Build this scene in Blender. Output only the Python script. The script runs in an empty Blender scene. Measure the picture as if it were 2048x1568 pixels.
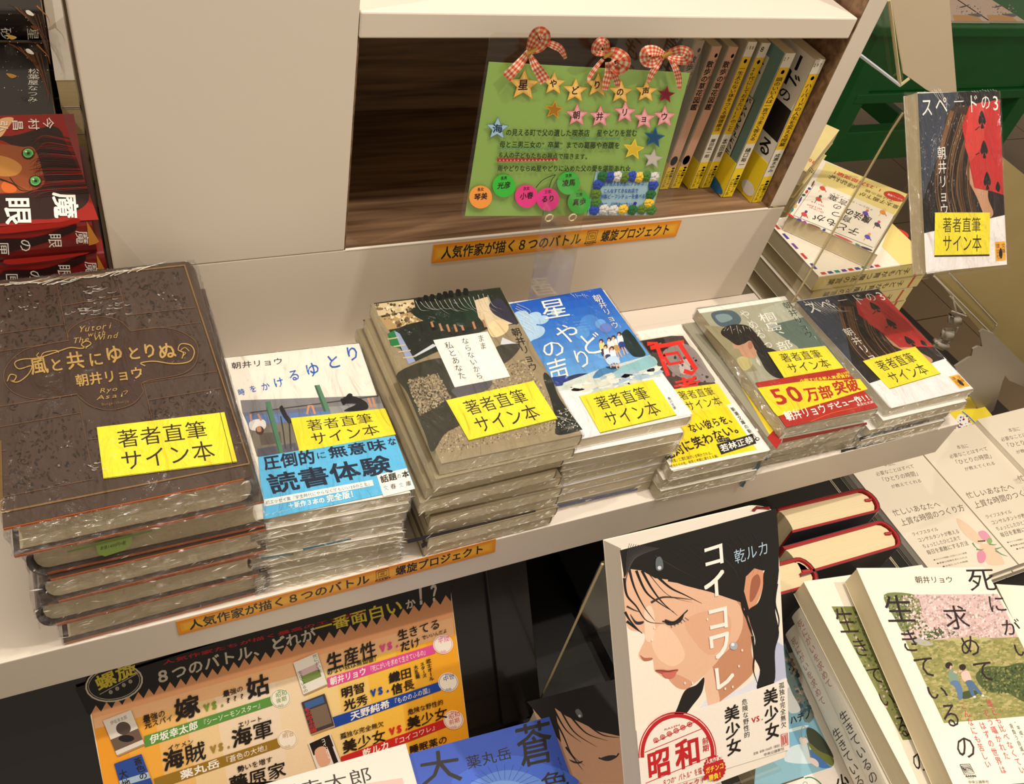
import bpy, bmesh, math, random
from mathutils import Vector, Matrix
random.seed(7)
SC = bpy.context.scene
COL = SC.collection
EXPO = 0.02
WORLD = 0.42
def LIGHTS():
    area((0.3, 0.05, 2.75), (0.3, 0.25, 0.9), 9, .5, .5, (1, .93, .84))
    spot((1.0, -0.1, 2.9), (0.35, 0.4, 1.0), 62, .02)
    spot((-0.85, 0.2, 2.9), (0.2, 0.4, 1.0), 42, .02)
    spot((0.35, 0.2, 3.0), (0.35, 0.35, .9), 44, .02)
    spot((0.5, 1.7, 2.9), (0.35, 0.2, .9), 26, .02)
H = 1.5                                   # camera height above the floor
def V(*a): return Vector(a)
# ---------------------------------------------------------------- camera
cam_d = bpy.data.cameras.new('camera'); cam = bpy.data.objects.new('camera', cam_d); COL.objects.link(cam)
F = 1734.21
AX = (V(0.90440211, -0.16068636, 0.39526792), V(-0.38235311, -0.71636643, 0.58363108), V(0.18937511, -0.67896909, -0.70932224))
RC = Matrix(AX)                           # world = RC @ (right, down, forward)
right, down, fwd = RC.col[0].copy(), RC.col[1].copy(), RC.col[2].copy()
cam.matrix_world = Matrix(((right.x, -down.x, -fwd.x, 0), (right.y, -down.y, -fwd.y, 0), (right.z, -down.z, -fwd.z, H), (0, 0, 0, 1)))
cam_d.sensor_width = 36; cam_d.lens = F / 2048 * 36; cam_d.clip_start = 0.01
SC.camera = cam
# ---------------------------------------------------------------- view, world, lights
SC.view_settings.view_transform = 'Standard'
try: SC.view_settings.look = 'None'
except Exception: pass
SC.view_settings.gamma = 1; SC.view_settings.exposure = EXPO
SC.view_settings.use_curve_mapping = False
w = bpy.data.worlds.new('shop_interior'); SC.world = w; w.use_nodes = True
w.node_tree.nodes['Background'].inputs[0].default_value = (1.0, 0.82, 0.62, 1)
w.node_tree.nodes['Background'].inputs[1].default_value = WORLD
def spot(loc, tgt, power, size=0.05, col=(1.0, 0.92, 0.82), ang=70, blend=0.6):
    d = bpy.data.lights.new('ceiling_spotlight', 'SPOT'); d.energy = power; d.color = col; d.shadow_soft_size = size
    d.spot_size = math.radians(ang); d.spot_blend = blend
    o = bpy.data.objects.new('ceiling_spotlight', d); COL.objects.link(o); o.location = loc
    o.rotation_euler = (Vector(tgt) - Vector(loc)).to_track_quat('-Z', 'Y').to_euler(); return o
def area(loc, tgt, power, sx, sy, col=(1.0, 0.84, 0.64)):
    d = bpy.data.lights.new('ceiling_panel_light', 'AREA'); d.energy = power; d.color = col; d.shape = 'RECTANGLE'; d.size = sx; d.size_y = sy
    o = bpy.data.objects.new('ceiling_panel_light', d); COL.objects.link(o); o.location = loc
    o.rotation_euler = (Vector(tgt) - Vector(loc)).to_track_quat('-Z', 'Y').to_euler(); return o
LIGHTS()
# ---------------------------------------------------------------- pixel measurement helpers
def ray(x, y): return RC @ V(x - 1024, y - 784, F)
def onz(x, y, z): v = ray(x, y); return V(v.x * z / v.z, v.y * z / v.z, H + z)      # z measured from the camera height
def ony(x, y, Y): v = ray(x, y); s = Y / v.y; return V(v.x * s, Y, H + v.z * s)
def kk(k, x, y): return (k[0] + x / k[2], k[1] + y / k[2])
# ---------------------------------------------------------------- materials
def lin(c):
    r = []
    for v in c[:3]:
        v = v / 255.0
        r.append(v / 12.92 if v <= 0.04045 else ((v + 0.055) / 1.055) ** 2.4)
    return (r[0], r[1], r[2], 1)
def nodes(name):
    m = bpy.data.materials.new(name); m.use_nodes = True
    return m, m.node_tree.nodes, m.node_tree.links, m.node_tree.nodes['Principled BSDF']
MATS = {}
def mat(name, col, rough=0.5, var=0.06, scale=40, bump=0.0, metal=0, spec=0.5, coat=0, stretch=(1, 1, 1)):
    if name in MATS: return MATS[name]
    m, N, L, b = nodes(name)
    tc = N.new('ShaderNodeTexCoord'); mp = N.new('ShaderNodeMapping'); mp.inputs['Scale'].default_value = stretch
    L.new(tc.outputs['Object'], mp.inputs[0])
    nz = N.new('ShaderNodeTexNoise'); nz.inputs['Scale'].default_value = scale; nz.inputs['Detail'].default_value = 4
    L.new(mp.outputs[0], nz.inputs['Vector'])
    mx = N.new('ShaderNodeMixRGB'); c = lin(col)
    mx.inputs[1].default_value = tuple(min(1, v * (1 - var * 2)) for v in c[:3]) + (1,)
    mx.inputs[2].default_value = tuple(min(1, v * (1 + var * 2)) for v in c[:3]) + (1,)
    L.new(nz.outputs[0], mx.inputs[0]); L.new(mx.outputs[0], b.inputs['Base Color'])
    b.inputs['Roughness'].default_value = rough; b.inputs['Metallic'].default_value = metal
    b.inputs['Specular IOR Level'].default_value = spec; b.inputs['Coat Weight'].default_value = coat; b.inputs['Coat Roughness'].default_value = 0.08
    if bump:
        bp = N.new('ShaderNodeBump'); bp.inputs['Strength'].default_value = bump; bp.inputs['Distance'].default_value = 0.001
        L.new(nz.outputs[0], bp.inputs['Height']); L.new(bp.outputs[0], b.inputs['Normal'])
    MATS[name] = m; return m
def pages_mat(name, col):
    m, N, L, b = nodes(name)
    tc = N.new('ShaderNodeTexCoord'); mp = N.new('ShaderNodeMapping'); mp.inputs['Scale'].default_value = (3, 3, 2600)
    nz = N.new('ShaderNodeTexNoise'); nz.inputs['Scale'].default_value = 1.0; nz.inputs['Detail'].default_value = 2
    L.new(tc.outputs['Object'], mp.inputs[0]); L.new(mp.outputs[0], nz.inputs['Vector'])
    mx = N.new('ShaderNodeMixRGB'); c = lin(col)
    mx.inputs[1].default_value = tuple(v * .88 for v in c[:3]) + (1,); mx.inputs[2].default_value = tuple(min(1, v * 1.15) for v in c[:3]) + (1,)
    L.new(nz.outputs[0], mx.inputs[0]); L.new(mx.outputs[0], b.inputs['Base Color'])
    bp = N.new('ShaderNodeBump'); bp.inputs['Strength'].default_value = 0.35; bp.inputs['Distance'].default_value = 0.0004
    L.new(nz.outputs[0], bp.inputs['Height']); L.new(bp.outputs[0], b.inputs['Normal'])
    b.inputs['Roughness'].default_value = 0.8; b.inputs['Specular IOR Level'].default_value = 0.2
    MATS[name] = m; return m
def ink_mat(name, rough, coat, metal=0):
    m, N, L, b = nodes(name)
    at = N.new('ShaderNodeAttribute'); at.attribute_name = 'ink'
    tc = N.new('ShaderNodeTexCoord'); nz = N.new('ShaderNodeTexNoise'); nz.inputs['Scale'].default_value = 900
    L.new(tc.outputs['Object'], nz.inputs['Vector'])
    hs = N.new('ShaderNodeHueSaturation'); mr = N.new('ShaderNodeMapRange'); mr.inputs[3].default_value = .94; mr.inputs[4].default_value = 1.05
    L.new(nz.outputs[0], mr.inputs[0]); L.new(mr.outputs[0], hs.inputs['Value']); L.new(at.outputs['Color'], hs.inputs['Color'])
    L.new(hs.outputs[0], b.inputs['Base Color'])
    b.inputs['Roughness'].default_value = rough; b.inputs['Coat Weight'].default_value = coat; b.inputs['Coat Roughness'].default_value = .15; b.inputs['Metallic'].default_value = metal
    b.inputs['Specular IOR Level'].default_value = .4
    MATS[name] = m; return m
INK = ink_mat('printed_ink', .5, .1); FOIL = ink_mat('gold_foil', .38, 0, .25)
def film_mat(name, base=0.06, rough=0.12, bump=1.0, scale=90, tint=(1, 1, 1), dist=.004, fr=.35):
    m, N, L, b = nodes(name); N.remove(b); out = N['Material Output']
    tr = N.new('ShaderNodeBsdfTransparent'); tr.inputs[0].default_value = (*tint, 1)
    gl = N.new('ShaderNodeBsdfGlossy'); gl.inputs['Roughness'].default_value = rough
    tc = N.new('ShaderNodeTexCoord'); mp = N.new('ShaderNodeMapping'); mp.inputs['Scale'].default_value = (1.6, .6, 1.6); mp.inputs['Rotation'].default_value = (0.2, 0.1, .7)
    L.new(tc.outputs['Object'], mp.inputs[0])
    nz = N.new('ShaderNodeTexNoise'); nz.inputs['Scale'].default_value = scale; nz.inputs['Detail'].default_value = 5; nz.inputs['Distortion'].default_value = 1.6
    L.new(mp.outputs[0], nz.inputs['Vector'])
    bp = N.new('ShaderNodeBump'); bp.inputs['Strength'].default_value = bump; bp.inputs['Distance'].default_value = dist
    L.new(nz.outputs[0], bp.inputs['Height']); L.new(bp.outputs[0], gl.inputs['Normal'])
    lw = N.new('ShaderNodeLayerWeight'); lw.inputs['Blend'].default_value = .25; L.new(bp.outputs[0], lw.inputs['Normal'])
    ma = N.new('ShaderNodeMath'); ma.operation = 'MULTIPLY_ADD'; ma.inputs[1].default_value = fr; ma.inputs[2].default_value = base
    L.new(lw.outputs['Fresnel'], ma.inputs[0])
    mx = N.new('ShaderNodeMixShader'); L.new(ma.outputs[0], mx.inputs[0]); L.new(tr.outputs[0], mx.inputs[1]); L.new(gl.outputs[0], mx.inputs[2])
    L.new(mx.outputs[0], out.inputs['Surface']); MATS[name] = m; return m
FILM = film_mat('shrink_film', base=.10, rough=.12, bump=1, scale=130, dist=.025); FILMT = film_mat('taut_shrink_film', base=.02, rough=.13, bump=1, scale=34, dist=.011)
FILM2 = film_mat('crinkled_shrink_film', base=.20, rough=.13, bump=1, scale=170, dist=.03)
ACRYL = film_mat('clear_acrylic', base=.02, rough=.05, bump=.02, scale=8, tint=(.97, .965, .94), fr=.12)
LAMI = film_mat('laminate_film', base=.03, rough=.2, bump=.08, scale=10, tint=(.975, .97, .96))
EDGE = mat('acrylic_edge', (205, 190, 145), .2, .1)
WHITE = mat('white_melamine', (226, 214, 198), .42, .012, 6)
PAGE = pages_mat('page_edges', (232, 217, 180)); PAGEC = pages_mat('cream_page_edges', (226, 208, 165)); PAGEW = pages_mat('white_page_edges', (236, 228, 214))
BLACK = mat('black_panel', (22, 20, 18), .42, .1, 20); GREEN = mat('green_paint', (12, 108, 46), .5, .12, 12)
# ---------------------------------------------------------------- mesh builders
class MB:
    """collects coloured flat faces; one mesh object at the end"""
    def __init__(s): s.v = []; s.f = []; s.c = []
    def face(s, pts, col):
        i = len(s.v); s.v += [tuple(p) for p in pts]; s.f.append(tuple(range(i, i + len(pts)))); s.c.append(col)
    def tri(s, verts, faces, col):
        i = len(s.v); s.v += [tuple(p) for p in verts]
        for f in faces: s.f.append(tuple(i + k for k in f)); s.c.append(col)
    def box(s, x0, x1, y0, y1, z0, z1, col=(255, 255, 255)):
        p = [(x0, y0, z0), (x1, y0, z0), (x1, y1, z0), (x0, y1, z0), (x0, y0, z1), (x1, y0, z1), (x1, y1, z1), (x0, y1, z1)]
        s.tri(p, [(0, 3, 2, 1), (4, 5, 6, 7), (0, 1, 5, 4), (1, 2, 6, 5), (2, 3, 7, 6), (3, 0, 4, 7)], col)
    def prism(s, pts, n, th, col, side=None):
        """pts: 3D outline (front side), n: outward unit normal, th: thickness behind it"""
        a = [Vector(p) for p in pts]; b = [p - n * th for p in a]; k = len(a)
        s.tri(a, [tuple(range(k))], col); s.tri(b, [tuple(reversed(range(k)))], side or col)
        for i in range(k):
            j = (i + 1) % k; s.tri([a[j], a[i], b[i], b[j]], [(0, 1, 2, 3)], side or col)
    def tube(s, pts, r, col=(255, 255, 255), n=8):
        pts = [Vector(p) for p in pts]; rings = []
        for i, p in enumerate(pts):
            d = (pts[min(i + 1, len(pts) - 1)] - pts[max(i - 1, 0)]).normalized()
            a = d.orthogonal().normalized(); b = d.cross(a)
            rings.append([p + (a * math.cos(t) + b * math.sin(t)) * r for t in [2 * math.pi * q / n for q in range(n)]])
        vs = [q for rg in rings for q in rg]; fs = []
        for i in range(len(pts) - 1):
            for q in range(n): fs.append((i * n + q, i * n + (q + 1) % n, (i + 1) * n + (q + 1) % n, (i + 1) * n + q))
        fs.append(tuple(reversed(range(n)))); fs.append(tuple(range((len(pts) - 1) * n, len(pts) * n)))
        s.tri(vs, fs, col)
    def build(s, name, material=None, parent=None, bevel=0, smooth=False, ink=None):
        me = bpy.data.meshes.new(name); me.from_pydata(s.v, [], s.f); me.materials.append(material or INK)
        if material in (None, INK, FOIL) or ink:
            at = me.color_attributes.new('ink', 'FLOAT_COLOR', 'CORNER'); buf = []
            for f, c in zip(s.f, s.c): buf += list(lin(c)) * len(f)
            at.data.foreach_set('color', buf)
        me.validate(); me.update()
        o = bpy.data.objects.new(name, me); COL.objects.link(o)
        if bevel:
            bm = bmesh.new(); bm.from_mesh(me); bmesh.ops.remove_doubles(bm, verts=bm.verts, dist=1e-6)
            bmesh.ops.bevel(bm, geom=list(bm.edges), offset=bevel, segments=2, affect='EDGES', profile=.5); bm.to_mesh(me); bm.free()
        if smooth: me.shade_smooth()
        if parent: o.parent = parent
        return o
def tag(o, label=None, cat=None, group=None, kind=None):
    if label: o['label'] = label
    if cat: o['category'] = cat
    if group: o['group'] = group
    if kind: o['kind'] = kind
    return o
def empty(name, M, label=None, cat=None, group=None):
    o = bpy.data.objects.new(name, None); o.empty_display_size = .02; COL.objects.link(o); o.matrix_world = M if isinstance(M, Matrix) else Matrix.Translation(M)
    return tag(o, label, cat, group)
def copy_tree(o, parent=None):
    c = o.copy(); COL.objects.link(c)
    if parent: c.parent = parent
    for ch in list(o.children): copy_tree(ch, c)
    return c
# ---------------------------------------------------------------- glyphs (built-in font, outlines as flat mesh)
GL = {}
def glyph(ch, bold):
    k = (ch, bold)
    if k in GL: return GL[k]
    cu = bpy.data.curves.new('glyph', 'FONT'); cu.body = ch; cu.size = 1; cu.resolution_u = 2; cu.offset = bold
    ob = bpy.data.objects.new('glyph', cu); COL.objects.link(ob)
    me = bpy.data.meshes.new_from_object(ob.evaluated_get(bpy.context.evaluated_depsgraph_get()))
    vs = [(v.co.x, v.co.y) for v in me.vertices]; fs = [tuple(p.vertices) for p in me.polygons]
    bpy.data.meshes.remove(me); bpy.data.objects.remove(ob); bpy.data.curves.remove(cu)
    xs = [v[0] for v in vs] or [0]; ys = [v[1] for v in vs] or [0]
    GL[k] = (vs, fs, (min(xs), max(xs), min(ys), max(ys))); return GL[k]
_g = glyph('国', 0)[2]; EMS = max(_g[1] - _g[0], _g[3] - _g[2]) / .86; EX0 = (_g[0] + _g[1]) / 2; EY0 = (_g[2] + _g[3]) / 2
def rel(q, u0, v0, u1, v1):
    TL, TR, BR, BL = [Vector(p) for p in q]
    f = lambda u, v: tuple((TL * (1 - u) + TR * u) * (1 - v) + (BL * (1 - u) + BR * u) * v)
    return [f(u0, v0), f(u1, v0), f(u1, v1), f(u0, v1)]
class Surf:
    """a plane of a thing (in the thing's own frame) on which print lies; measured through the camera"""
    def __init__(s, M, p=(0, 0, 0), n=(0, 0, 1)):
        s.M = M; s.I = M.inverted(); s.p = Vector(p); s.n = Vector(n).normalized()
    def hit(s, x, y, off=0):
        o = s.I @ V(0, 0, H); d = (s.I.to_3x3() @ ray(x, y)); p = s.p + s.n * off
        t = (p - o).dot(s.n) / d.dot(s.n); return o + d * t
class Print(MB):
    STEP = .000008
    def __init__(s, surf, k=(0, 0, 1), sl=0, sh=0, base=1):
        super().__init__(); s.s = surf; s.k = k; s.sl = sl; s.sh = sh; s.lay = base; s.clipf = None
    def px(s, x, y): q = kk(s.k, x, y); return s.s.hit(q[0], q[1], s.lay * s.STEP)
    def poly(s, pts, col): s.lay += 1; s.face([s.px(*p) for p in pts], col); return s
    def smooth(s, pts, col, n=5):
        r = []; k = len(pts)
        for i in range(k):
            a, b, c, d = [Vector(pts[(i + j) % k]) for j in (-1, 0, 1, 2)]
            for q in range(n):
                t = q / n; r.append(tuple(.5 * ((2 * b) + (c - a) * t + (2 * a - 5 * b + 4 * c - d) * t * t + (3 * b - a - 3 * c + d) * t ** 3)))
        return s.poly(r, col)
    def line(s, pts, wd, col, taper=False):
        s.lay += 1; pts = [Vector(p) for p in pts]; L = []; R = []; m = len(pts)
        for i, p in enumerate(pts):
            d = (pts[min(i + 1, m - 1)] - pts[max(i - 1, 0)]).normalized(); n = Vector((-d.y, d.x)) * wd / 2 * ((1 - i / (m - 1)) * .9 + .1 if taper else 1)
            L.append(p + n); R.append(p - n)
        for i in range(m - 1): s.face([s.px(*L[i]), s.px(*L[i + 1]), s.px(*R[i + 1]), s.px(*R[i])], col)
        return s
    def curve(s, pts, wd, col, taper=False, n=6):
        r = []; P = [Vector(p) for p in pts]; P = [P[0]] + P + [P[-1]]
        for i in range(1, len(P) - 2):
            a, b, c, d = P[i - 1:i + 3]
            for q in range(n):
                t = q / n; r.append(.5 * ((2 * b) + (c - a) * t + (2 * a - 5 * b + 4 * c - d) * t * t + (3 * b - a - 3 * c + d) * t ** 3))
        r.append(P[-1]); return s.line([tuple(p) for p in r], wd, col, taper)
    def ell(s, cx, cy, rx, ry, col, rot=0, n=22):
        c, q = math.cos(rot), math.sin(rot)
        return s.poly([(cx + rx * math.cos(t) * c - ry * math.sin(t) * q, cy + rx * math.cos(t) * q + ry * math.sin(t) * c) for t in [2 * math.pi * i / n for i in range(n)]], col)
    def ring(s, cx, cy, rx, ry, wd, col, rot=0, a0=0, a1=360, n=40):
        c, q = math.cos(rot), math.sin(rot); P = []
        for i in range(n + 1):
            t = math.radians(a0 + (a1 - a0) * i / n); P.append((cx + rx * math.cos(t) * c - ry * math.sin(t) * q, cy + rx * math.cos(t) * q + ry * math.sin(t) * c))
        return s.line(P, wd, col)
    def star(s, cx, cy, r, col, rot=0, inner=.45, n=5, sy=1):
        return s.poly([(cx + (r if i % 2 == 0 else r * inner) * math.sin(math.pi * i / n + rot), cy - sy * (r if i % 2 == 0 else r * inner) * math.cos(math.pi * i / n + rot)) for i in range(2 * n)], col)
    def blobs(s, quad, n, r0, r1, cols, keep=None, asp=1, rot=None):
        """irregular flecks of colour inside a quadrilateral"""
        s.lay += 1
        for _ in range(n):
            u, v = random.uniform(.02, .98), random.uniform(.02, .98)
            if keep and not keep(u, v): continue
            cx, cy = rel(quad, u, v, u, v)[0]; r = random.uniform(r0, r1); ph = random.uniform(0, 6.28) if rot is None else rot + random.uniform(-.2, .2); c = random.choice(cols)
            P = []
            for i in range(6):
                t = 2 * math.pi * i / 6; q = r * random.uniform(.6, 1.2); x, y = q * math.cos(t) * asp, q * math.sin(t)
                P.append(s.px(cx + x * math.cos(ph) - y * math.sin(ph), cy + x * math.sin(ph) + y * math.cos(ph)))
            s.lay += .002; s.face(P, c)
        return s
    def tq(s, txt, q, col, bold=.012, v=False):
        """text fitted into pixel quad TL,TR,BR,BL"""
        s.lay += 1; TL, TR, BR, BL = [Vector(p) for p in q]
        wl = [(.58 if (ord(c) < 0x2000 and not v) else 1) for c in txt]; tot = sum(wl); pos = 0
        for c, wc in zip(txt, wl):
            vs, fs, bb = glyph(c, 0)
            bold = bold * .62 if bold > .03 else bold
            for ddx, ddy in (((0, 0),) if bold < .011 else ((-bold * .6, -bold * .6), (bold * .6, bold * .6)) if bold < .02 else ((-bold * .8, -bold * .8), (bold * .8, bold * .8), (-bold * .8, bold * .8), (bold * .8, -bold * .8))):
              if fs:
                s.lay += .05; P = []
                bx = (bb[0] + bb[1]) / 2 if ord(c) < 0x2000 else EX0
                for (gx, gy) in vs:
                    ex = (gx - bx) / EMS + ddx; ey = (gy - EY0) / EMS + ddy
                    if v and c in 'ー…': ex, ey = ey, -ex          # long-vowel bar stands upright in vertical setting
                    if v and c in '、。': ex += .55; ey += .55
                    if v: a, b = .5 + ex, (pos + .5 - ey) / tot
                    else: a, b = (pos + wc / 2 + ex) / tot, .5 - ey
                    P.append(s.px(*((TL * (1 - a) + TR * a) * (1 - b) + (BL * (1 - a) + BR * a) * b)))
                s.tri(P, fs, col)
            pos += wc
        return s
    def t(s, txt, x, y, wd, h, col, bold=.012, v=False, sl=None, sh=None):
        sl = s.sl if sl is None else sl; sh = s.sh if sh is None else sh
        TL = (x, y); TR = (x + wd, y + wd * sl); BL = (x + h * sh, y + h); BR = (TR[0] + h * sh, TR[1] + h)
        return s.tq(txt, [TL, TR, BR, BL], col, bold, v)
def plate(surf, quad, th, col, name, parent, k=(0, 0, 1), off=.0002, material=None):
    """thin sheet lying on a surface"""
    m = MB(); pts = [surf.hit(*kk(k, *p), off + th) for p in quad]
    a, b, c = pts[0], pts[1], pts[2]; nn = surf.n.copy()
    if (b - a).cross(c - a).dot(nn) < 0: pts = pts[::-1]
    m.prism(pts, nn, th, col); return m.build(name, material or INK, parent)
def frame_from(o, x, up):
    x = Vector(x).normalized(); n = x.cross(Vector(up)).normalized(); up = n.cross(x)
    return Matrix(((x.x, up.x, n.x, o[0]), (x.y, up.y, n.y, o[1]), (x.z, up.z, n.z, o[2]), (0, 0, 0, 1)))
# ---------------------------------------------------------------- books
def cover_shell(w, l, t, side, r, col=None, th=.0006, over=0):
    """U-shaped jacket: two boards joined round the spine (spine on local x = side*w/2)"""
    m = MB(); y0, y1 = -l / 2 - over, l / 2 + over; xo = -side * (w / 2 + over); xs = side * w / 2
    def prof(d):
        P = [(xo, t - d)]
        for i in range(9):
            a = math.pi / 2 - math.pi * i / 8; P.append((xs - side * r + side * (r - (d if r > d else 0) + 0) * math.cos(a), t / 2 + (t / 2 - d) * math.sin(a)))
        P.append((xo, d)); return P
    A = prof(0); B = prof(th); n = len(A); V_ = []
    for y in (y0, y1): V_ += [(x, y, z) for x, z in A] + [(x, y, z) for x, z in B]
    fs = []; o2 = 2 * n
    for i in range(n - 1):
        fs += [(i, i + 1, o2 + i + 1, o2 + i), (n + i + 1, n + i, o2 + n + i, o2 + n + i + 1), (i + 1, i, n + i, n + i + 1), (o2 + i, o2 + i + 1, o2 + n + i + 1, o2 + n + i)]
    fs += [(0, o2, o2 + n, n), (n - 1, 2 * n - 1, o2 + 2 * n - 1, o2 + n - 1)]
    m.tri(V_, fs, col or (255, 255, 255)); return m
def block_mesh(w, l, t, side, r, th, inset=.0, bulge=0.0):
    m = MB(); xo = -side * (w / 2 - inset); xs = side * (w / 2 - th); P = [(xo, th)]
    n = 6
    P = []
    for i in range(n + 1):
        a = -math.pi / 2 + math.pi * i / n; P.append((xs - side * max(r, .0008) + side * (max(r, .0008) - th * .5) * math.cos(a), t / 2 + (t / 2 - th * 1.05) * math.sin(a)))
    for i in range(n + 1):
        a = math.pi / 2 - math.pi * i / n; P.append((xo + side * bulge * math.cos(a), t / 2 + (t / 2 - th * 1.05) * math.sin(a)))
    y0, y1 = -l / 2 + inset, l / 2 - inset; k = len(P)
    vs = [(x, y0, z) for x, z in P] + [(x, y1, z) for x, z in P]
    fs = [(i, (i + 1) % k, k + (i + 1) % k, k + i) for i in range(k)] + [tuple(reversed(range(k))), tuple(range(k, 2 * k))]
    m.tri(vs, fs, (255, 255, 255)); return m
def film_mesh(w, l, t, seed, e=.0006, amp=.0011, top=.0009):
    """loose shrink film: calm sheet on top (slot 0), crumpled facets round the sides (slot 1)"""
    rnd = random.Random(seed); m = MB(); sp = []; r = .002
    nx, ny = max(6, int(w / .0042)), max(8, int(l / .0042))
    for i in range(nx): sp.append((-w / 2 + w * i / nx, -l / 2, 0, -1))
    for i in range(ny): sp.append((w / 2, -l / 2 + l * i / ny, 1, 0))
    for i in range(nx): sp.append((w / 2 - w * i / nx, l / 2, 0, 1))
    for i in range(ny): sp.append((-w / 2, l / 2 - l * i / ny, -1, 0))
    rows = max(2, int(t / .004)); n = len(sp); V_ = []
    for k in range(rows + 1):
        z = (t - .0002) * k / rows + .0001
        for (x, y, a, b) in sp:
            d = e + rnd.random() ** 2 * amp * (1.0 if 0 < k < rows else .4); q = rnd.uniform(-.0012, .0012)
            V_.append((x + a * d + abs(b) * q, y + b * d + abs(a) * q, z + (rnd.uniform(-.0012, .0012) if 0 < k < rows else 0)))
    F_ = []; 
    for k in range(rows):
        for i in range(n): a0 = k * n + i; a1 = k * n + (i + 1) % n; F_ += [(a0, a1, a1 + n), (a0, a1 + n, a0 + n)]
    ns = len(F_); gx, gy = 14, 20; o = len(V_)
    for j in range(gy + 1):
        for i in range(gx + 1):
            ed = min(i, gx - i, j, gy - j); V_.append((-w / 2 - e + (w + 2 * e) * i / gx, -l / 2 - e + (l + 2 * e) * j / gy, t + top + (rnd.uniform(-.0001, .0001) if ed > 1 else rnd.uniform(-.0003, .00035)) * (1 if top else .1) - (0 if top else .00012)))
    for j in range(gy):
        for i in range(gx): a0 = o + j * (gx + 1) + i; F_.append((a0, a0 + 1, a0 + gx + 2, a0 + gx + 1))
    me = bpy.data.meshes.new('shrink_wrap'); me.from_pydata(V_, [], F_); me.materials.append(FILMT)
    for i, p in enumerate(me.polygons): p.material_index = 1 if i < ns else 0; p.use_smooth = i >= ns
    return me
def book(name, M, w, l, t, side=1, cover=None, pages=None, hard=False, film=None, label=None, cat='book', group=None, r=None, ftop=.0009):
    root = empty(name, M, label, cat, group)
    cm = cover or WHITE; r = (.0012 if not hard else .007) if r is None else r
    if hard:
        th = .0024; c = cover_shell(w, l, t, side, r, th=th).build('cover', cm, root)
        block_mesh(w, l, t, side, r, th, inset=.003, bulge=.003).build('page_block', pages or PAGE, root)
    else:
        th = .0004; c = cover_shell(w, l, t, side, r, th=th).build('cover', cm, root)
        block_mesh(w, l, t, side, r, th, inset=.0004).build('page_block', pages or PAGE, root)
    if film:
        me = film_mesh(w, l, t, len(name) + int(t * 1e4), top=ftop); me.materials.append(film)
        o = bpy.data.objects.new('shrink_wrap', me); COL.objects.link(o); o.parent = root
    return root, c
def quad_frame(q, z, side_len=None):
    """frame of a rectangle lying at height z, from its measured corners TL,TR,BR,BL; returns centre frame, w, l"""
    P = [onz(*p, z) for p in q]; ex = ((P[1] - P[0]) + (P[2] - P[3])); ey = ((P[0] - P[3]) + (P[1] - P[2]))
    w_ = ex.length / 2; l_ = ey.length / 2; ang = (math.atan2(ex.y, ex.x) + math.atan2(-ey.x, ey.y)) / 2
    c = sum(P, Vector()) / 4; return c, ang, w_, l_
def fold_glint_mat():  # pale half-clear colour that paints the glints along film pleats
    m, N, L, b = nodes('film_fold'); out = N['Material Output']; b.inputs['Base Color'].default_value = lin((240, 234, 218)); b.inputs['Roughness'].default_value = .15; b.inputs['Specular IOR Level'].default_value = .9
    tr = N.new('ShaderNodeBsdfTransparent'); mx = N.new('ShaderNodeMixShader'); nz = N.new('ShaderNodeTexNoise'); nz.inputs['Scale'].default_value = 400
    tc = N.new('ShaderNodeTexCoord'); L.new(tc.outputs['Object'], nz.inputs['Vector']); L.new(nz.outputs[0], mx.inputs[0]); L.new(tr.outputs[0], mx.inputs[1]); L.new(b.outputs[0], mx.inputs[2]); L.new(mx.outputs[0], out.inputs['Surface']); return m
FOLD_GLINT = fold_glint_mat()
def fold_glints(w, l, t, n, seed):
    """small raised film pleats, coloured pale to stand in for glints, on the front face and round the front corners"""
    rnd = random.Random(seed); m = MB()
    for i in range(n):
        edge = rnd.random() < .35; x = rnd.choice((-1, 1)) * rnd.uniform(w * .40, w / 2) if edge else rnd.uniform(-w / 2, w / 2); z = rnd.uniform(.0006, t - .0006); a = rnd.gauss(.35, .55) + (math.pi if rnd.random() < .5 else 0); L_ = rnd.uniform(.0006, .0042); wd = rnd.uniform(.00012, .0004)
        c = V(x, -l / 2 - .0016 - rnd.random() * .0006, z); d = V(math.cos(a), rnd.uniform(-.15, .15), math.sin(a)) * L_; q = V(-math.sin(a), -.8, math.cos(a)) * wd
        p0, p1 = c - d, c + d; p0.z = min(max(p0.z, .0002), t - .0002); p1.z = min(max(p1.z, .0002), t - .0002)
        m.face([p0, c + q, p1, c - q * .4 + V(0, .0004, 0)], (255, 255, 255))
    return m.build('film_fold_glints', FOLD_GLINT)
ORD = ['top', 'second', 'third', 'fourth', 'fifth', 'sixth', 'seventh', 'eighth', 'ninth', 'tenth', 'eleventh', 'twelfth']
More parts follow.
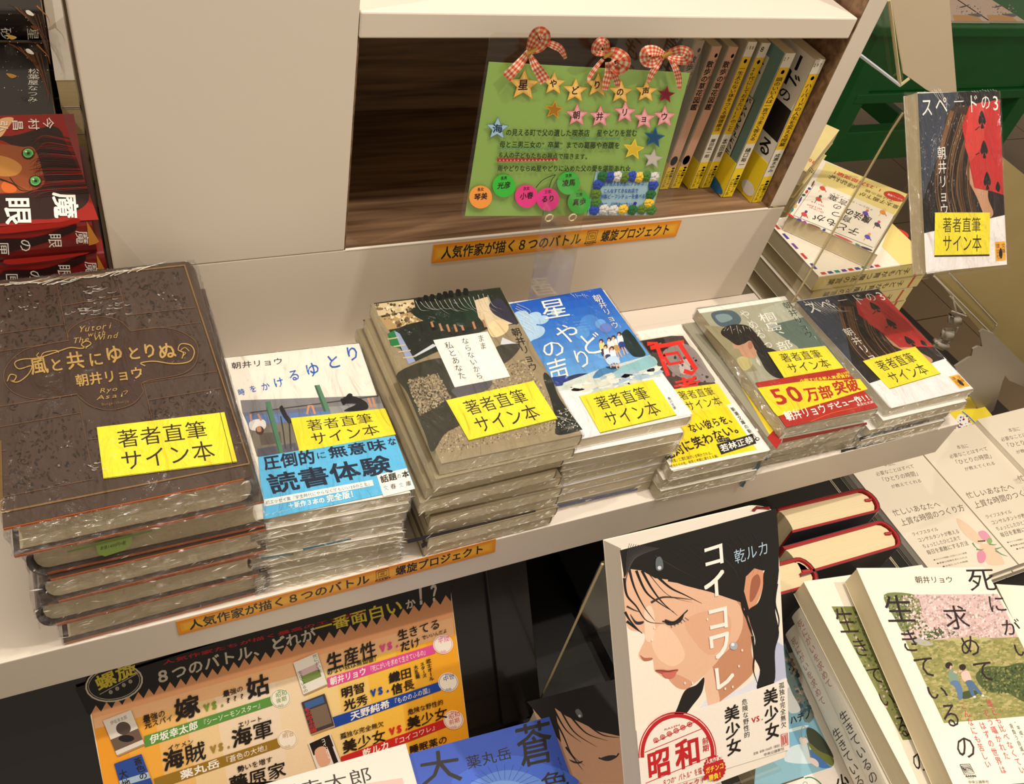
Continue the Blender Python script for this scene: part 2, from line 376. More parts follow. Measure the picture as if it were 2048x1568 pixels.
def pile(name, q, z, zb, n, side=1, cover=None, pages=None, film=FILM, hard=False, jit=.002, desc='', group='', toplabel='', shifts=None, film2=None, cover2=None, wl=None, t0=None):
    c, ang, w_, l_ = quad_frame(q, z)
    if wl: w_, l_ = wl
    tot = z - zb; t = tot / n; tt = t0 or t; t = (tot - tt) / max(1, n - 1) if n > 1 else t
    out = []; base = None; zz = z; nf = 34 if (film is FILM2) else 9; fm = None
    for i in range(n):
        th = tt if i == 0 else t; zz -= th
        dx, dy, da = (0, 0, 0) if i == 0 else ((shifts[i - 1] if shifts and i - 1 < len(shifts) else (random.uniform(-jit, jit), random.uniform(-jit, jit), random.uniform(-.02, .02))))
        M = Matrix.Translation((c.x + dx, c.y + dy, H + zz)) @ Matrix.Rotation(ang + da, 4, 'Z')
        if i == 0:
            root, cv = book(name, M, w_, l_, th - .0003, side, cover, pages, hard, film, toplabel, 'book', group); out.append((root, cv, w_, l_, th - .0003, M))
        elif i == 1:
            root, cv = book(name, M, w_, l_, th - .0003, side, cover2 or cover, pages, hard, film2 or film, None, 'book', group, ftop=0); base = root; out.append((root, cv, w_, l_, th - .0003, M))
        else:
            root = copy_tree(base); root.matrix_world = M; out.append((root, None, w_, l_, th - .0003, M))
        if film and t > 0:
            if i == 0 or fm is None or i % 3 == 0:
                fo = fold_glints(w_, l_, th - .0003, nf if i else nf // 2, len(toplabel) + i * 7)
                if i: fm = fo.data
            else: fo = bpy.data.objects.new('film_fold_glints', fm); COL.objects.link(fo)
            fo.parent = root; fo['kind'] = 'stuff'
        if i: root['label'] = '%s, %s from the top' % (desc, ORD[i]) if i < n - 1 or n < 3 else '%s, lowest of the pile' % desc
    return out
def slip(b, quad, k=(0, 0, 1), border=True, name='signed_copy_slip', top=None):
    """yellow paper slip: author-signed copy"""
    root, cv, w_, l_, t, M = b; S = Surf(M, top or (0, 0, t)); 
    o = plate(S, quad, .00015, (238, 221, 52), name, root, k, off=.0006)
    S2 = Surf(M, S.p + V(0, 0, .00076)); P = Print(S2, k)
    if border:
        P.line([rel(quad, .965, 0, 0, 0)[0], rel(quad, .965, 1, 0, 1)[0]], 4, (40, 32, 15)) if border == 2 else None
        P.line([rel(quad, 0, .99, 0, 0)[0], rel(quad, 1, .99, 0, 0)[0]], 3, (40, 32, 15))
    P.tq('著者直筆', rel(quad, .14, .10, .84, .48), (40, 32, 15), .008); P.tq('サイン本', rel(quad, .14, .50, .86, .93), (40, 32, 15), .008)
    P.build('lettering', INK, o); return o
# ================================================================ crops used for measuring (origin x, origin y, scale)
K1 = (0, 0, 2.903); K2 = (0, 500, 3.409); K3 = (0, 900, 3.409); K4 = (440, 660, 2.904); K5 = (720, 560, 2.704); K6 = (1020, 560, 3.135)
K7 = (1380, 560, 3.531); K8 = (900, 40, 3.5635); KB = (1280, 60, 3.92); KR = (1500, 0, 3.409); KS = (1500, 400, 3.409); KT = (1560, 800, 3.92)
KU = (1540, 1120, 3.5); KO = (1160, 980, 2.667); KP = (780, 1080, 3.2125); KL = (160, 1140, 3.664); KM = (540, 1140, 3.664); KN = (680, 380, 2.926)
KX = (1540, 940, 4.9); KY = (1560, 1300, 5.85); KC = (1840, 800, 3.918); KD = (1800, 480, 3.733); KW = (600, 1440, 3.2); KE = (1860, 1120, 3.5)
KG = (1640, 0, 5.02); KH = (1480, 300, 4.9); KZ = (0, 220, 4.612); KA = (0, 0, 6.533)
I4 = Matrix.Identity(4)
# ================================================================ shelf unit
YF = .52; ZL = -.539; LF = .305          # face of the unit, top of the ledge, front of the ledge
XL, XA, XB, XR = .0015, .1655, .5835, .6035
ZT, ZB, ZC = -.2566, -.4262, .35         # cubby top, cubby floor, unit top
def struct(name, m, material, parent=None, bevel=0):
    o = m.build(name, material, parent, bevel); 
    if not parent: o['kind'] = 'structure'
    return o
def wood_mat():
    m, N, L, b = nodes('brown_wood_laminate')
    tc = N.new('ShaderNodeTexCoord'); mp = N.new('ShaderNodeMapping'); mp.inputs['Scale'].default_value = (4, 60, 60)
    L.new(tc.outputs['Object'], mp.inputs[0]); nz = N.new('ShaderNodeTexNoise'); nz.inputs['Scale'].default_value = 2.2; nz.inputs['Detail'].default_value = 6; nz.inputs['Distortion'].default_value = .6
    L.new(mp.outputs[0], nz.inputs['Vector']); cr = N.new('ShaderNodeValToRGB')
    cr.color_ramp.elements[0].color = lin((84, 58, 38)); cr.color_ramp.elements[0].position = .3; cr.color_ramp.elements[1].color = lin((150, 116, 84)); cr.color_ramp.elements[1].position = .72
    L.new(nz.outputs[0], cr.inputs[0]); L.new(cr.outputs[0], b.inputs['Base Color']); b.inputs['Roughness'].default_value = .5
    bp = N.new('ShaderNodeBump'); bp.inputs['Strength'].default_value = .2; bp.inputs['Distance'].default_value = .0005; L.new(nz.outputs[0], bp.inputs['Height']); L.new(bp.outputs[0], b.inputs['Normal'])
    return m
WOOD = wood_mat()
floor_root = None
def tile_floor():
    m = MB(); m.box(-2.5, 5, -2, 6, -.03, -.004); o = m.build('floor', mat('grout', (90, 72, 52), .8)); o['kind'] = 'structure'
    tm = mat('floor_tile_beige', (140, 116, 86), .45, .05, 9)
    me = None; base = V(0, 0, 0); g0 = onz(1850, 640, -1.5); T = .45
    m = MB(); m.box(-T / 2 + .002, T / 2 - .002, -T / 2 + .002, T / 2 - .002, -.004, 0); first = m.build('tile', tm, o)
    gy = onz(1800, 647, -1.5).y
    for i in range(0, 7):
        for j in range(-1, 6):
            c = first if (i == 0 and j == -1) else first.copy()
            if c is not first: COL.objects.link(c); c.parent = o
            c.location = (1.25 + i * T, gy + (j + .5) * T - .9, 0)
tile_floor()
m = MB(); m.box(-2.5, 5, 6, 6.05, 0, 3.2); struct('wall_back', m, mat('cream_wall', (205, 186, 150), .8))
# the unit: one thing, its panels are parts
unit = empty('display_shelf', V(.3, YF, 0), 'white melamine display shelf with a brown wood cubby, tiered ledge below it', 'shelf')
def upart(name, x0, x1, y0, y1, z0, z1, material=WHITE, bevel=.0008):
    m = MB(); m.box(x0 - .3, x1 - .3, y0 - YF, y1 - YF, z0 + H, z1 + H); return m.build(name, material, unit, bevel)
upart('side_panel', XL, XA, YF, .86, ZB + .0002, ZC); upart('side_base', XL, XA - .001, YF + .003, .86, -1.42, ZB); upart('side_panel', XB, XR, YF, .86, ZB + .002, ZC)
upart('shelf_board', XA + .0004, XB - .004, YF - .001, .85, ZT, -.2393, bevel=.0012)
upart('front_panel', XL, XR, YF + .0002, YF + .0018, ZL, ZB - .0002)
upart('cubby_floor', XA, XB, YF + .0019, .84, ZB - .018, ZB, WOOD, 0); upart('cubby_lining', XA, XA + .001, YF + .0005, .84, ZB, ZT, WOOD, 0)
upart('cubby_lining', XB - .001, XB, YF + .0005, .84, ZB, ZC, WOOD, 0); upart('cubby_back', XA, XB, .72, .73, ZB, ZT, WOOD, 0); upart('back_panel', XA, XB, .84, .86, ZT, ZC, WHITE, 0)
upart('cubby_edge', XA + .0002, XB, YF, YF + .0025, ZB - .0018, ZB + .0002)
upart('ledge', -.75, .7255, LF, .498, -.5835, ZL, bevel=.0008); upart('ledge_back', -.75, .62, .4975, YF + .0001, -.5835, ZL, bevel=0)
upart('lower_panel', -.75, .70, .50, YF, -1.42, -.5835, BLACK, 0); upart('plinth', -.7, .68, .46, .8, -1.5, -1.42, BLACK, 0)
upart('lower_side', .70, .72, .46, YF, -1.42, -.5835, BLACK, 0)
# ---- orange strips with the series slogan
def strip(quad, plane_y, name, label, cut=None):
    M = Matrix.Translation((0, 0, 0)); S = Surf(M, (0, plane_y, 0), (0, -1, 0)); c = sum([S.hit(*p) for p in quad], Vector()) / 4
    M = Matrix.Translation(c); S = Surf(M, (0, plane_y - c.y, 0), (0, -1, 0)); root = empty(name, M, label, 'sign', 'orange slogan strips')
    o = plate(S, quad, .0003, (232, 140, 20), 'strip', root, off=0)
    S2 = Surf(M, (0, plane_y - c.y - .0003, 0), (0, -1, 0)); P = Print(S2)
    for u0, u1, v0, v1, cl in ((0, 1, .08, .92, (240, 152, 22)), (.01, .99, .2, .8, (246, 172, 40)), (.02, .98, .3, .7, (250, 186, 52))): P.poly(rel(quad, u0, v0, u1, v1), cl)
    P.build('printed_ground', INK, o)
    P = Print(S2, base=8); D = (30, 20, 8)
    P.tq('人気作家が描く８つのバトル', rel(quad, .035, .14, .605, .88), D, .035)
    P.tq('螺旋プロジェクト', rel(quad, .685, .14, .965, .88), D, .035)
    for i, (a, b_) in enumerate(((.625, .665), (.632, .658), (.639, .651))):
        q = rel(quad, a, .1 + i * .13, b_, .72 - i * .13); P.line(q + [q[0]], 1.0, D)
    P.tq('RASEN', rel(quad, .622, .74, .668, .90), D, .03); P.tq('PROJECT', rel(quad, .630, .91, .660, .97), D, .02)
    P.build('lettering', INK, o)
strip([(867.5, 490), (1364, 440.5), (1352, 472.5), (863, 527)], YF - .0002, 'slogan_strip', 'orange slogan strip stuck to the white rail right under the wooden cubby')
strip([(352, 1244), (992, 1078), (990, 1104), (358, 1271)], LF - .0002, 'slogan_strip', 'orange slogan strip on the ledge front edge, partly behind the book piles')
# ================================================================ the piles on the ledge
Z0 = ZL + .0002
# --- brown hardcovers
def front_strip(b, quad, k, col, name='edge_print', text=None, lay=0):
    root, cv, w_, l_, t, M = b; P = Print(Surf(M, (0, -l_ / 2 - .0004, 0), (0, -1, 0)), k); P.poly(quad, col)
    if text: P.tq(text, rel(quad, .02, .12, .98, .88), (226, 220, 206), .01)
    return P.build(name, INK, root)
BROWN = mat('brown_cloth_cover', (72, 56, 46), .42, .08, 60, bump=.15, coat=.25)
ORANGE = mat('orange_board_lining', (196, 104, 40), .6, .08)
qb = [(-24, 562), (381, 520), (529, 949), (-1, 1052)]; zb_ = -.403
c, ang, w_, l_ = quad_frame(qb, zb_); tb = (zb_ - Z0) / 5; brown = []
sides = [1, -1, -1, -1, 1]; shf = [(0, 0, 0), (.004, .003, -.01), (.0035, .001, .004), (-.001, .002, -.008), (.006, .004, .006)]
bt = [.0285, .0275, .0265, .0265, .0268]; sc_ = (zb_ - Z0) / sum(bt); zz = zb_; tab_M = None
lb = ['brown hardcover with gold ornamental lettering, top of the leftmost pile', 'brown hardcover with a green sticker tab on its page edge, second from the top', 'brown hardcover in the middle of the pile of five, leftmost pile', 'brown hardcover, second from the bottom of the leftmost pile', 'brown hardcover lowest in the leftmost pile, against the white ledge edge']
for i in range(5):
    t = bt[i] * sc_; zz -= t; dx, dy, da = shf[i]
    M = Matrix.Translation((c.x + dx, c.y + dy, H + zz)) @ Matrix.Rotation(ang + da, 4, 'Z'); tt = t - .0008
    root, cv = book('hardcover_book', M, w_, l_, tt, sides[i], BROWN, PAGE, True, FILM, lb[i], 'book', 'brown hardcovers piled on the ledge', ftop=.0012 if i == 0 else 0)
    m = MB()
    s_ = sides[i]
    xa, xb = (-w_ / 2 + .0002, w_ / 2 - .008) if s_ > 0 else (-w_ / 2 + .008, w_ / 2 - .0002)
    for z0 in (.0003, tt - .0021): m.box(xa, xb, -l_ / 2 - .0003, -l_ / 2 + .0008, z0, z0 + .0018)
    m.build('board_lining', ORANGE, root)
    fo = fold_glints(w_, l_, tt, 16, i * 5 + 3); fo.parent = root; fo['kind'] = 'stuff'
    brown.append((root, cv, w_, l_, tt, M))
# green price tab on the second book
M2 = brown[1][5]; S = Surf(M2, (0, -l_ / 2 - .0012, 0), (0, -1, 0)); r2 = brown[1][0]
tab = plate(S, [(190, 1086), (265, 1068), (262, 1090), (250, 1100), (210, 1113), (196, 1108)], .0003, (150, 175, 92), 'sticker_tab', r2, off=.0002); tab['label'] = 'rounded green sticker tab'
P = Print(Surf(M2, (0, -l_ / 2 - .00175, 0), (0, -1, 0))); P.t('本体1400円+税', 200, 1093, 52, 9, (60, 80, 30), 0, sl=-.24); P.line([(135, 1104), (305, 1061)], 3.5, (130, 158, 84)); P.build('lettering', INK, tab)
# --- paperback piles
qt = [(438, 714), (716, 689), (829, 982), (500, 1043)]
qm = [(750, 607), (1000, 574), (1160, 863), (877, 935)]
qh = [(1003, 609), (1205, 577), (1386, 828), (1130, 888)]
qn = [(1196, 690), (1369, 648), (1538, 902), (1340, 942)]
qk = [(1393, 616), (1571, 593), (1757, 818), (1571, 855)]
qs = [(1592, 602), (1757, 576), (1946, 777), (1782, 815)]
GR = 'paperbacks piled on the white ledge'
toki = pile('paperback_book', qt, -.455, Z0, 8, 1, mat('white_cover', (238, 230, 216), .35, .01, coat=.3), PAGE, FILM2, jit=.0015, desc='film-wrapped paperback in the pile beside the brown hardcovers', group=GR,
            toplabel='white paperback with a blue paper band and schoolyard photo beside the brown hardcovers')
mama = pile('paperback_book', qm, -.43, Z0, 9, 1, mat('asphalt_cover', (150, 136, 108), .35, .1, coat=.3), PAGE, FILM, jit=.003, desc='film-wrapped paperback in the tall pile under the street-photo cover', group=GR,
            toplabel='paperback with a street photo cover of schoolgirls and a white title panel', shifts=[(-.004, -.002, .01), (-.008, .001, .018), (-.012, -.001, .02), (-.002, .002, -.01), (0, 0, .005), (.001, .001, -.005), (.002, -.001, .004), (.001, 0, 0)])
hoshi = pile('paperback_book', qh, -.450, Z0, 8, 1, mat('sky_blue_cover', (232, 228, 226), .35, .02, coat=.3), PAGE, FILM, jit=.002, desc='paperback in the pile under the blue-sky cover', group=GR,
             toplabel='paperback with a blue sky and beach cover showing young people on a rock', shifts=[(-.004, -.004, -.02), (-.002, -.001, .01), (.002, 0, .0), (.001, .001, 0), (.002, 0, .006), (0, 0, 0), (0, 0, 0)])
nani = pile('paperback_book', qn, -.500, Z0, 3, 1, mat('pale_cover', (232, 224, 208), .35, .02, coat=.3), PAGE, FILM2, jit=.002, desc='paperback in the low pile under the yellow-banded cover', group=GR,
            toplabel='paperback with big red characters and a broad yellow band, half hidden by the blue cover', shifts=[(-.004, .003, .01), (-.001, 0, -.01)])
kiri = pile('paperback_book', qk, -.487, Z0, 4, 1, mat('grey_green_cover', (150, 146, 126), .35, .02, coat=.3), PAGE, FILM2, jit=.002, desc='paperback in the pile under the red-and-yellow banded cover', group=GR,
            toplabel='paperback with a boy in profile and a red and yellow band, second pile from right', shifts=[(-.012, -.004, .03), (-.008, -.002, .0), (-.002, 0, .0)])
spade = pile('paperback_book', qs, -.490, Z0, 4, 1, mat('dark_and_white_cover', (232, 226, 216), .35, .02, coat=.3), PAGE, FILM2, jit=.002, desc='paperback in the rightmost pile on the ledge', group=GR,
             toplabel='dark paperback with a red playing card over a face, lying on the rightmost pile', shifts=[(-.003, -.004, .0), (-.012, -.002, .02), (-.014, -.004, .0)])
# ================================================================ printed art on the books of the ledge
def top_surf(b, off=.0): return Surf(b[5], (0, 0, b[4] + off))
W_ = (244, 238, 226); D_ = (34, 28, 24)
def finish(P, cv, name='cover_art', material=None): return P.build(name, material or INK, cv)
# ---- brown hardcover: gold lines, ornament, lettering
b = brown[0]; S = top_surf(b); P = Print(S, K2)
q_in = [(-70, 250), (1255, 105), (1690, 1445), (10, 1780)]
P.blobs([(0, 230), (1225, 115), (1640, 1420), (30, 1730)], 1500, 4, 11, [(46, 36, 30), (52, 41, 33), (40, 31, 26), (58, 46, 36)], asp=2.0, keep=lambda u, v: not (.08 < u < .95 and .36 < v < .62) and not (.36 < u < .66 and .27 < v < .72))
for _ in range(46):
    u, v = random.random() * .92 + .03, random.random() * .94 + .02
    if (.06 < u < .95 and .33 < v < .64) or (.33 < u < .68 and .24 < v < .74): continue
    cx, cy = rel([(0, 230), (1225, 115), (1640, 1420), (30, 1730)], u, v, u, v)[0]; r = random.uniform(18, 48); a = random.uniform(0, 6); s_ = random.choice((-1, 1))
    P.line([(cx + r * (1 - i / 15) * math.cos(a + s_ * i * .5), cy + r * .75 * (1 - i / 15) * math.sin(a + s_ * i * .5)) for i in range(14)], 5, (42, 33, 27))
P.smooth([(120, 690), (330, 640), (470, 600), (480, 530), (600, 465), (760, 460), (860, 510), (895, 552), (1100, 530), (1260, 560), (1350, 660), (1340, 780), (1240, 850), (985, 900), (970, 980), (900, 1060), (740, 1090), (600, 1060), (540, 990), (300, 1015), (120, 980), (30, 880), (50, 760)], (66, 47, 38))
finish(P, b[1])
G1 = (150, 116, 76); G2 = (196, 160, 92)
P = Print(S, K2, base=66)
P.line([(-60, 245), (1258, 103), (1700, 1455), (0, 1790)], 13, (140, 108, 70)); P.line([(0, 1300), (12, 1780)], 20, (120, 92, 56))
for a in ([(385, 220), (437, 480), (465, 618)], [(800, 195), (888, 552), (1372, 492)], [(0, 570), (437, 508)], [(0, 690), (465, 618)], [(860, 445), (1335, 388)], [(420, 380), (830, 310)],
          [(0, 1065), (525, 980), (560, 1145), (625, 1500)], [(0, 1205), (548, 1108)], [(978, 903), (1480, 825)], [(978, 903), (1040, 1160)], [(1015, 1022), (1510, 940)], [(1590, 1320), (1660, 1310)], [(600, 1290), (700, 1280)], [(10, 1685), (640, 1560)], [(0, 1370), (40, 1365)]):
    P.line(a, 3.5, (128, 92, 62))
P.curve([(465, 600), (470, 550), (560, 485), (690, 455), (810, 480), (890, 550)], 4, (128, 92, 62)); P.curve([(895, 552), (1080, 528), (1220, 550), (1330, 620), (1350, 700), (1320, 790), (1220, 850), (980, 900), (975, 970), (900, 1050), (760, 1090), (640, 1070), (560, 1020), (530, 985)], 4, (128, 92, 62))
P.curve([(470, 615), (330, 640), (170, 680), (60, 770), (25, 870), (80, 960), (200, 1010), (330, 1012), (525, 982)], 4, (128, 92, 62))
finish(P, b[1], 'gold_lines', FOIL)
P = Print(S, K2, sl=-.13, sh=.2, base=88)
for ch, x, y, s_ in (('風', 190, 735, 125), ('と', 325, 740, 100), ('共', 437, 700, 125), ('に', 590, 700, 105), ('ゆ', 700, 655, 130), ('と', 852, 660, 102), ('り', 955, 640, 108), ('ぬ', 1062, 635, 125)): P.t(ch, x, y, s_, s_, G2, .02)
P.t('朝井リョウ', 505, 850, 465, 88, G2, .02)
for tx, x, y, w1, h1 in (('Yutori', 545, 510, 235, 62), ('with', 610, 550, 120, 50), ('The Wind', 505, 590, 310, 56), ('Ryo', 690, 935, 120, 46), ('Asai', 670, 985, 190, 44)): P.t(tx, x, y, w1, h1, G2, .006, sh=-.25)
P.t('Bungeishunju', 690, 1040, 185, 26, G1, 0)
P.curve([(50, 895), (70, 850), (110, 858), (95, 890), (60, 885), (120, 900), (190, 850), (215, 790), (130, 810), (100, 770), (150, 745), (260, 735), (400, 690), (480, 665), (560, 670), (620, 640), (590, 620), (555, 645), (590, 670)], 7, G2); P.curve([(265, 700), (250, 720), (275, 730), (300, 700), (380, 685), (400, 700)], 6, G2)
P.curve([(1240, 740), (1250, 700), (1215, 680), (1235, 640), (1300, 650), (1325, 700), (1290, 760), (1180, 775), (1050, 758), (960, 770), (990, 790)], 7, G2); P.curve([(1290, 690), (1260, 665), (1230, 690), (1265, 700), (1250, 720)], 5, G2); P.curve([(840, 965), (870, 960), (850, 985)], 4, G2)
finish(P, b[1], 'lettering', FOIL)
slip(b, [(660, 1208), (1530, 1105), (1617, 1445), (705, 1560)], K2, border=2)
# ---- white paperback with blue band
b = toki[0]; S = top_surf(b); P = Print(S, K4)
P.poly([(118, 408), (925, 380), (1012, 612), (215, 735)], (150, 150, 148)); P.poly([(118, 408), (925, 380), (940, 425), (130, 480)], (128, 126, 128)); P.poly([(130, 480), (620, 445), (660, 560), (175, 580)], (104, 110, 128))
for i in range(8): P.poly([(150 + i * 62, 500 - i * 4), (205 + i * 62, 496 - i * 4), (216 + i * 62, 545 - i * 4), (163 + i * 62, 549 - i * 4)], (92, 122, 176))
P.poly([(165, 560), (430, 540), (470, 690), (215, 735)], (120, 112, 100)); P.poly([(215, 690), (440, 655), (455, 700), (220, 738)], (88, 84, 96)); P.poly([(225, 600), (350, 590), (360, 655), (240, 670)], (92, 84, 76))
P.line([(175, 480), (560, 430), (920, 382)], 7, (70, 62, 56))
P.poly([(262, 418), (292, 412), (368, 712), (340, 718)], (74, 122, 92)); P.poly([(548, 322), (578, 318), (640, 470), (604, 474)], (84, 130, 100)); P.poly([(548, 322), (558, 321), (616, 472), (604, 474)], (50, 92, 66)); P.line([(270, 450), (345, 715)], 5, (46, 84, 60))
P.smooth([(170, 540), (200, 520), (255, 522), (268, 555), (250, 580), (205, 585), (175, 575)], (226, 222, 218)); P.smooth([(208, 570), (235, 558), (255, 578), (245, 606), (215, 602)], (70, 44, 34)); P.smooth([(212, 568), (235, 560), (240, 588), (218, 590)], (186, 130, 104))
P.line([(182, 530), (176, 488)], 13, (190, 140, 112)); P.line([(240, 525), (220, 488)], 13, (190, 140, 112))
P.line([(360, 460), (380, 500), (412, 540)], 26, (32, 30, 38)); P.smooth([(345, 450), (360, 438), (372, 462), (355, 472)], (20, 20, 24)); P.line([(352, 500), (368, 590), (380, 690)], 8, (60, 56, 52)); P.line([(400, 510), (412, 690)], 8, (60, 56, 52))
P.line([(505, 490), (515, 440), (535, 440), (552, 488)], 13, (202, 140, 110)); P.smooth([(735, 385), (780, 385), (850, 420), (850, 462), (720, 470), (790, 430), (710, 425), (715, 395)], (26, 24, 30)); P.line([(860, 395), (880, 450)], 14, (200, 140, 112)); P.line([(885, 392), (900, 448)], 12, (200, 140, 112))
P.smooth([(730, 390), (750, 368), (770, 378), (745, 410)], (20, 20, 24)); P.smooth([(700, 405), (712, 398), (730, 425), (715, 435)], (20, 20, 24))
P.t('朝井リョウ', 62, 188, 302, 42, D_, .006, sl=-.10, sh=.15)
BL_ = (34, 92, 178)
for ch, x, y, s_ in (('時', 98, 345, 40), ('を', 165, 325, 42), ('か', 232, 308, 50), ('け', 300, 280, 62), ('る', 385, 235, 70), ('ゆ', 480, 195, 88), ('と', 600, 148, 90), ('り', 710, 100, 92)): P.t(ch, x, y, s_, s_, BL_, .014, sl=-.2, sh=.3)
finish(P, b[1])
slip(b, [(410, 512), (958, 455), (1022, 606), (462, 706)], K4, border=False)
o = plate(S, [(222, 738), (1015, 612), (1132, 915), (255, 1100)], .0002, (92, 184, 226), 'paper_band', b[0], K4, off=.0005); o['label'] = 'light blue paper band with heavy black lettering'
P = Print(Surf(b[5], (0, 0, b[4] + .0008)), K4)
P.poly([(1085, 802), (910, 842), (950, 968), (1132, 922)], W_)
N_ = (16, 34, 58)
P.tq('圧倒的', [(240, 735), (545, 690), (562, 780), (262, 820)], N_, .03); P.tq('に', [(552, 712), (612, 700), (625, 745), (562, 755)], N_, .015); P.tq('無意味', [(615, 680), (955, 628), (975, 700), (640, 752)], N_, .035); P.tq('な', [(965, 630), (1020, 620), (1030, 668), (978, 676)], N_, .02)
P.tq('読書体験', [(255, 842), (975, 720), (1012, 832), (300, 962)], N_, .04)
P.poly([(250, 985), (885, 870), (893, 903), (258, 1025)], (226, 232, 228)); P.tq('初エッセイ集『学生時代にやらなくてもいい20のこと』', [(262, 992), (880, 880), (886, 900), (266, 1018)], N_, .004)
P.tq('＋新作３本の', [(390, 1005), (605, 968), (612, 1005), (398, 1040)], W_, .02); P.tq('完全版！', [(615, 960), (795, 925), (805, 968), (622, 1005)], W_, .03)
P.tq('話題', [(925, 848), (1020, 825), (1032, 870), (938, 892)], D_, .03); P.tq('の', [(1022, 838), (1050, 832), (1056, 860), (1030, 866)], D_, .01); P.tq('本', [(1052, 822), (1095, 812), (1102, 855), (1060, 862)], D_, .03)
P.tq('文', [(945, 905), (975, 898), (982, 930), (952, 936)], (120, 180, 210), 0); P.tq('春', [(985, 895), (1020, 888), (1028, 922), (992, 928)], (70, 66, 60), 0); P.tq('文', [(1035, 888), (1062, 882), (1070, 912), (1042, 918)], (120, 180, 210), 0); P.tq('庫', [(1075, 880), (1108, 872), (1115, 905), (1082, 911)], (70, 66, 60), 0)
P.build('lettering', INK, o)
# ---- street photo cover
b = mama[0]; S = top_surf(b); P = Print(S, K5)
P.poly([(75, 125), (757, 40), (1190, 812), (435, 965)], (150, 134, 104))
P.blobs([(260, 540), (900, 420), (1150, 800), (430, 950)], 2600, 2.5, 6, [(176, 158, 124), (120, 106, 84), (190, 172, 140), (100, 88, 70), (140, 122, 96)])
P.poly([(75, 125), (757, 40), (860, 235), (700, 260), (280, 450), (200, 350)], (40, 46, 34))
P.poly([(80, 130), (290, 105), (300, 160), (100, 195)], (206, 186, 144)); P.poly([(105, 205), (330, 165), (345, 235), (150, 270)], (176, 146, 98)); P.blobs([(80, 130), (290, 105), (340, 235), (150, 270)], 90, 4, 12, [(120, 98, 66), (222, 204, 164), (90, 72, 48)])
P.smooth([(210, 260), (430, 210), (560, 250), (640, 330), (480, 360), (300, 410), (240, 350)], (34, 38, 30))
P.smooth([(290, 150), (420, 130), (560, 110), (700, 95), (720, 150), (700, 200), (620, 200), (520, 240), (430, 240), (370, 230), (290, 190)], (30, 42, 30))
P.poly([(545, 120), (600, 90), (650, 110), (702, 205), (580, 225)], (34, 54, 38)); P.poly([(400, 175), (500, 140), (560, 190), (580, 250), (420, 260)], (28, 44, 32))
for x, y in ((310, 112), (345, 100), (380, 95), (418, 88), (450, 80), (480, 75), (520, 68), (560, 62)): P.smooth([(x, y - 16), (x + 22, y - 14), (x + 26, y + 16), (x, y + 18)], (18, 18, 16))
P.poly([(620, 110), (690, 90), (720, 150), (850, 230), (760, 250), (690, 260), (640, 200)], (214, 194, 160)); P.smooth([(690, 250), (740, 215), (800, 240), (790, 285), (720, 310)], (230, 206, 160)); P.smooth([(700, 130), (760, 100), (830, 200), (850, 240), (790, 220), (720, 180)], (52, 50, 66))
for x, y in ((385, 225), (430, 235), (470, 240), (510, 240), (550, 245), (610, 225), (665, 215)): P.line([(x, y), (x + 14, y + 40)], 12, (176, 128, 92))
for x, y in ((400, 262), (510, 290), (560, 280), (590, 262)): P.ell(x, y, 16, 8, (22, 20, 20))
P.poly([(150, 290), (190, 270), (225, 330), (215, 370), (165, 350)], (34, 118, 62)); P.poly([(185, 275), (215, 290), (300, 440), (262, 455), (215, 350)], (148, 158, 190))
P.poly([(290, 410), (395, 345), (415, 355), (300, 415)], (204, 208, 214)); P.poly([(770, 310), (850, 345), (758, 350)], (206, 208, 212))
for y in (290, 330, 360, 392): P.line([(150 + (y - 290) * .8, y + 30), (210 + (y - 290) * .9, y + 20)], 7, (196, 180, 140))
P.smooth([(205, 500), (470, 425), (520, 620), (560, 760), (460, 830), (390, 930), (350, 830), (260, 620)], (52, 50, 38)); P.blobs([(250, 540), (420, 500), (500, 640), (320, 740)], 900, 3, 7, [(150, 134, 104), (172, 154, 122), (110, 98, 78)])
P.smooth([(740, 360), (860, 345), (850, 390), (780, 450), (740, 420)], (58, 54, 42)); P.smooth([(500, 590), (700, 545), (690, 590), (560, 640), (540, 640)], (84, 80, 84))
P.smooth([(1000, 500), (1040, 540), (1080, 640), (1190, 790), (1190, 812), (1065, 835), (1060, 760), (1030, 640), (995, 540)], (30, 34, 26)); P.blobs([(1060, 700), (1120, 690), (1185, 800), (1070, 825)], 60, 2, 5, [(196, 196, 180), (90, 90, 76)])
P.poly([(396, 325), (690, 278), (812, 522), (512, 580)], W_)
kw = dict(v=True)
P.tq('まま', [(630, 298), (668, 293), (690, 375), (652, 380)], D_, .01, **kw); P.tq('ならないから', [(540, 315), (582, 308), (672, 535), (634, 540)], D_, .01, **kw); P.tq('私とあなた', [(450, 338), (495, 330), (582, 535), (538, 540)], D_, .01, **kw)
P.tq('朝井リョウ', [(808, 262), (862, 255), (972, 490), (920, 498)], (38, 34, 30), .006, **kw)
finish(P, b[1]); slip(b, [(465, 650), (938, 545), (1070, 752), (590, 870)], K5)

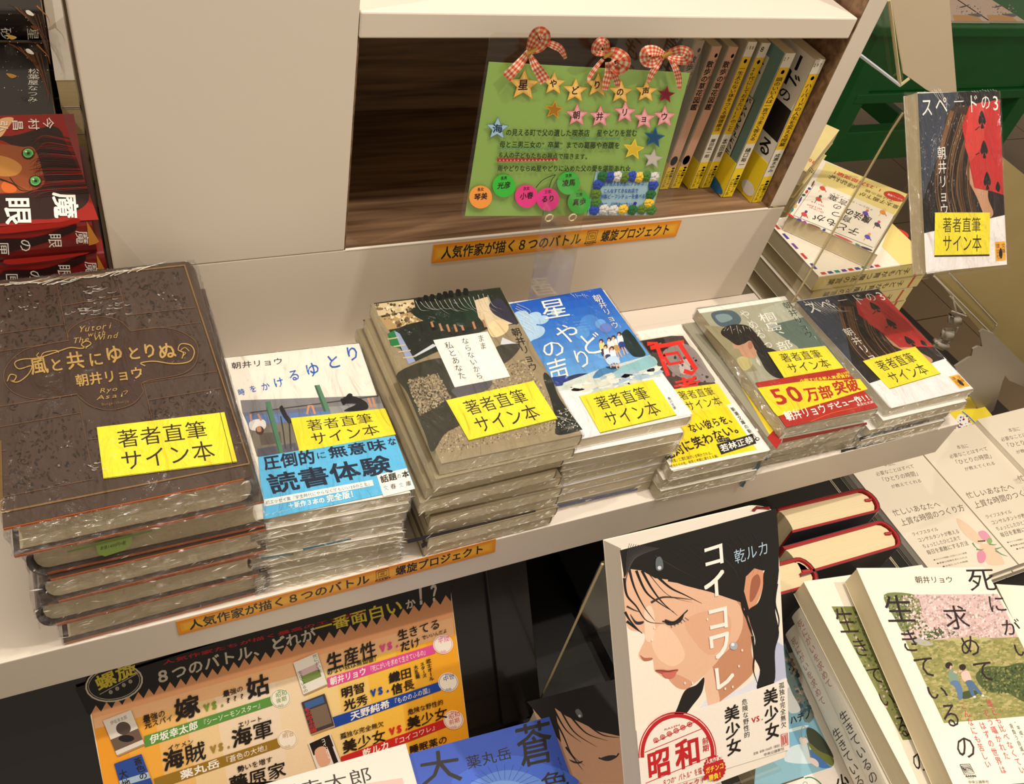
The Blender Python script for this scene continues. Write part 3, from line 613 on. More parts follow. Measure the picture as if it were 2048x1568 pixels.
P = Print(Surf(mama[3][5], (0, 0, mama[3][4])), K5); P.poly([(15, 215), (75, 205), (420, 1010), (385, 1130)], (70, 66, 48)); P.poly([(20, 225), (78, 215), (120, 300), (65, 320)], (176, 146, 98)); P.poly([(95, 365), (130, 355), (165, 430), (125, 440)], (34, 108, 58)); P.poly([(150, 560), (205, 545), (230, 640), (180, 665)], (190, 160, 130)); P.poly([(180, 665), (235, 650), (300, 800), (240, 830)], (236, 214, 60)); P.poly([(240, 830), (300, 800), (420, 1010), (385, 1130)], (120, 190, 206)); P.tq('お', [(255, 830), (300, 815), (320, 860), (275, 875)], D_, .01); finish(P, mama[3][0], 'cover_print')
for i_, q_ in ((5, [(255, 1405), (950, 1245), (950, 1262), (258, 1425)]), (6, [(330, 1425), (750, 1290), (755, 1318), (335, 1450)])): front_strip(mama[i_], q_, K5, (52, 46, 38))
front_strip(hoshi[6], [(165, 1440), (800, 1300), (800, 1318), (165, 1462)], K6, (24, 60, 140)); front_strip(toki[4], [(480, 1268), (760, 1210), (762, 1218), (484, 1280)], K4, (60, 130, 150)); front_strip(toki[6], [(240, 1320), (470, 1290), (472, 1300), (240, 1332)], K4, (90, 150, 166))
# ---- blue sky cover
b = hoshi[0]; S = top_surf(b); P = Print(S, K6)
q = [(-60, 160), (570, 48), (1145, 840), (340, 1020)]; cl = []
for i in range(12):
    f0, f1 = i / 18, (i + 1) / 18; cc = tuple(int(a + (c2 - a) * i / 11) for a, c2 in zip((28, 92, 190), (112, 176, 226))); P.poly(rel(q, 0, f0, 1, f1), cc)
P.poly([(240, 655), (880, 480), (960, 590), (1145, 840), (340, 1020), (280, 780)], (236, 232, 232))
P.poly([(250, 640), (600, 560), (640, 600), (290, 668)], (30, 56, 130)); P.smooth([(360, 610), (430, 588), (520, 585), (600, 590), (500, 618), (400, 635)], (34, 50, 84))
P.poly([(560, 560), (880, 470), (960, 590), (700, 640), (290, 700), (280, 665)], (206, 214, 208)); P.smooth([(640, 560), (760, 520), (880, 475), (920, 530), (780, 580), (620, 610)], (142, 190, 196)); P.smooth([(560, 560), (650, 545), (680, 560), (600, 600), (520, 615)], (70, 130, 178))
P.blobs([(330, 650), (900, 540), (980, 610), (400, 750)], 60, 8, 22, [(214, 214, 198), (166, 190, 206), (228, 226, 214), (196, 206, 190)], asp=3, rot=-.2)
for x, y, r in ((100, 280, 60), (60, 230, 50), (150, 330, 60), (200, 250, 38), (150, 230, 40), (290, 200, 30), (110, 360, 44)): P.ell(x, y, r * 1.2, r * .7, (176, 208, 232), -.3)
P.ell(500, 270, 62, 52, (74, 138, 214)); P.ell(568, 275, 34, 30, (110, 166, 224)); P.ell(600, 300, 40, 30, (106, 130, 200)); P.ell(450, 330, 50, 44, (84, 150, 214))
P.smooth([(690, 360), (730, 310), (770, 345), (810, 400), (850, 470), (780, 480), (730, 430)], (22, 46, 46)); P.smooth([(600, 545), (640, 540), (690, 545), (650, 560), (620, 555)], (30, 54, 84))
for x, y, c1, c2 in ((572, 395, (226, 214, 140), (40, 50, 80)), (600, 430, (236, 236, 236), (40, 60, 110)), (622, 385, (238, 232, 226), (186, 90, 70)), (650, 372, (240, 236, 230), (190, 150, 90)), (685, 350, (238, 240, 244), (40, 60, 130)), (640, 440, (236, 236, 240), (50, 60, 100))):
    P.smooth([(x - 12, y), (x + 16, y - 4), (x + 26, y + 42), (x - 4, y + 48)], c1); P.smooth([(x - 2, y + 42), (x + 28, y + 38), (x + 40, y + 74), (x + 8, y + 80)], c2); P.line([(x + 16, y + 72), (x + 34, y + 120)], 7, (224, 176, 146)); P.line([(x + 30, y + 70), (x + 52, y + 112)], 7, (224, 176, 146)); P.ell(x, y - 12, 13, 14, (60, 40, 36)); P.ell(x - 2, y - 6, 8, 9, (224, 180, 150))
P.smooth([(600, 500), (630, 478), (672, 480), (690, 520), (650, 520), (620, 530)], (190, 214, 236))
for ch, x, y, w1, h1 in (('星', 160, 130, 180, 130), ('や', 255, 285, 160, 130), ('ど', 400, 340, 150, 150), ('り', 360, 440, 130, 130), ('の', 165, 385, 160, 120)): P.t(ch, x, y, w1, h1, W_, .006, sl=-.16, sh=.42)
P.tq('声', [(215, 505), (350, 470), (400, 640), (250, 690)], W_, .006); P.poly([(250, 612), (352, 595), (330, 660), (255, 668)], (34, 60, 132))
P.t('朝', 508, 95, 56, 50, W_, .004, sl=-.12, sh=.6); P.tq('井リョウ', [(545, 140), (595, 132), (695, 300), (645, 310)], W_, .004, v=True)
for i in range(4): P.t('ほしやどりのこえ'[:8 - i], 395 + i * 14, 262 + i * 16, 80, 9, (150, 196, 232), 0, sl=-.14)
P.tq('角川文庫', [(985, 735), (1003, 730), (1046, 808), (1030, 814)], (60, 56, 52), 0, v=True)
finish(P, b[1]); slip(b, [(435, 728), (895, 622), (1045, 848), (568, 960)], K6)
# ---- red characters, yellow band
b = nani[0]; S = top_surf(b); P = Print(S, K6)
P.poly([(810, 382), (1010, 350), (1085, 350), (1290, 650), (1000, 700)], (74, 60, 56)); P.poly([(815, 384), (960, 362), (1000, 440), (880, 460)], (34, 24, 22)); P.smooth([(960, 450), (1080, 400), (1160, 440), (1240, 560), (1280, 640), (1100, 620), (1000, 560)], (148, 136, 132))
P.smooth([(1060, 520), (1120, 480), (1150, 560), (1080, 590)], (196, 184, 178)); P.blobs([(900, 380), (1090, 360), (1280, 640), (1040, 690)], 40, 6, 16, [(96, 62, 66), (60, 44, 42), (150, 120, 116)])
P.line([(860, 400), (915, 395), (992, 600)], 26, (226, 44, 34)); P.line([(880, 425), (1090, 388)], 26, (226, 44, 34)); P.line([(1060, 395), (1165, 560), (1140, 585), (1090, 570)], 28, (226, 44, 34)); P.line([(960, 470), (1050, 455), (1085, 512), (1000, 528), (960, 470)], 20, (226, 44, 34))
P.tq('者', [(1010, 625), (1180, 590), (1230, 700), (1040, 745)], (226, 44, 34), .04)
P.poly([(795, 325), (1070, 278), (1100, 335), (825, 372)], W_)
finish(P, b[1]); slip(b, [(985, 690), (1300, 648), (1395, 788), (1090, 846)], K6, border=False)
o = plate(S, [(1040, 845), (1400, 778), (1625, 1070), (1010, 1195), (955, 1120), (1095, 1010), (1110, 905)][0:4], .0002, (248, 218, 24), 'paper_band', b[0], K6, off=.0005); o['label'] = 'yellow paper band with black lettering'
P = Print(Surf(b[5], (0, 0, b[4] + .0008)), K6)
P.poly([(1355, 782), (1405, 775), (1625, 1068), (1560, 1082)], W_); P.poly([(1000, 1175), (1560, 1062), (1620, 1072), (1015, 1195)], W_)
P.tq('ない彼らを、', [(1100, 905), (1395, 835), (1430, 890), (1140, 965)], D_, .035); P.tq('絶対に笑わない。', [(930, 1060), (1440, 885), (1480, 945), (985, 1135)], D_, .04)
P.poly([(1290, 1000), (1370, 985), (1385, 1005), (1305, 1020)], (20, 18, 16)); P.tq('オードリー', [(1296, 1001), (1368, 987), (1378, 1004), (1306, 1018)], W_, .01); P.poly([(1295, 1030), (1520, 965), (1545, 1025), (1325, 1095)], (20, 18, 16)); P.tq('若林正恭', [(1308, 1036), (1515, 975), (1535, 1020), (1330, 1084)], W_, .035)
P.tq('『何者』に潜む謎がいま明かされる。', [(985, 1128), (1270, 1070), (1280, 1092), (998, 1152)], D_, .01); P.tq('就活のその先、発見と考察に満ちた６編。', [(1000, 1160), (1310, 1088), (1320, 1110), (1010, 1182)], D_, .01)
P.tq('新潮文庫の新刊', [(1378, 800), (1402, 795), (1545, 985), (1520, 992)], D_, .02, v=True); P.ell(1550, 997, 15, 12, (40, 34, 28)); P.ell(1552, 996, 8, 6, W_)
P.build('lettering', INK, o)
# ---- boy in profile
b = kiri[0]; S = top_surf(b); P = Print(S, K7)
P.poly([(50, 205), (665, 112), (1100, 620), (460, 730)], (166, 164, 140)); P.poly([(52, 207), (670, 114), (690, 140), (68, 235)], W_)
P.poly([(530, 320), (800, 262), (1095, 618), (850, 660), (760, 470)], (92, 110, 98)); P.poly([(670, 140), (780, 240), (800, 262), (560, 320), (500, 210)], (176, 178, 156)); P.smooth([(150, 235), (290, 215), (360, 270), (330, 320), (210, 325)], (76, 96, 104)); P.smooth([(180, 250), (260, 240), (300, 275), (220, 300)], (126, 150, 152)); P.poly([(100, 320), (230, 330), (480, 640), (400, 650)], (150, 142, 108)); P.smooth([(330, 560), (400, 540), (440, 600), (380, 640)], (190, 178, 120))
P.smooth([(295, 420), (320, 400), (440, 430), (470, 540), (400, 545), (370, 530), (345, 490), (310, 480)], (196, 148, 118)); P.smooth([(410, 440), (440, 440), (440, 480), (418, 486)], (176, 116, 90))
P.smooth([(235, 340), (300, 315), (400, 320), (460, 370), (510, 430), (540, 480), (470, 500), (430, 430), (380, 450), (330, 460), (270, 420), (220, 380)], (30, 24, 20)); P.smooth([(470, 500), (540, 475), (640, 520), (760, 640), (700, 690), (610, 690), (540, 640), (500, 570)], (26, 26, 24)); P.poly([(465, 545), (490, 570), (500, 610), (470, 580)], (216, 208, 190))
P.tq('桐島、部', [(465, 240), (590, 222), (745, 480), (630, 510)], (236, 232, 220), .0, v=True); P.tq('やめるっ', [(330, 215), (400, 205), (610, 480), (540, 495)], (226, 224, 210), .0, v=True); P.tq('朝井リョウ', [(640, 160), (705, 150), (885, 405), (830, 415)], (48, 52, 46), .0, v=True)
finish(P, b[1]); slip(b, [(548, 510), (955, 465), (1085, 620), (665, 690)], K7, border=False)
o = plate(S, [(462, 725), (1090, 618), (1330, 900), (680, 1040)], .0002, (176, 40, 30), 'paper_band', b[0], K7, off=.0005); o['label'] = 'red and yellow paper band'
P = Print(Surf(b[5], (0, 0, b[4] + .0008)), K7); YL = (248, 214, 40); RD = (176, 40, 30)
P.poly([(475, 762), (800, 715), (1200, 700), (1255, 770), (1000, 850), (620, 962), (590, 930)], YL)
P.tq('第22回', [(1030, 660), (1120, 642), (1130, 660), (1040, 678)], YL, .02); P.tq('小説すばる新人賞受賞作', [(770, 700), (1120, 665), (1135, 688), (780, 722)], YL, .03)
P.tq('50', [(520, 755), (740, 720), (840, 870), (620, 905)], RD, .04); P.tq('万部', [(790, 760), (985, 740), (1030, 830), (835, 870)], RD, .03); P.tq('突破', [(990, 720), (1165, 690), (1215, 780), (1040, 820)], RD, .03)
P.tq('朝井リョウ', [(650, 930), (940, 870), (985, 940), (690, 1000)], W_, .05); P.tq('デビュー作!!', [(955, 880), (1245, 800), (1285, 850), (990, 920)], W_, .045)
P.tq('集英社文庫', [(1175, 875), (1290, 850), (1300, 870), (1185, 895)], W_, 0); P.curve([(850, 1000), (1000, 940), (1180, 900)], 3, (232, 120, 40)); P.build('lettering', INK, o)
P = Print(Surf(kiri[1][5], (0, 0, kiri[1][4])), K7); P.poly([(290, 600), (330, 590), (640, 1130), (610, 1170)], (150, 146, 112)); P.poly([(330, 700), (350, 706), (610, 1060), (560, 1090)], (236, 206, 44)); P.poly([(545, 1110), (600, 1050), (650, 1130), (610, 1195)], (170, 34, 28)); finish(P, kiri[1][0], 'cover_print')
front_strip(kiri[1], [(655, 1120), (1250, 1005), (1250, 1022), (650, 1150)], K7, (170, 40, 32))
m = MB()
for a_ in (((510, 1270), (552, 1245), (545, 1275)), ((440, 1340), (500, 1285), (490, 1330), (470, 1345)), ((350, 1455), (395, 1410), (430, 1370), (438, 1395), (400, 1420), (375, 1465))):
    m.face([ony(*kk(K7, *p), LF - .002) for p in a_], (30, 92, 118))
o = m.build('torn_wrap_edge', INK, None); o.parent = kiri[3][0]; o.matrix_parent_inverse = kiri[3][5].inverted()
front_strip(spade[2], [(1195, 1112), (1690, 990), (1692, 1018), (1200, 1145)], K7, (26, 24, 24), 'edge_print', 'スペードの3'); front_strip(spade[3], [(1065, 1200), (1640, 1085), (1645, 1120), (1070, 1258)], K7, (30, 28, 30), 'edge_print', 'スペードの3')
# ---- playing-card cover: same print lies on the pile and stands in the rack
def spade_art(S, F, parent, seed=1):
    """F maps unit cover coordinates (u right, v down) to pixels"""
    P = Print(S); fu = lambda pts: [F(u, v) for u, v in pts]
    P.poly(fu([(0, 0), (1, 0), (1, .715), (0, .78)]), (26, 22, 24)); P.poly(fu([(0, 0), (.5, 0), (.25, .3), (.0, .6)]), (58, 64, 76))
    P.smooth(fu([(.35, .12), (.6, .08), (.7, .2), (.6, .4), (.62, .6), (.7, .74), (.45, .76), (.3, .7), (.25, .4)]), (58, 40, 28)); P.smooth(fu([(.48, .2), (.6, .16), (.8, .2), (.85, .45), (.8, .6), (.86, .7), (.76, .72), (.66, .6), (.55, .48), (.5, .35)]), (196, 146, 112))
    P.poly(fu([(.98, .06), (1, .06), (1, .7), (.86, .72), (.84, .55)]), (36, 26, 24))
    for i in range(34):
        u = .16 + i * .012; P.curve(fu([(u + .22, .10 + .002 * i), (u + .05, .35), (u + .02 * math.sin(i), .55), (u + .06, .745 - i * .0004)]), 2.2, random.choice([(96, 66, 44), (40, 28, 22), (120, 84, 54), (26, 20, 18)]))
    P.poly(fu([(.52, .2), (.62, .08), (1.0, .05), (1.0, .60), (.86, .575), (.64, .545)]), (190, 44, 44)); P.poly(fu([(.62, .08), (.8, .06), (.78, .3), (.6, .4), (.54, .3)]), (206, 62, 56))
    for u, v in ((.77, .165), (.78, .335), (.80, .515)):
        P.smooth(fu([(u, v - .055), (u + .045, v), (u + .03, v + .025), (u + .008, v + .015), (u + .02, v + .045), (u - .02, v + .045), (u - .008, v + .015), (u - .03, v + .025), (u - .045, v)]), (16, 14, 16))
    P.smooth(fu([(.93, .52), (.96, .55), (.94, .58), (.90, .56)]), (16, 14, 16)); P.line(fu([(.68, .22), (.74, .2)]), 2, (60, 20, 20)); P.line(fu([(.67, .36), (.72, .35)]), 2, (60, 20, 20))
    P.poly(fu([(0, .78), (1, .715), (1, 1), (0, 1)]), (238, 230, 226))
    g = lambda u, v, du, dv: [F(u, v), F(u + du, v), F(u + du, v + dv), F(u, v + dv)]
    for ch, u, v, a, b_ in (('ス', .03, .02, .15, .12), ('ペ', .2, .01, .16, .12), ('ー', .42, .02, .14, .07), ('ド', .6, .01, .14, .12), ('の', .76, .015, .13, .10), ('3', .90, .01, .1, .12)): P.tq(ch, g(u, v, a, b_), W_, .004)
    P.tq('朝井リョウ', g(.20, .30, .11, .40), W_, .004, v=True)
    P.poly(g(.86, .865, .13, .11), (236, 170, 52)); P.tq('講談社', g(.87, .875, .05, .09), (90, 50, 20), .0, v=True); P.tq('文庫', g(.94, .875, .05, .06), (90, 50, 20), 0, v=True); P.smooth([F(.93, .90), F(.95, .93), F(.94, .96), F(.92, .96), F(.905, .93)], (30, 20, 12))
    return P.build('cover_art', INK, parent)
b = spade[0]; qk7 = [(750, 150), (1330, 62), (1998, 765), (1422, 905)]; HM = None
def bil(q, k):
    q = [kk(k, *p) for p in q]
    # projective map of the unit square onto the quad
    (x0, y0), (x1, y1), (x2, y2), (x3, y3) = q; dx1, dx2, sx = x1 - x2, x3 - x2, x0 - x1 + x2 - x3; dy1, dy2, sy = y1 - y2, y3 - y2, y0 - y1 + y2 - y3
    den = dx1 * dy2 - dx2 * dy1; g = (sx * dy2 - dx2 * sy) / den; h = (dx1 * sy - sx * dy1) / den; a, b_, c, d, e, f = x1 - x0 + g * x1, x3 - x0 + h * x3, x0, y1 - y0 + g * y1, y3 - y0 + h * y3, y0
    return lambda u, v: ((a * u + b_ * v + c) / (g * u + h * v + 1), (d * u + e * v + f) / (g * u + h * v + 1))
spade_art(top_surf(b), bil(qk7, K7), b[1]); slip(b, [(1220, 572), (1590, 470), (1772, 662), (1412, 770)], K7)

# ---- long film pleats drawn as pale streaks, painted glints of light, on the tops of wrapped books
def top_fold_glints(b, k, curves, wd=3.0, off=.0011):
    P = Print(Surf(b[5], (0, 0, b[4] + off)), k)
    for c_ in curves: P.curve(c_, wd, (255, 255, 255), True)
    o = P.build('film_fold_glints', FOLD_GLINT, b[0]); o['kind'] = 'stuff'
rr = random.Random(5)
cv_ = [[(x, 232 - x * .02 + rr.uniform(-12, 12)), (x + 90, 222 - x * .05 + rr.uniform(-10, 10)), (x + 200, 205 - x * .09 + rr.uniform(-10, 10))] for x in range(0, 420, 32)] + [[(x, 205 - (x - 500) * .16 + rr.uniform(-14, 14)), (x + 70, 190 - (x - 500) * .17 + rr.uniform(-8, 8)), (x + 150, 172 - (x - 500) * .18 + rr.uniform(-10, 10))] for x in range(480, 1000, 30)]
top_fold_glints(brown[0], K2, cv_, 6)
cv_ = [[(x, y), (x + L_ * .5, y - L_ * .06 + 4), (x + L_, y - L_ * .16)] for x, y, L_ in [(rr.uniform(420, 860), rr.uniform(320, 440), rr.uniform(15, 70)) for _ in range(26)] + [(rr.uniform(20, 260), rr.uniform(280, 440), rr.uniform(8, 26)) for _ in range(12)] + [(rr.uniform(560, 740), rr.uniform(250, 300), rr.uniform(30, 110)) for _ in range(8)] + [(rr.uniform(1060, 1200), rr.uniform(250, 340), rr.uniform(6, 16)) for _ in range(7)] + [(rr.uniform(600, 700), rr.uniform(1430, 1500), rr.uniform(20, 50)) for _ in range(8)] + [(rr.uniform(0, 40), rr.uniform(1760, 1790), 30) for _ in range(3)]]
top_fold_glints(brown[0], K2, cv_, 5)
top_fold_glints(spade[0], K7, [[(800 + i * 26, 150 + i * 2), (860 + i * 26, 190 + i * 3), (960 + i * 22, 250 - i * 4)] for i in range(9)] + [[(rr.uniform(1320, 1420), y), (rr.uniform(1330, 1430), y + 40)] for y in (760, 800, 830)], 5)
top_fold_glints(mama[0], K5, [[(300 + i * 26, 120 - i * 3 + rr.uniform(-10, 10)), (330 + i * 26, 150 + rr.uniform(-14, 20)), (380 + i * 26, 170 + rr.uniform(-20, 20))] for i in range(16)] + [[(rr.uniform(1060, 1180), y), (rr.uniform(1070, 1190), y + 26)] for y in range(690, 800, 12)], 3)
top_fold_glints(hoshi[0], K6, [[(50 + rr.uniform(-20, 60), 150 + i * 14), (90 + rr.uniform(-10, 60), 190 + i * 14), (130 + rr.uniform(-10, 70), 240 + i * 12)] for i in range(10)] + [[(380 + i * 14, 96 + rr.uniform(-14, 14)), (400 + i * 14, 108 + rr.uniform(-14, 14))] for i in range(8)] + [[(1050 + i * 9, 860 - i * 2), (1070 + i * 9, 840 - i * 3)] for i in range(8)], 4)
top_fold_glints(kiri[0], K7, [[(240 + i * 22, 330 + rr.uniform(-14, 40)), (256 + i * 22, 345 + rr.uniform(-14, 40))] for i in range(14)] + [[(700 + i * 60, 200 + i * 66), (716 + i * 60, 224 + i * 66)] for i in range(9)], 5)
top_fold_glints(toki[0], K4, [[(262 + i * 40, 1080 - i * 10), (290 + i * 40, 1062 - i * 9)] for i in range(9)], 4)
# ================================================================ pocket books standing in the cubby
MY = mat('pale_paper_cover', (206, 200, 184), .45, .02)
cub = [ # top centre px (KB), bottom centre px, depth Y, colour of the front, label
 ((1435, 232), (927, 1350), .531, 'a', 'yellow-banded pocket book nearest the right wall of the cubby, large black lettering'),
 ((1182, 185), (682, 1310), .543, 'b', 'pocket book with a teal front in the cubby, second from the right wall'),
 ((990, 105), (510, 1240), .56, 'c', 'thin yellow and white spined pocket book just left of the teal one'),
 ((885, 95), (420, 1245), .56, 'd', 'yellow and white spined pocket book between pink spines and a slim yellow one'),
 ((737, 135), (255, 1285), .563, 'e', 'pink spined flower guide, right one of the two fully visible pink spines'),
 ((605, 130), (168, 1295), .563, 'f', 'pink spined flower guide, left one of the two fully visible pink spines'),
 ((472, 85), (45, 1300), .563, 'g', 'grey-pink flower guide half hidden behind the green card and its bow')]
SPN = {'a': 'ハーバードの人生を変える授業', 'b': '頭のいい人は一言でうまく答える', 'c': '20代にしておきたい17のこと', 'd': '一生太らない体をつくる腸健康法', 'e': '散歩の草花図鑑', 'f': '散歩の草花図鑑', 'g': '散歩の草花図鑑'}
AUT = {'a': '成瀬まゆみ', 'b': '樋口裕一', 'c': '本田健', 'd': '藤田紘一郎'}; NUM = {'a': '297', 'b': '27', 'c': '8', 'd': '188'}
for tp, bp, Y, key, lab in cub:
    A = ony(*kk(KB, *tp), Y); B = ony(*kk(KB, *bp), Y); zf = H + ZB + .0004; hgt = min(.149, A.z - zf); tw = .0136 if key in 'ab' else .0118
    if key in 'g': B.x = A.x - .003
    if key == 'a': B.x = .5817 - tw / 2; A.x = B.x - .0022
    xd = Vector((0, -1, 0)); up = Vector((A.x - B.x, 0, hgt)).normalized(); n = xd.cross(up)     # front cover looks to -x
    org = Vector((B.x + .5 * tw, Y + .0525, zf + .0003)) + up * hgt / 2 - n * 0
    M = frame_from(org, xd, up)
    # local x: towards viewer (spine side), local y: up, local z: towards -x
    root, cv = book('pocket_book', M, .105, hgt, tw, 1, MY, PAGE, False, None, lab, 'book', 'pocket books standing in the wooden cubby', r=.0022)
    S = Surf(M, (.0525, 0, 0), (1, 0, 0)); hx, hy = tw / 2 * .80, hgt / 2
    L3 = lambda u, v, e=0: V(.0525 + .00012 + e, -hy + 2 * hy * (1 - v), tw / 2 + hx * (1 - 2 * u))
    P = Print(S)
    def rc(u0, v0, u1, v1, col, e): P.face([L3(u0, v0, e), L3(u1, v0, e), L3(u1, v1, e), L3(u0, v1, e)], col)
    def tx(s_, u0, v0, u1, v1, col, bold=.01):
        for i, ch in enumerate(s_):
            vs, fs, bb = glyph(ch, 0)
            if not fs: continue
            va, vb = v0 + (v1 - v0) * i / len(s_), v0 + (v1 - v0) * (i + 1) / len(s_); o_ = []
            for dd in ((0, 0), (bold, 0), (0, bold)):
                pts = []
                for gx, gy in vs:
                    ex, ey = (gx - EX0) / EMS + dd[0], (gy - EY0) / EMS + dd[1]
                    if ch == 'ー': ex, ey = ey, -ex
                    pts.append(L3(u0 + (u1 - u0) * (.5 + ex), va + (vb - va) * (.5 - ey), .0001))
                P.tri(pts, fs, col)
    if key in 'abcd':
        rc(0, 0, 1, 1, (236, 230, 214), 0); rc(0, .09, 1, .60, (240, 196, 40), .00003); rc(0, .80 if key != 'b' else .78, 1, 1, (246, 214, 36), .00003)
        tx(NUM[key], .1, .015, .9, .06, (70, 60, 50)) if len(NUM[key]) < 2 else [tx(c_, .06 + .3 * i, .02, .36 + .3 * i, .05, (70, 60, 50)) for i, c_ in enumerate(NUM[key])]
        tx('●', .3, .10, .75, .135, (60, 50, 40)); tx(SPN[key], .12, .15, .82, .58, (60, 50, 30), .02); tx(AUT[key], .2, .63, .8, .77, (60, 56, 50), .02)
    else:
        c0 = (214, 166, 140) if key != 'g' else (176, 150, 132)
        rc(0, 0, 1, 1, c0, 0); rc(0, .83, 1, 1, (246, 214, 36), .00003); tx('●', .55, .04, .95, .075, (60, 50, 50)); tx(SPN[key], .02, .09, .80, .42, (44, 36, 36), .04); tx('子どもに教えてあげられる', .78, .08, 1, .40, (150, 70, 60), .01)
        tx('●', -.02, .735, 1.02, .83, (150, 34, 44)); [tx(c_, .1 + .27 * i, .765, .37 + .27 * i, .80, (240, 225, 215), .02) for i, c_ in enumerate('748')]
    tx('プレゼントフェア', .05, .86, .5, .99, (50, 40, 20), .03); tx('●●図書カード', .5, .83, .98, .97, (50, 40, 20), .02)
    P.build('spine_print', INK, cv)
    # front cover (faces left)
    S = Surf(M, (0, 0, tw), (0, 0, 1)); P = Print(S); F3 = lambda u, v: V(-.0525 + .105 * u, hgt / 2 - hgt * v, tw)
    def fp(pts, col): P.lay += 1; P.face([F3(*p) + V(0, 0, P.lay * .00001) for p in pts], col)
    def ft(s_, u0, v0, u1, v1, col, bold=.02, v=True):
        P.lay += 1
        for i, ch in enumerate(s_):
            vs, fs, bb = glyph(ch, 0)
            for dd in ((0, 0), (bold, 0), (0, bold)):
                pts = []
                for gx, gy in vs:
                    ex, ey = (gx - EX0) / EMS + dd[0], (gy - EY0) / EMS + dd[1]
                    if v and ch == 'ー': ex, ey = ey, -ex
                    if v: q = F3(u0 + (u1 - u0) * (.5 + ex), v0 + (v1 - v0) * (i + .5 - ey) / len(s_))
                    else: q = F3(u0 + (u1 - u0) * (i + .5 + ex) / len(s_), v0 + (v1 - v0) * (.5 - ey))
                    pts.append(q + V(0, 0, P.lay * .00001))
                if fs: P.tri(pts, fs, col)
    if key == 'a':
        fp([(0, 0), (1, 0), (1, 1), (0, 1)], (226, 220, 208)); fp([(.45, .33), (1, .33), (1, .55), (.45, .55)], (30, 24, 22)); ft('ード', .70, .02, .98, .24, D_, .04); ft('の', .76, .24, .94, .32, D_, .02); ft('える', .58, .565, .98, .69, D_, .03, False)
    elif key == 'b':
        fp([(0, 0), (1, 0), (1, 1), (0, 1)], (100, 138, 136)); fp([(.55, .08), (.86, .08), (.86, .42), (.55, .42)], (222, 216, 200)); ft('は', .58, .10, .84, .22, D_, .05); fp([(.7, .34), (.9, .34), (.9, .86), (.7, .86)], D_); fp([(.712, .345), (.888, .345), (.888, .855), (.712, .855)], (216, 210, 196)); ft('がっかりされない答え方', .72, .35, .88, .85, D_, .02)
    else: fp([(0, 0), (1, 0), (1, 1), (0, 1)], (176, 168, 146) if key not in 'g' else (176, 172, 156))
    if key == 'g':
        ft('子どもに', .1, .05, .4, .5, (110, 104, 92), .03); ft('散歩の', .62, .04, .96, .5, (80, 74, 66), .03); fp([(.45, .06), (.455, .06), (.455, .6), (.45, .6)], D_)
    P.build('front_print', INK, cv)
    if key in 'abcdef':
        m = MB(); m.box(-.0525, .0530, -hgt / 2, -hgt / 2 + hgt * (.30 if key == 'a' else .26 if key == 'b' else .2), tw + .0001, tw + .0004, (246, 214, 36)); o = m.build('paper_band', INK, root)
        if key in 'ab':      # band illustration reduced to plain brown and teal shapes
            P = Print(S); P.lay = 50; P.STEP = .00001
            E_ = lambda cu, cv_, ru, rv, col, n=18: (setattr(P, 'lay', P.lay + 1), P.face([F3(cu + ru * math.cos(6.283 * i / n), cv_ + rv * math.sin(6.283 * i / n)) + V(0, 0, .0004 + P.lay * .00001) for i in range(n)], col))
            E_(.50, .93, .26, .09, (20, 92, 104)); E_(.9, .93, .10, .045, (232, 226, 216)) if key == 'a' else E_(.7, .97, .3, .05, (40, 110, 170)); P.build('band_print', INK, o)
# ================================================================ the green card, its film pocket, bows and clear stand
cm = Matrix.Translation((.32, .47, H - .30)); yt, yb = .4865, .4675
zt, zb2 = ony(1190, 76, yt).z, ony(1130, 436, yb).z
nv = Vector((0, -(zt - zb2), (yt - yb))).normalized(); 
Mc = frame_from(Vector((.325, (yt + yb) / 2, (zt + zb2) / 2)), (1, 0, 0), (0, yt - yb, zt - zb2)); SCd = Surf(Mc)
card = empty('handmade_card', Mc, 'green handwritten card with star stickers and gingham bows, standing before the cubby', 'card')
qf = [(983, 66), (1408, 80), (1338, 436), (924, 436)]
m = MB(); m.prism([SCd.hit(*p) for p in ((990, 64), (1400, 76), (1408, 84), (1340, 428), (1332, 436), (930, 438), (922, 430), (980, 72))], SCd.n, .0006, (255, 255, 255)); 
plate(SCd, [(978, 124), (1380, 146), (1303, 431), (930, 432)], .0004, (170, 214, 108), 'green_sheet', card, off=-.0016)
film_o = m.build('laminate_pouch', LAMI, card)
P = Print(SCd, K8); Gk = (26, 44, 24)
def star2(cx, cy, r, out, inn, ch, cc, tc, rot=0):
    P.star(cx, cy, r, out, rot); P.star(cx, cy, r * .88, inn, rot); P.star(cx, cy, r * .76, cc, rot); P.star(cx, cy, r * .70, inn, rot)
    if ch: P.t(ch, cx - r * .32, cy - r * .36, r * .64, r * .72, tc, .03, sl=-.05, sh=-.1)
for cx, cy, r, ch in ((526, 465, 116, '星'), (740, 455, 88, 'や'), (893, 505, 92, 'ど'), (1052, 465, 92, 'り'), (1216, 515, 88, 'の'), (1398, 510, 84, '声')): star2(cx, cy, r, (232, 160, 40), (244, 204, 116), ch, (228, 158, 44), (60, 20, 24), .06)
for cx, cy, r, ch in ((905, 680, 86, '朝'), (1070, 690, 84, '井'), (1248, 660, 84, 'リ'), (1385, 705, 82, 'ョ'), (1530, 690, 84, 'ウ')): star2(cx, cy, r, (222, 110, 130), (240, 176, 178), ch, (214, 84, 120), (50, 20, 30), .04)
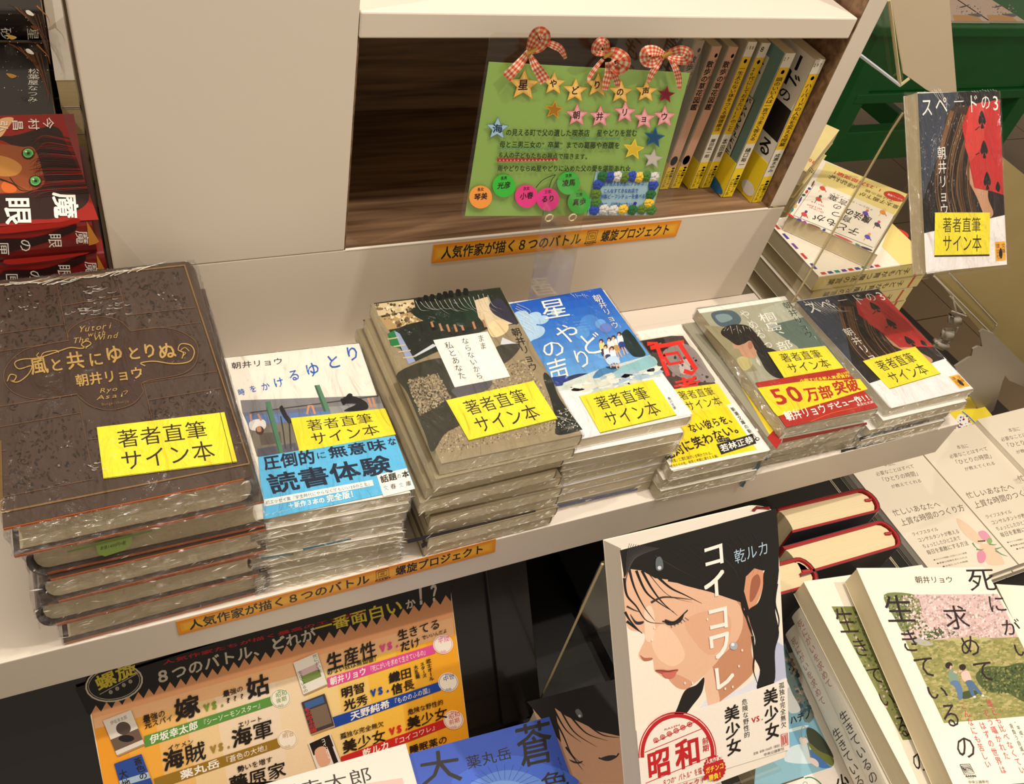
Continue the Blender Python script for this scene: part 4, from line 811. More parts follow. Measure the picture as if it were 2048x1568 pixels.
for cx, cy, r, c1, c2 in ((1540, 532, 66, (150, 30, 44), (112, 18, 34)), (742, 640, 70, (214, 150, 40), (164, 110, 26)), (1455, 838, 80, (34, 98, 140), (24, 74, 108)), (1308, 922, 80, (236, 206, 70), (218, 184, 50)), (1446, 990, 74, (180, 170, 166), (196, 188, 182))): P.star(cx, cy, r, c1, .15); P.star(cx, cy, r * .8, c2, .15)
P.star(338, 775, 86, (60, 90, 150), .05); P.star(338, 775, 80, (160, 196, 220), .05); P.t('海', 302, 742, 74, 66, (20, 50, 70), .03)
P.t('の見える町で父の遺した喫茶店', 400, 775, 600, 54, Gk, .02, sl=.01, sh=-.1); P.t('星やどりを営む', 1048, 780, 290, 54, Gk, .02, sl=0, sh=-.1)
P.t('母と三男三女の“卒業”までの葛藤や奇蹟を', 355, 862, 860, 52, Gk, .02, sl=.01, sh=-.1); P.t('６人の子どもたちの視点で描きます。', 345, 940, 660, 46, Gk, .02, sl=.02, sh=-.1)
P.t('雨やどりならぬ星やどりに込めた父の愛を堪能あれ☆', 340, 1035, 950, 48, Gk, .02, sl=.0, sh=-.1)
for x0, y0, x1 in ((860, 846, 1205), (345, 915, 800)): P.line([(x0 + (x1 - x0) * i / 40, y0 + (8 if i % 2 else -4)) for i in range(41)], 7, (80, 140, 120))
P.poly([(336, 985), (768, 988), (766, 1002), (334, 1010)], (176, 40, 56)); [P.poly([(350 + i * 26, 1004), (362 + i * 26, 1004), (356 + i * 26, 992)], (236, 180, 150)) for i in range(16)]
for cx, cy, c1, a, b_ in ((384, 1182, (60, 190, 60), '長男', '光彦'), (218, 1262, (250, 160, 70), '長女', '琴美'), (545, 1256, (236, 60, 140), '次女', '小春'), (698, 1278, (236, 60, 150), '三女', 'るり'), (845, 1164, (60, 186, 70), '次男', '凌馬'), (920, 1300, (60, 176, 66), '三男', '真歩')):
    P.ell(cx, cy, 82, 82, c1); P.t(a, cx - 24, cy - 66, 48, 28, (30, 20, 24), .03, sl=-.1); P.t(b_, cx - 44, cy - 24, 96, 52, (30, 20, 24), .03, sl=-.1, sh=-.1)
P.curve([(612, 1196), (650, 1150), (700, 1120), (752, 1102)], 6, (40, 80, 36)); P.curve([(706, 1196), (725, 1140), (752, 1105)], 6, (40, 80, 36))
P.build('card_print', INK, card)
o = plate(SCd, [(1040, 1078), (1496, 1085), (1440, 1392), (978, 1392)], .0003, (164, 204, 224), 'note_panel', card, K8, off=-.0008)
P = Print(Surf(Mc, (0, 0, 0)), K8)
B_ = (28, 84, 160)
for s_, x, y, w1 in (('星が見える天窓にプラネコ…', 1090, 1150, 320), ('こんなすてきなお店で', 1095, 1202, 250), ('特製ビーフシチューを食べる', 1075, 1242, 320), ('幸せ…口味わいたい', 1072, 1300, 230)): P.t(s_, x, y, w1, 36, B_, .02, sl=-.01, sh=-.1)
P.smooth([(1310, 1302), (1320, 1296), (1332, 1304), (1318, 1326), (1308, 1312)], (60, 30, 150))
P.build('lettering', INK, o)
fl = MB(); cs = [(34, 100, 52), (40, 70, 160), (210, 206, 200), (90, 120, 40), (40, 70, 170), (228, 190, 60), (70, 120, 50), (206, 200, 196)]
fpos = [(1090 + i * 52, 1115 + (i % 2) * 6, cs[i]) for i in range(8)] + [(1030 + i * 68, 1355 - (i % 2) * 4, cs[(i * 3 + 4) % 8]) for i in range(7)] + [(1055, 1175, cs[1]), (1042, 1240, cs[3]), (1042, 1300, cs[6]), (1450, 1178, cs[4]), (1432, 1245, cs[0]), (1418, 1305, cs[5])]
GLIT = mat('glitter', (200, 200, 190), .3, .3, 900)
for cx, cy, cl in fpos:
    for a in range(5):
        t = a * 1.2566; c0 = SCd.hit(*kk(K8, cx + 15 * math.cos(t), cy + 15 * math.sin(t)), .0002)
        ring_ = [c0 + V(.0032 * math.cos(q * 1.047), .0032 * math.sin(q * 1.047), 0) for q in range(6)]; top = c0 + V(0, 0, .0012); fl.tri(ring_ + [top], [(i, (i + 1) % 6, 6) for i in range(6)], cl)
fl.build('flower_beads', INK, card, ink=True)['kind'] = 'stuff'
# gingham bows: ribbon loops and tails
def gingham():
    m, N, L, b = nodes('red_gingham_ribbon'); uv = N.new('ShaderNodeAttribute'); uv.attribute_name = 'strip'
    sp = N.new('ShaderNodeSeparateXYZ'); L.new(uv.outputs['Vector'], sp.inputs[0]); vals = []
    for ax, fr in ((0, 110.0), (1, 110.0)):
        a = N.new('ShaderNodeMath'); a.operation = 'MULTIPLY'; a.inputs[1].default_value = fr * 2.4; L.new(sp.outputs[ax], a.inputs[0])
        f = N.new('ShaderNodeMath'); f.operation = 'FRACT'; L.new(a.outputs[0], f.inputs[0]); g = N.new('ShaderNodeMath'); g.operation = 'GREATER_THAN'; g.inputs[1].default_value = .5; L.new(f.outputs[0], g.inputs[0]); vals.append(g)
    s = N.new('ShaderNodeMath'); s.operation = 'ADD'; L.new(vals[0].outputs[0], s.inputs[0]); L.new(vals[1].outputs[0], s.inputs[1]); h = N.new('ShaderNodeMath'); h.operation = 'MULTIPLY'; h.inputs[1].default_value = .5; L.new(s.outputs[0], h.inputs[0])
    cr = N.new('ShaderNodeValToRGB'); cr.color_ramp.interpolation = 'CONSTANT'; e = cr.color_ramp.elements; e[0].color = lin((236, 218, 196)); e[1].color = lin((206, 70, 34)); e[1].position = .8; x = e.new(.3); x.color = lin((226, 138, 104))
    L.new(h.outputs[0], cr.inputs[0]); L.new(cr.outputs[0], b.inputs['Base Color']); b.inputs['Roughness'].default_value = .7; return m
GING = gingham()
def ribbon(name, path, wpx, parent, k=K8, lift=None):
    """path: px points with lift (m) in front of the card"""
    vs = []; fs = []; uvs = []; s_ = 0; P2 = [Vector(p[:2]) for p in path]; nn = len(path); prev = None; sub = 5; pts = []
    P3 = [path[0]] + list(path) + [path[-1]]
    for i in range(1, len(P3) - 2):
        for q in range(sub):
            t = q / sub; pts.append([.5 * ((2 * P3[i][j]) + (P3[i + 1][j] - P3[i - 1][j]) * t + (2 * P3[i - 1][j] - 5 * P3[i][j] + 4 * P3[i + 1][j] - P3[i + 2][j]) * t * t + (3 * P3[i][j] - P3[i - 1][j] - 3 * P3[i + 1][j] + P3[i + 2][j]) * t ** 3) for j in range(4)])
    pts.append(list(path[-1])); C3 = []
    for i, p in enumerate(pts):
        a = pts[max(i - 1, 0)]; b_ = pts[min(i + 1, len(pts) - 1)]; d = Vector((b_[0] - a[0], b_[1] - a[1])); d = d.normalized() if d.length > 0 else Vector((1, 0)); n = Vector((-d.y, d.x)) * wpx / 2 * p[3]
        L_ = SCd.hit(*kk(k, p[0] + n.x, p[1] + n.y), p[2]); R_ = SCd.hit(*kk(k, p[0] - n.x, p[1] - n.y), p[2] + .001); c_ = (L_ + R_) / 2
        if C3: s_ += (c_ - C3[-1]).length
        C3.append(c_); vs += [L_, R_]; uvs += [(s_, 0), (s_, .0115)]
    for i in range(len(pts) - 1): fs.append((2 * i, 2 * i + 1, 2 * i + 3, 2 * i + 2))
    me = bpy.data.meshes.new(name); me.from_pydata([tuple(v) for v in vs], [], fs); me.materials.append(GING); at = me.attributes.new('strip', 'FLOAT_VECTOR', 'POINT')
    at.data.foreach_set('vector', [c for u in uvs for c in (u[0], u[1], 0)]); me.shade_smooth(); o = bpy.data.objects.new(name, me); COL.objects.link(o); o.parent = parent; return o
def bow(knot, parts, lab):
    r = bpy.data.objects.new('gingham_bow', None); r.empty_display_size = .01; COL.objects.link(r); r.parent = card; r['label'] = lab
    for nm, path, wd in parts: ribbon(nm, path, wd, r)
    m = MB(); c0 = SCd.hit(*kk(K8, *knot), .004); m.tube([c0 + V(-.003, -.0015, .003), c0 + V(.004, .002, .003)], .0014); m.build('gold_tie', FOIL if False else mat('gold_wire', (190, 150, 70), .3, metal=.8), r)
bow((560, 215), [('ribbon_loop', [(560, 215, .003, .5), (600, 130, .008, 1), (640, 95, .012, 1.2), (672, 120, .009, 1.1), (640, 190, .005, .9), (570, 225, .003, .5)], 85), ('ribbon_tail', [(560, 220, .003, .4), (520, 280, .004, .7), (460, 350, .005, .9), (400, 410, .003, 1)], 80), ('ribbon_tail', [(570, 250, .003, .4), (610, 330, .006, .8), (650, 390, .004, .95), (680, 440, .003, 1)], 82), ('ribbon_tail', [(680, 160, .006, .6), (740, 180, .008, .9), (790, 210, .006, .8), (825, 275, .003, .4)], 62)], 'gingham bow at the left with a tall standing loop')
bow((1110, 240), [('ribbon_loop', [(1110, 245, .003, .4), (1040, 220, .007, 1), (1070, 160, .01, 1.1), (1110, 170, .006, .9), (1115, 240, .003, .5)], 66), ('ribbon_loop', [(1115, 240, .003, .5), (1170, 240, .008, 1), (1230, 290, .01, 1.25), (1200, 340, .007, 1.1), (1150, 290, .004, .8)], 96), ('ribbon_tail', [(1090, 280, .003, .5), (1040, 340, .004, .6), (1000, 400, .003, .6), (985, 435, .003, .3)], 56), ('ribbon_tail', [(1125, 300, .003, .6), (1130, 380, .005, .9), (1115, 440, .004, .9), (1105, 500, .003, .6)], 60), ('ribbon_tail', [(1140, 310, .003, .5), (1165, 380, .005, .8), (1190, 440, .004, .8), (1195, 480, .003, .5)], 56)], 'gingham bow in the middle, turned aslant')
bow((1525, 240), [('ribbon_loop', [(1525, 240, .003, .4), (1460, 220, .008, .9), (1400, 230, .01, 1), (1400, 290, .008, 1), (1460, 300, .005, .8), (1525, 250, .003, .4)], 86), ('ribbon_loop', [(1525, 245, .003, .4), (1580, 230, .006, .8), (1650, 215, .01, 1), (1700, 240, .01, 1), (1680, 285, .007, 1), (1600, 280, .004, .8), (1530, 250, .003, .4)], 70), ('ribbon_tail', [(1520, 260, .003, .5), (1470, 330, .005, .8), (1430, 400, .004, .7), (1412, 450, .003, .3)], 60), ('ribbon_tail', [(1570, 280, .003, .5), (1610, 350, .006, .8), (1630, 420, .004, .8), (1635, 495, .003, .4)], 58)], 'gingham bow at the right with two even loops')
# clear stand carrying the card
def acrylic(name, pts, n, th, label, cat, edges=(), rootpt=None, parent=None):
    c = sum(pts, Vector()) / len(pts); M = Matrix.Translation(c); root = parent or empty(name, M, label, cat)
    off = Vector() if parent else c
    m = MB(); m.prism([p - off for p in pts], n, th, (255, 255, 255)); m.build('clear_panel', ACRYL, root)
    for e in edges:
        m = MB(); m.tube([p - off for p in e], .0011, n=6); m.build('polished_edge', EDGE, root)
    return root
yA = .466
sp = [ony(1052, 602, yA), ony(1134, 583, yA), ony(1166, 400, yA + .0), ony(1152, 350, yA), ony(1108, 352, yA), ony(1084, 405, yA)]
# stand foot runs down behind the piles to the ledge
zl = H + ZL + .0006
sp[0] = sp[5] + (sp[0] - sp[5]) * ((sp[5].z - zl) / (sp[5].z - sp[0].z)); sp[1] = sp[2] + (sp[1] - sp[2]) * ((sp[2].z - zl) / (sp[2].z - sp[1].z))
thin = acrylic('card_stand', [p + V(0, -.004, 0) for p in sp], V(0, -1, 0), .0012, 'thin clear strip stand holding the green card from below', 'stand')
for e in ((sp[0], sp[5]), (sp[1], sp[2]), (sp[5], sp[4]), (sp[4], sp[3]), (sp[3], sp[2])):
    m = MB(); q = thin.matrix_world.translation; m.tube([p + V(0, -.0045, 0) - q for p in e], .0004, n=6); m.build('edge', ACRYL, thin)
for x, y in ((1098, 436), (1145, 435)):
    c0 = ony(x, y, yA - .008) - thin.matrix_world.translation; m = MB(); m.tube([c0 + V(.003 * math.cos(t), 0, .003 * math.sin(t)) for t in [i * .524 for i in range(13)]], .0006, n=6); m.build('ring', EDGE, thin)
# ================================================================ playing-card book standing on a clear easel, right
def leaning(name, TL, x, up, w_, l_, t, lab, cover, pages, hard=False, film=None, side=1, group=None, r=None):
    X = Vector(x).normalized(); U = Vector(up).normalized(); n = X.cross(U).normalized(); U = n.cross(X)
    o = Vector(TL) + V(0, 0, H) + X * w_ / 2 - U * l_ / 2 - n * t; M = frame_from(o, X, U)
    root, cv = book(name, M, w_, l_, t, side, cover, pages, hard, film, lab, 'book', group, r=r); return (root, cv, w_, l_, t, M)
b = leaning('paperback_book', (.620, .463, -.274), (.999, .026, -.037), (.009, .677, .736), .105, .148, .0135, 'dark paperback with a red playing card over a face, standing upright on a clear easel', mat('dark_and_white_cover', (232, 226, 216)), PAGE, film=FILM)
eb = b; qsu = [(1835, 187), (1998, 181), (2014, 529), (1852, 545)]; FU = bil(qsu, (0, 0, 1)); spade_art(top_surf(b), FU, b[1]); slip(b, [(1870, 425), (1980, 425), (1979, 511), (1869, 513)])
rr = random.Random(9); top_fold_glints(b, KR, [[(x, y), (x + rr.uniform(-6, 6), y + rr.uniform(6, 22))] for x, y in [(rr.uniform(1165, 1480), rr.uniform(760, 1250)) for _ in range(60)]] + [[(1240 + i * 14, 600 + rr.uniform(0, 20)), (1290 + i * 12, 680 + rr.uniform(0, 20)), (1330 + i * 10, 720)] for i in range(5)] + [[(1510 + i * 18, 610 + rr.uniform(-6, 10)), (1525 + i * 18, 622 + rr.uniform(-6, 10))] for i in range(10)], 3)
E1 = [(1586, 603), (1760, 300), (1782, 262), (1793, 240), (1806, 226)]; yE = .4765
pl = [ony(1586, 603, yE), ony(1700, 585, yE), ony(1795, 425, yE), ony(1900, 250, yE), ony(1806, 226, yE), ony(1782, 262, yE)]
for i in (0, 1): pl[i].z = zl if False else pl[i].z
es = acrylic('acrylic_easel', pl, V(0, -1, 0), .003, 'clear acrylic easel behind the right pile, holding the standing playing-card book', 'stand', edges=((pl[0], pl[5], pl[4]), (pl[1], pl[2], pl[3])))
q = es.matrix_world.translation; b = eb
cs_ = [b[5] @ V(x, y, -.0028) for x, y in ((-.048, .078), (.048, .078), (.048, -.0765), (-.048, -.0765))]; mm = MB(); mm.prism([p - q for p in cs_], (b[5].to_3x3() @ V(0, 0, 1)).normalized(), .002, (0, 0, 0)); mm.build('slanted_rest', ACRYL, es)
cs_ = [b[5] @ V(x, -.0765, z) for x, z in ((-.048, -.005), (.048, -.005), (.048, .02), (-.048, .02))]; mm = MB(); mm.prism([p - q for p in cs_], (b[5].to_3x3() @ V(0, 1, 0)).normalized(), .0022, (0, 0, 0)); mm.build('front_lip', ACRYL, es)
# ================================================================ lower table
m = MB(); m.box(-.75 - .3, 1.5 - .3, -.45, .36, .62 - .02 - 0, .68 - .0, (0, 0, 0))
tbl = empty('display_table', V(.3, 0, 0), 'black low table in front of the ledge carrying the sloped poster and book piles', 'table')
ZTAB = -.822
def tpart(nm, x0, x1, y0, y1, z0, z1, mt=BLACK):
    m = MB(); m.box(x0 - .3, x1 - .3, y0, y1, z0 + H, z1 + H); return m.build(nm, mt, tbl, .0008)
tpart('table_top', -.8, 1.26, -.5, .44, ZTAB - .03, ZTAB)
for x in (-.78, 1.06):
    for y in (-.47, .38): tpart('leg', x, x + .05, y, y + .05, -1.5, ZTAB - .03)
# sloped black board with the poster
GLOSS = mat('glossy_black_board', (16, 15, 15), .22, .1, 6, coat=.3)
def slope_frame(Y, z, tilt):
    t = math.radians(tilt); return frame_from((.2, Y, H + z), (1, 0, 0), (0, math.cos(t), math.sin(t)))
MS = slope_frame(.345, -.655, 50); SS = Surf(MS)
brd = empty('sloped_board', MS, 'glossy black sloped board under the ledge behind the poster', 'board')
pq = [SS.hit(-60, 1440), SS.hit(1330, 1075), SS.hit(1210, 1420), SS.hit(-60, 1760)]
def loc_on(Y): return (Y - .345) / math.cos(math.radians(50))
m = MB(); y1, y0 = .0, -.205
m.box(-.50, .096, -.155, y1 + .02, -.010, -.002); m.build('panel', GLOSS, brd, .0006)
m = MB(); m.box(.0560, .0955, -.15, y1 + .02, -.0018, .003); m.build('raised_panel', GLOSS, brd, .0006)
for x_ in (-.46, .07):
    mm = MB(); c_ = MS.inverted() @ V(.2 + x_, .252, H - .79); d_ = MS.to_3x3().inverted() @ V(0, 0, 1); mm.prism([c_ + V(-.01, 0, 0) + d_ * .003, c_ + V(.01, 0, 0) + d_ * .003, c_ + V(.01, 0, 0) - d_ * .0315, c_ + V(-.01, 0, 0) - d_ * .0315], MS.to_3x3().inverted() @ V(0, -1, 0), .006, (0, 0, 0)); mm.build('foot', BLACK, brd)
po = empty('battle_poster', MS @ Matrix.Translation((-.1, -.08, 0)), 'orange and black poster listing battles in large lettering under the ledge', 'poster')
SP = Surf(po.matrix_world)
plate(SP, [(171, 1378), (896, 1135), (944, 1525), (211, 1592)], .0004, (238, 224, 206), 'sheet', po, off=.0)
SP2 = Surf(po.matrix_world, (0, 0, .0005))
P = Print(SP2)
def grad(q, cols):
    for i, c_ in enumerate(cols): P.poly(rel(q, i / len(cols), 0, 1, 1), c_)
q = [(180, 1408), (901, 1188), (944, 1525), (211, 1592)]
grad(q, [(240, 158, 40), (242, 170, 60), (238, 186, 110), (238, 204, 150), (240, 214, 180), (240, 218, 190), (240, 214, 176), (240, 208, 140), (240, 200, 110), (242, 190, 70), (242, 178, 50), (240, 166, 34)])
q = [(182, 1410), (902, 1190), (910, 1290), (192, 1470)]; P.poly(rel(q, 0, 0, 1, .45), (236, 168, 116)); P.poly(rel(q, 0, .45, 1, .8), (238, 184, 132))
# black zig-zag header
zz_ = []; n_ = 34
for i in range(n_ + 1):
    u = i / n_; x, y = 181 + (902 - 181) * u, 1430 + (1203 - 1430) * u; zz_.append((x, y)); 
    if i < n_: zz_.append((x + 11, y - 12 - 4 * u * 0 - 14))
for i in range(n_):
    u = i / n_; a = (181 + 721 * u, 1430 - 227 * u); bb_ = (181 + 721 * (u + .5 / n_), 1430 - 227 * (u + .5 / n_) - 16); c_ = (181 + 721 * (u + 1 / n_), 1430 - 227 * (u + 1 / n_))
    P.poly([a, (a[0] + (c_[0] - a[0]) * 0, a[1] - 20), (c_[0], c_[1] - 20), c_, bb_][0:5], (22, 18, 16))
P.poly([(150, 1376), (903, 1135), (902, 1187), (181, 1414)], (22, 18, 16)); P.poly([(150, 1376), (181, 1410), (181, 1431), (176, 1431)], (22, 18, 16))
P.build('sheet_art', INK, po)
P = Print(SP2, base=60)
SLp = -.305
P.k = KL; P.sl = SLp; P.sh = .12
WG = (222, 212, 196); YG = (232, 214, 60)
P.tq('８つのバトル、', [(540, 742), (1380, 510), (1392, 610), (555, 850)], WG, .06); P.tq('どれが', [(1385, 505), (1720, 418), (1740, 515), (1400, 600)], WG, .06)
P.k = KM
P.tq('一番面白い', [(320, 390), (960, 205), (985, 310), (335, 475)], YG, .06); P.tq('か', [(985, 225), (1060, 198), (1075, 275), (998, 295)], WG, .05); P.tq('！？', [(1075, 125), (1270, 78), (1275, 232), (1085, 275)], WG, .09)
P.k = KL; P.tq('人気作家たちが描く最高のエンタメ', [(600, 668), (2100, 290), (2106, 318), (606, 700)], (180, 30, 40), .04)
P.ell(250, 830, 215, 135, WG, -.2); P.ell(250, 830, 202, 124, (20, 16, 14), -.2); P.ring(250, 830, 190, 114, 4, WG, -.2); P.tq('螺旋', [(90, 790), (400, 660), (425, 760), (140, 900)], YG, .04); P.line([(145, 912), (432, 752)], 4, WG)
for i in range(4): P.ring(225 + i * 48, 895 - i * 26, 12, 12, 4, WG); P.ring(225 + i * 48, 895 - i * 26, 5, 5, 4, WG)
K_ = (26, 18, 14)
def bar(k, q, col, au, ti, circ, ccol, s0=0.04, mid=.42):
    P.k = k; P.poly(q, col); P.tq(au, rel(q, s0, .08, mid, .95), W_, .025); P.tq(ti, rel(q, mid + .02, .18, .93, .88), W_, .008)
    cx, cy, s1, s2 = circ; P.ell(cx, cy, 74, 70, (244, 232, 214)); P.ring(cx, cy, 66, 62, 3, ccol); P.t(s1, cx - 40, cy - 40, 84, 42, ccol, .012); 
    if s2: P.t(s2, cx - 36, cy + 2, 78, 40, ccol, .012)
    P.ring(cx - 12, cy - 52, 7, 6, 3, ccol); P.ring(cx + 8, cy - 56, 7, 6, 3, ccol); P.ring(cx - 8, cy + 55, 7, 6, 3, ccol); P.ring(cx + 12, cy + 50, 7, 6, 3, ccol)
bar(KL, [(470, 1218), (1405, 925), (1412, 992), (476, 1300)], (88, 146, 60), '伊坂幸太郎', '『シーソーモンスター』', (1470, 940, '昭和', '後期'), (88, 146, 60))
bar(KL, [(540, 1530), (1460, 1228), (1466, 1300), (560, 1608)], (150, 112, 30), '薬丸岳', '『蒼色の大地』', (1520, 1240, '明治', ''), (180, 140, 60), .2, .52)
bar(KM, [(420, 790), (1205, 545), (1212, 610), (426, 862)], (222, 76, 146), '朝井リョウ', '『死にがいを求めて生きているの』', (1268, 545, '平成', ''), (222, 76, 146), .02, .36)
bar(KM, [(440, 1085), (1245, 818), (1252, 882), (446, 1165)], (20, 66, 156), '天野純希', '『もののふの国』', (1306, 822, '中世', ''), (20, 66, 156), .18, .54)
bar(KM, [(520, 1368), (1285, 1090), (1292, 1150), (526, 1450)], (196, 36, 36), '乾ルカ', '『コイコワレ』', (1345, 1098, '昭和', '前期'), (206, 60, 60), .2, .46)
P.k = KL
for s_, x, y, w1, h1 in (('最強の', 458, 1068, 165, 56), ('元スパイ', 470, 1118, 210, 52), ('嫁', 680, 955, 190, 170), ('最強の', 1045, 888, 150, 48), ('???', 1060, 938, 150, 48), ('姑', 1210, 800, 170, 160), ('イケメン', 640, 1290, 190, 44), ('海賊', 595, 1340, 320, 150), ('エリート', 1155, 1118, 180, 44), ('海軍', 1100, 1178, 310, 140), ('勢いを増す', 1150, 1440, 260, 48), ('藤原家', 1085, 1520, 420, 120)): P.t(s_, x, y, w1, h1, K_, .05)
P.t('vs.', 900 - 6, 985 - 40, 165, 112, (120, 150, 50), .03); P.t('vs.', 948 - 6, 1290 - 40, 165, 112, (160, 130, 50), .03)
P.k = KM
for s_, x, y, w1, h1 in (('生産性', 405, 620, 370, 135), ('のない奴は無価値！', 415, 728, 385, 50), ('生きてる', 930, 445, 315, 82), ('だけ', 950, 530, 150, 78), ('でいいんだよ', 1112, 482, 185, 34), ('明智', 515, 868, 180, 82), ('光秀', 535, 958, 180, 82), ('織田', 865, 758, 170, 82), ('信長', 885, 842, 170, 82), ('孤独な完全無欠', 512, 1200, 320, 44), ('美少女', 525, 1255, 320, 100), ('危険な野性的', 1008, 1022, 260, 44), ('美少女', 998, 1085, 300, 92), ('睡眠薬の', 1018, 1290, 280, 64)): P.t(s_, x, y, w1, h1, K_, .05)
P.tq('武士オール', [(1140, 655), (1178, 648), (1205, 808), (1168, 815)], K_, .03, v=True); P.tq('スターズ', [(1098, 680), (1130, 672), (1152, 785), (1120, 792)], K_, .03, v=True); P.tq('大乱闘', [(1052, 700), (1082, 692), (1102, 792), (1070, 800)], K_, .03, v=True)
for x, y, cl in ((800, 550, (222, 76, 146)), (730, 880, (20, 66, 156)), (868, 1160, (206, 40, 40))): P.t('vs.', x - 6, y - 40, 155, 108, cl, .03)
P.build('lettering', INK, po)
P = Print(SP2, base=160)
def thumb(k, q, bg, extra):
    P.k = k; P.poly([(x + 8, y + 10) for x, y in q], (176, 140, 100)); P.poly(q, bg); extra(q)
thumb(KL, [(168, 1105), (372, 1025), (470, 1272), (270, 1358)], (226, 216, 202), lambda q: (P.poly(rel(q, .0, .55, 1, .88), (110, 88, 72)), P.ell(318, 1160, 54, 48, (84, 70, 60)), P.ell(340, 1235, 58, 26, (30, 24, 22)), P.tq('伊坂幸太郎', rel(q, .2, .08, .8, .2), (110, 100, 90), .01)))
thumb(KL, [(250, 1420), (450, 1348), (560, 1640), (330, 1700)], (40, 72, 150), lambda q: (P.poly(rel(q, 0, .45, 1, .6), (170, 190, 210)), P.tq('大地', rel(q, .05, .2, .35, .7), D_, .02, v=True), P.tq('蒼色の', rel(q, .65, .05, .95, .6), D_, .02, v=True)))
thumb(KM, [(170, 680), (345, 605), (420, 835), (245, 912)], (232, 226, 212), lambda q: (P.poly(rel(q, .12, .3, .88, .5), (206, 176, 176)), P.poly(rel(q, .12, .48, .88, .72), (120, 140, 70)), P.tq('死にがいを', rel(q, .78, .02, .98, .6), D_, .01, v=True), P.tq('生きているの', rel(q, .02, .3, .22, .98), D_, .01, v=True)))
thumb(KM, [(230, 970), (400, 905), (470, 1140), (300, 1202)], (62, 56, 60), lambda q: (P.poly(rel(q, .1, .05, .9, .25), (60, 96, 150)), P.poly(rel(q, .25, .3, .95, .9), (120, 100, 84)), P.tq('もののふの国', rel(q, .0, .2, .28, .98), (200, 40, 36), .03, v=True)))
thumb(KM, [(278, 1272), (440, 1198), (525, 1420), (360, 1500)], (232, 222, 214), lambda q: (P.poly(rel(q, .05, .02, .95, .4), (26, 22, 22)), P.smooth(rel(q, .15, .3, .6, .8), (222, 170, 140)), P.poly(rel(q, .7, .3, .9, .9), (26, 22, 22)), P.tq('コイコワレ', rel(q, .55, .05, .72, .7), W_, .02, v=True)))
P.build('cover_thumbnails', INK, po)
# ---- blue and white novels in front of the poster (their piles stand on the table)
def flat_book(name, TL, ang, z, w_, l_, t, lab, cover, pages=PAGE, side=1, hard=False, film=None, group=None, r=None):
    a = math.radians(ang); X = V(math.cos(a), math.sin(a), 0); U = V(-math.sin(a), math.cos(a), 0); p = onz(*TL, z)
    o = p + X * w_ / 2 - U * l_ / 2; o.z = H + z - t; M = Matrix.Translation(o) @ Matrix.Rotation(a, 4, 'Z')
    root, cv = book(name, M, w_, l_, t, side, cover, pages, hard, film, lab, 'book', group, r=r); return (root, cv, w_, l_, t, M)
def under(b, n, t, lab, group, jit=.003, zmin=ZTAB):
    base = b[0]; M = b[5]; z0 = M.translation.z
    for i in range(n):
        c_ = base.copy(); COL.objects.link(c_); c_.matrix_world = Matrix.Translation((random.uniform(-jit, jit), random.uniform(-jit, jit), -(t + .0006) * (i + 1))) @ M
        for ch in base.children:
            if ch.name.split('.')[0] in ('cover', 'page_block'): d = ch.copy(); COL.objects.link(d); d.parent = c_
        c_['label'] = '%s, %s from the top' % (lab, ORD[i + 1]) if i < n - 1 else '%s, lowest of the pile' % lab
        if group: c_['group'] = group
BLUEC = mat('blue_cover', (46, 82, 186), .4, .03, coat=.2); b = flat_book('novel', (806, 1511), -4, -.716, .131, .188, .0245, 'blue novel with black title and fine rays, lying before the poster', BLUEC, PAGE)
P = Print(top_surf(b), KW)
P.smooth([(1000, 420), (1100, 300), (1250, 240), (1400, 230), (1560, 280), (1700, 330), (1740, 420)], (64, 104, 210)); P.smooth([(1100, 430), (1200, 350), (1350, 320), (1500, 360), (1560, 430)], (96, 140, 224)); P.smooth([(1190, 425), (1250, 395), (1320, 388), (1400, 400), (1440, 425)], (120, 164, 232))
for i in range(11): a = math.radians(200 + i * 14); P.line([(1310 + 110 * math.cos(a), 440 + 60 * math.sin(a)), (1310 + 230 * math.cos(a), 440 + 160 * math.sin(a))], 2.2, (30, 50, 120))
P.tq('大', [(745, 215), (1015, 170), (1060, 400), (770, 440)], D_, .012); P.tq('蒼', [(1355, 40), (1610, -20), (1640, 280), (1410, 330)], D_, .012); P.tq('色', [(1520, 345), (1700, 310), (1740, 430), (1560, 470)], D_, .012)
P.tq('薬丸岳', [(1050, 235), (1345, 165), (1365, 250), (1075, 325)], D_, .008); P.tq('そうしょく', [(1640, 240), (1662, 235), (1712, 380), (1690, 386)], (20, 26, 60), 0, v=True)
finish(P, b[1]); under(b, 3, .0245, 'blue novel in the pile before the poster', 'blue novels')
b = flat_book('novel', (478, 1583), -2.5, -.706, .131, .188, .0225, 'white novel with grey author name, lower edge of the view left of the blue one', mat('white_cover', (238, 230, 216)), PAGE)
P = Print(top_surf(b), KW); P.tq('伊坂幸太郎', [(-330, 470), (450, 290), (478, 400), (-300, 590)], (60, 52, 48), .0); P.poly([(330, 420), (655, 370), (690, 500), (340, 520)], (236, 196, 184)); finish(P, b[1]); under(b, 3, .0225, 'white novel in the pile left of the blue ones', 'white novels')
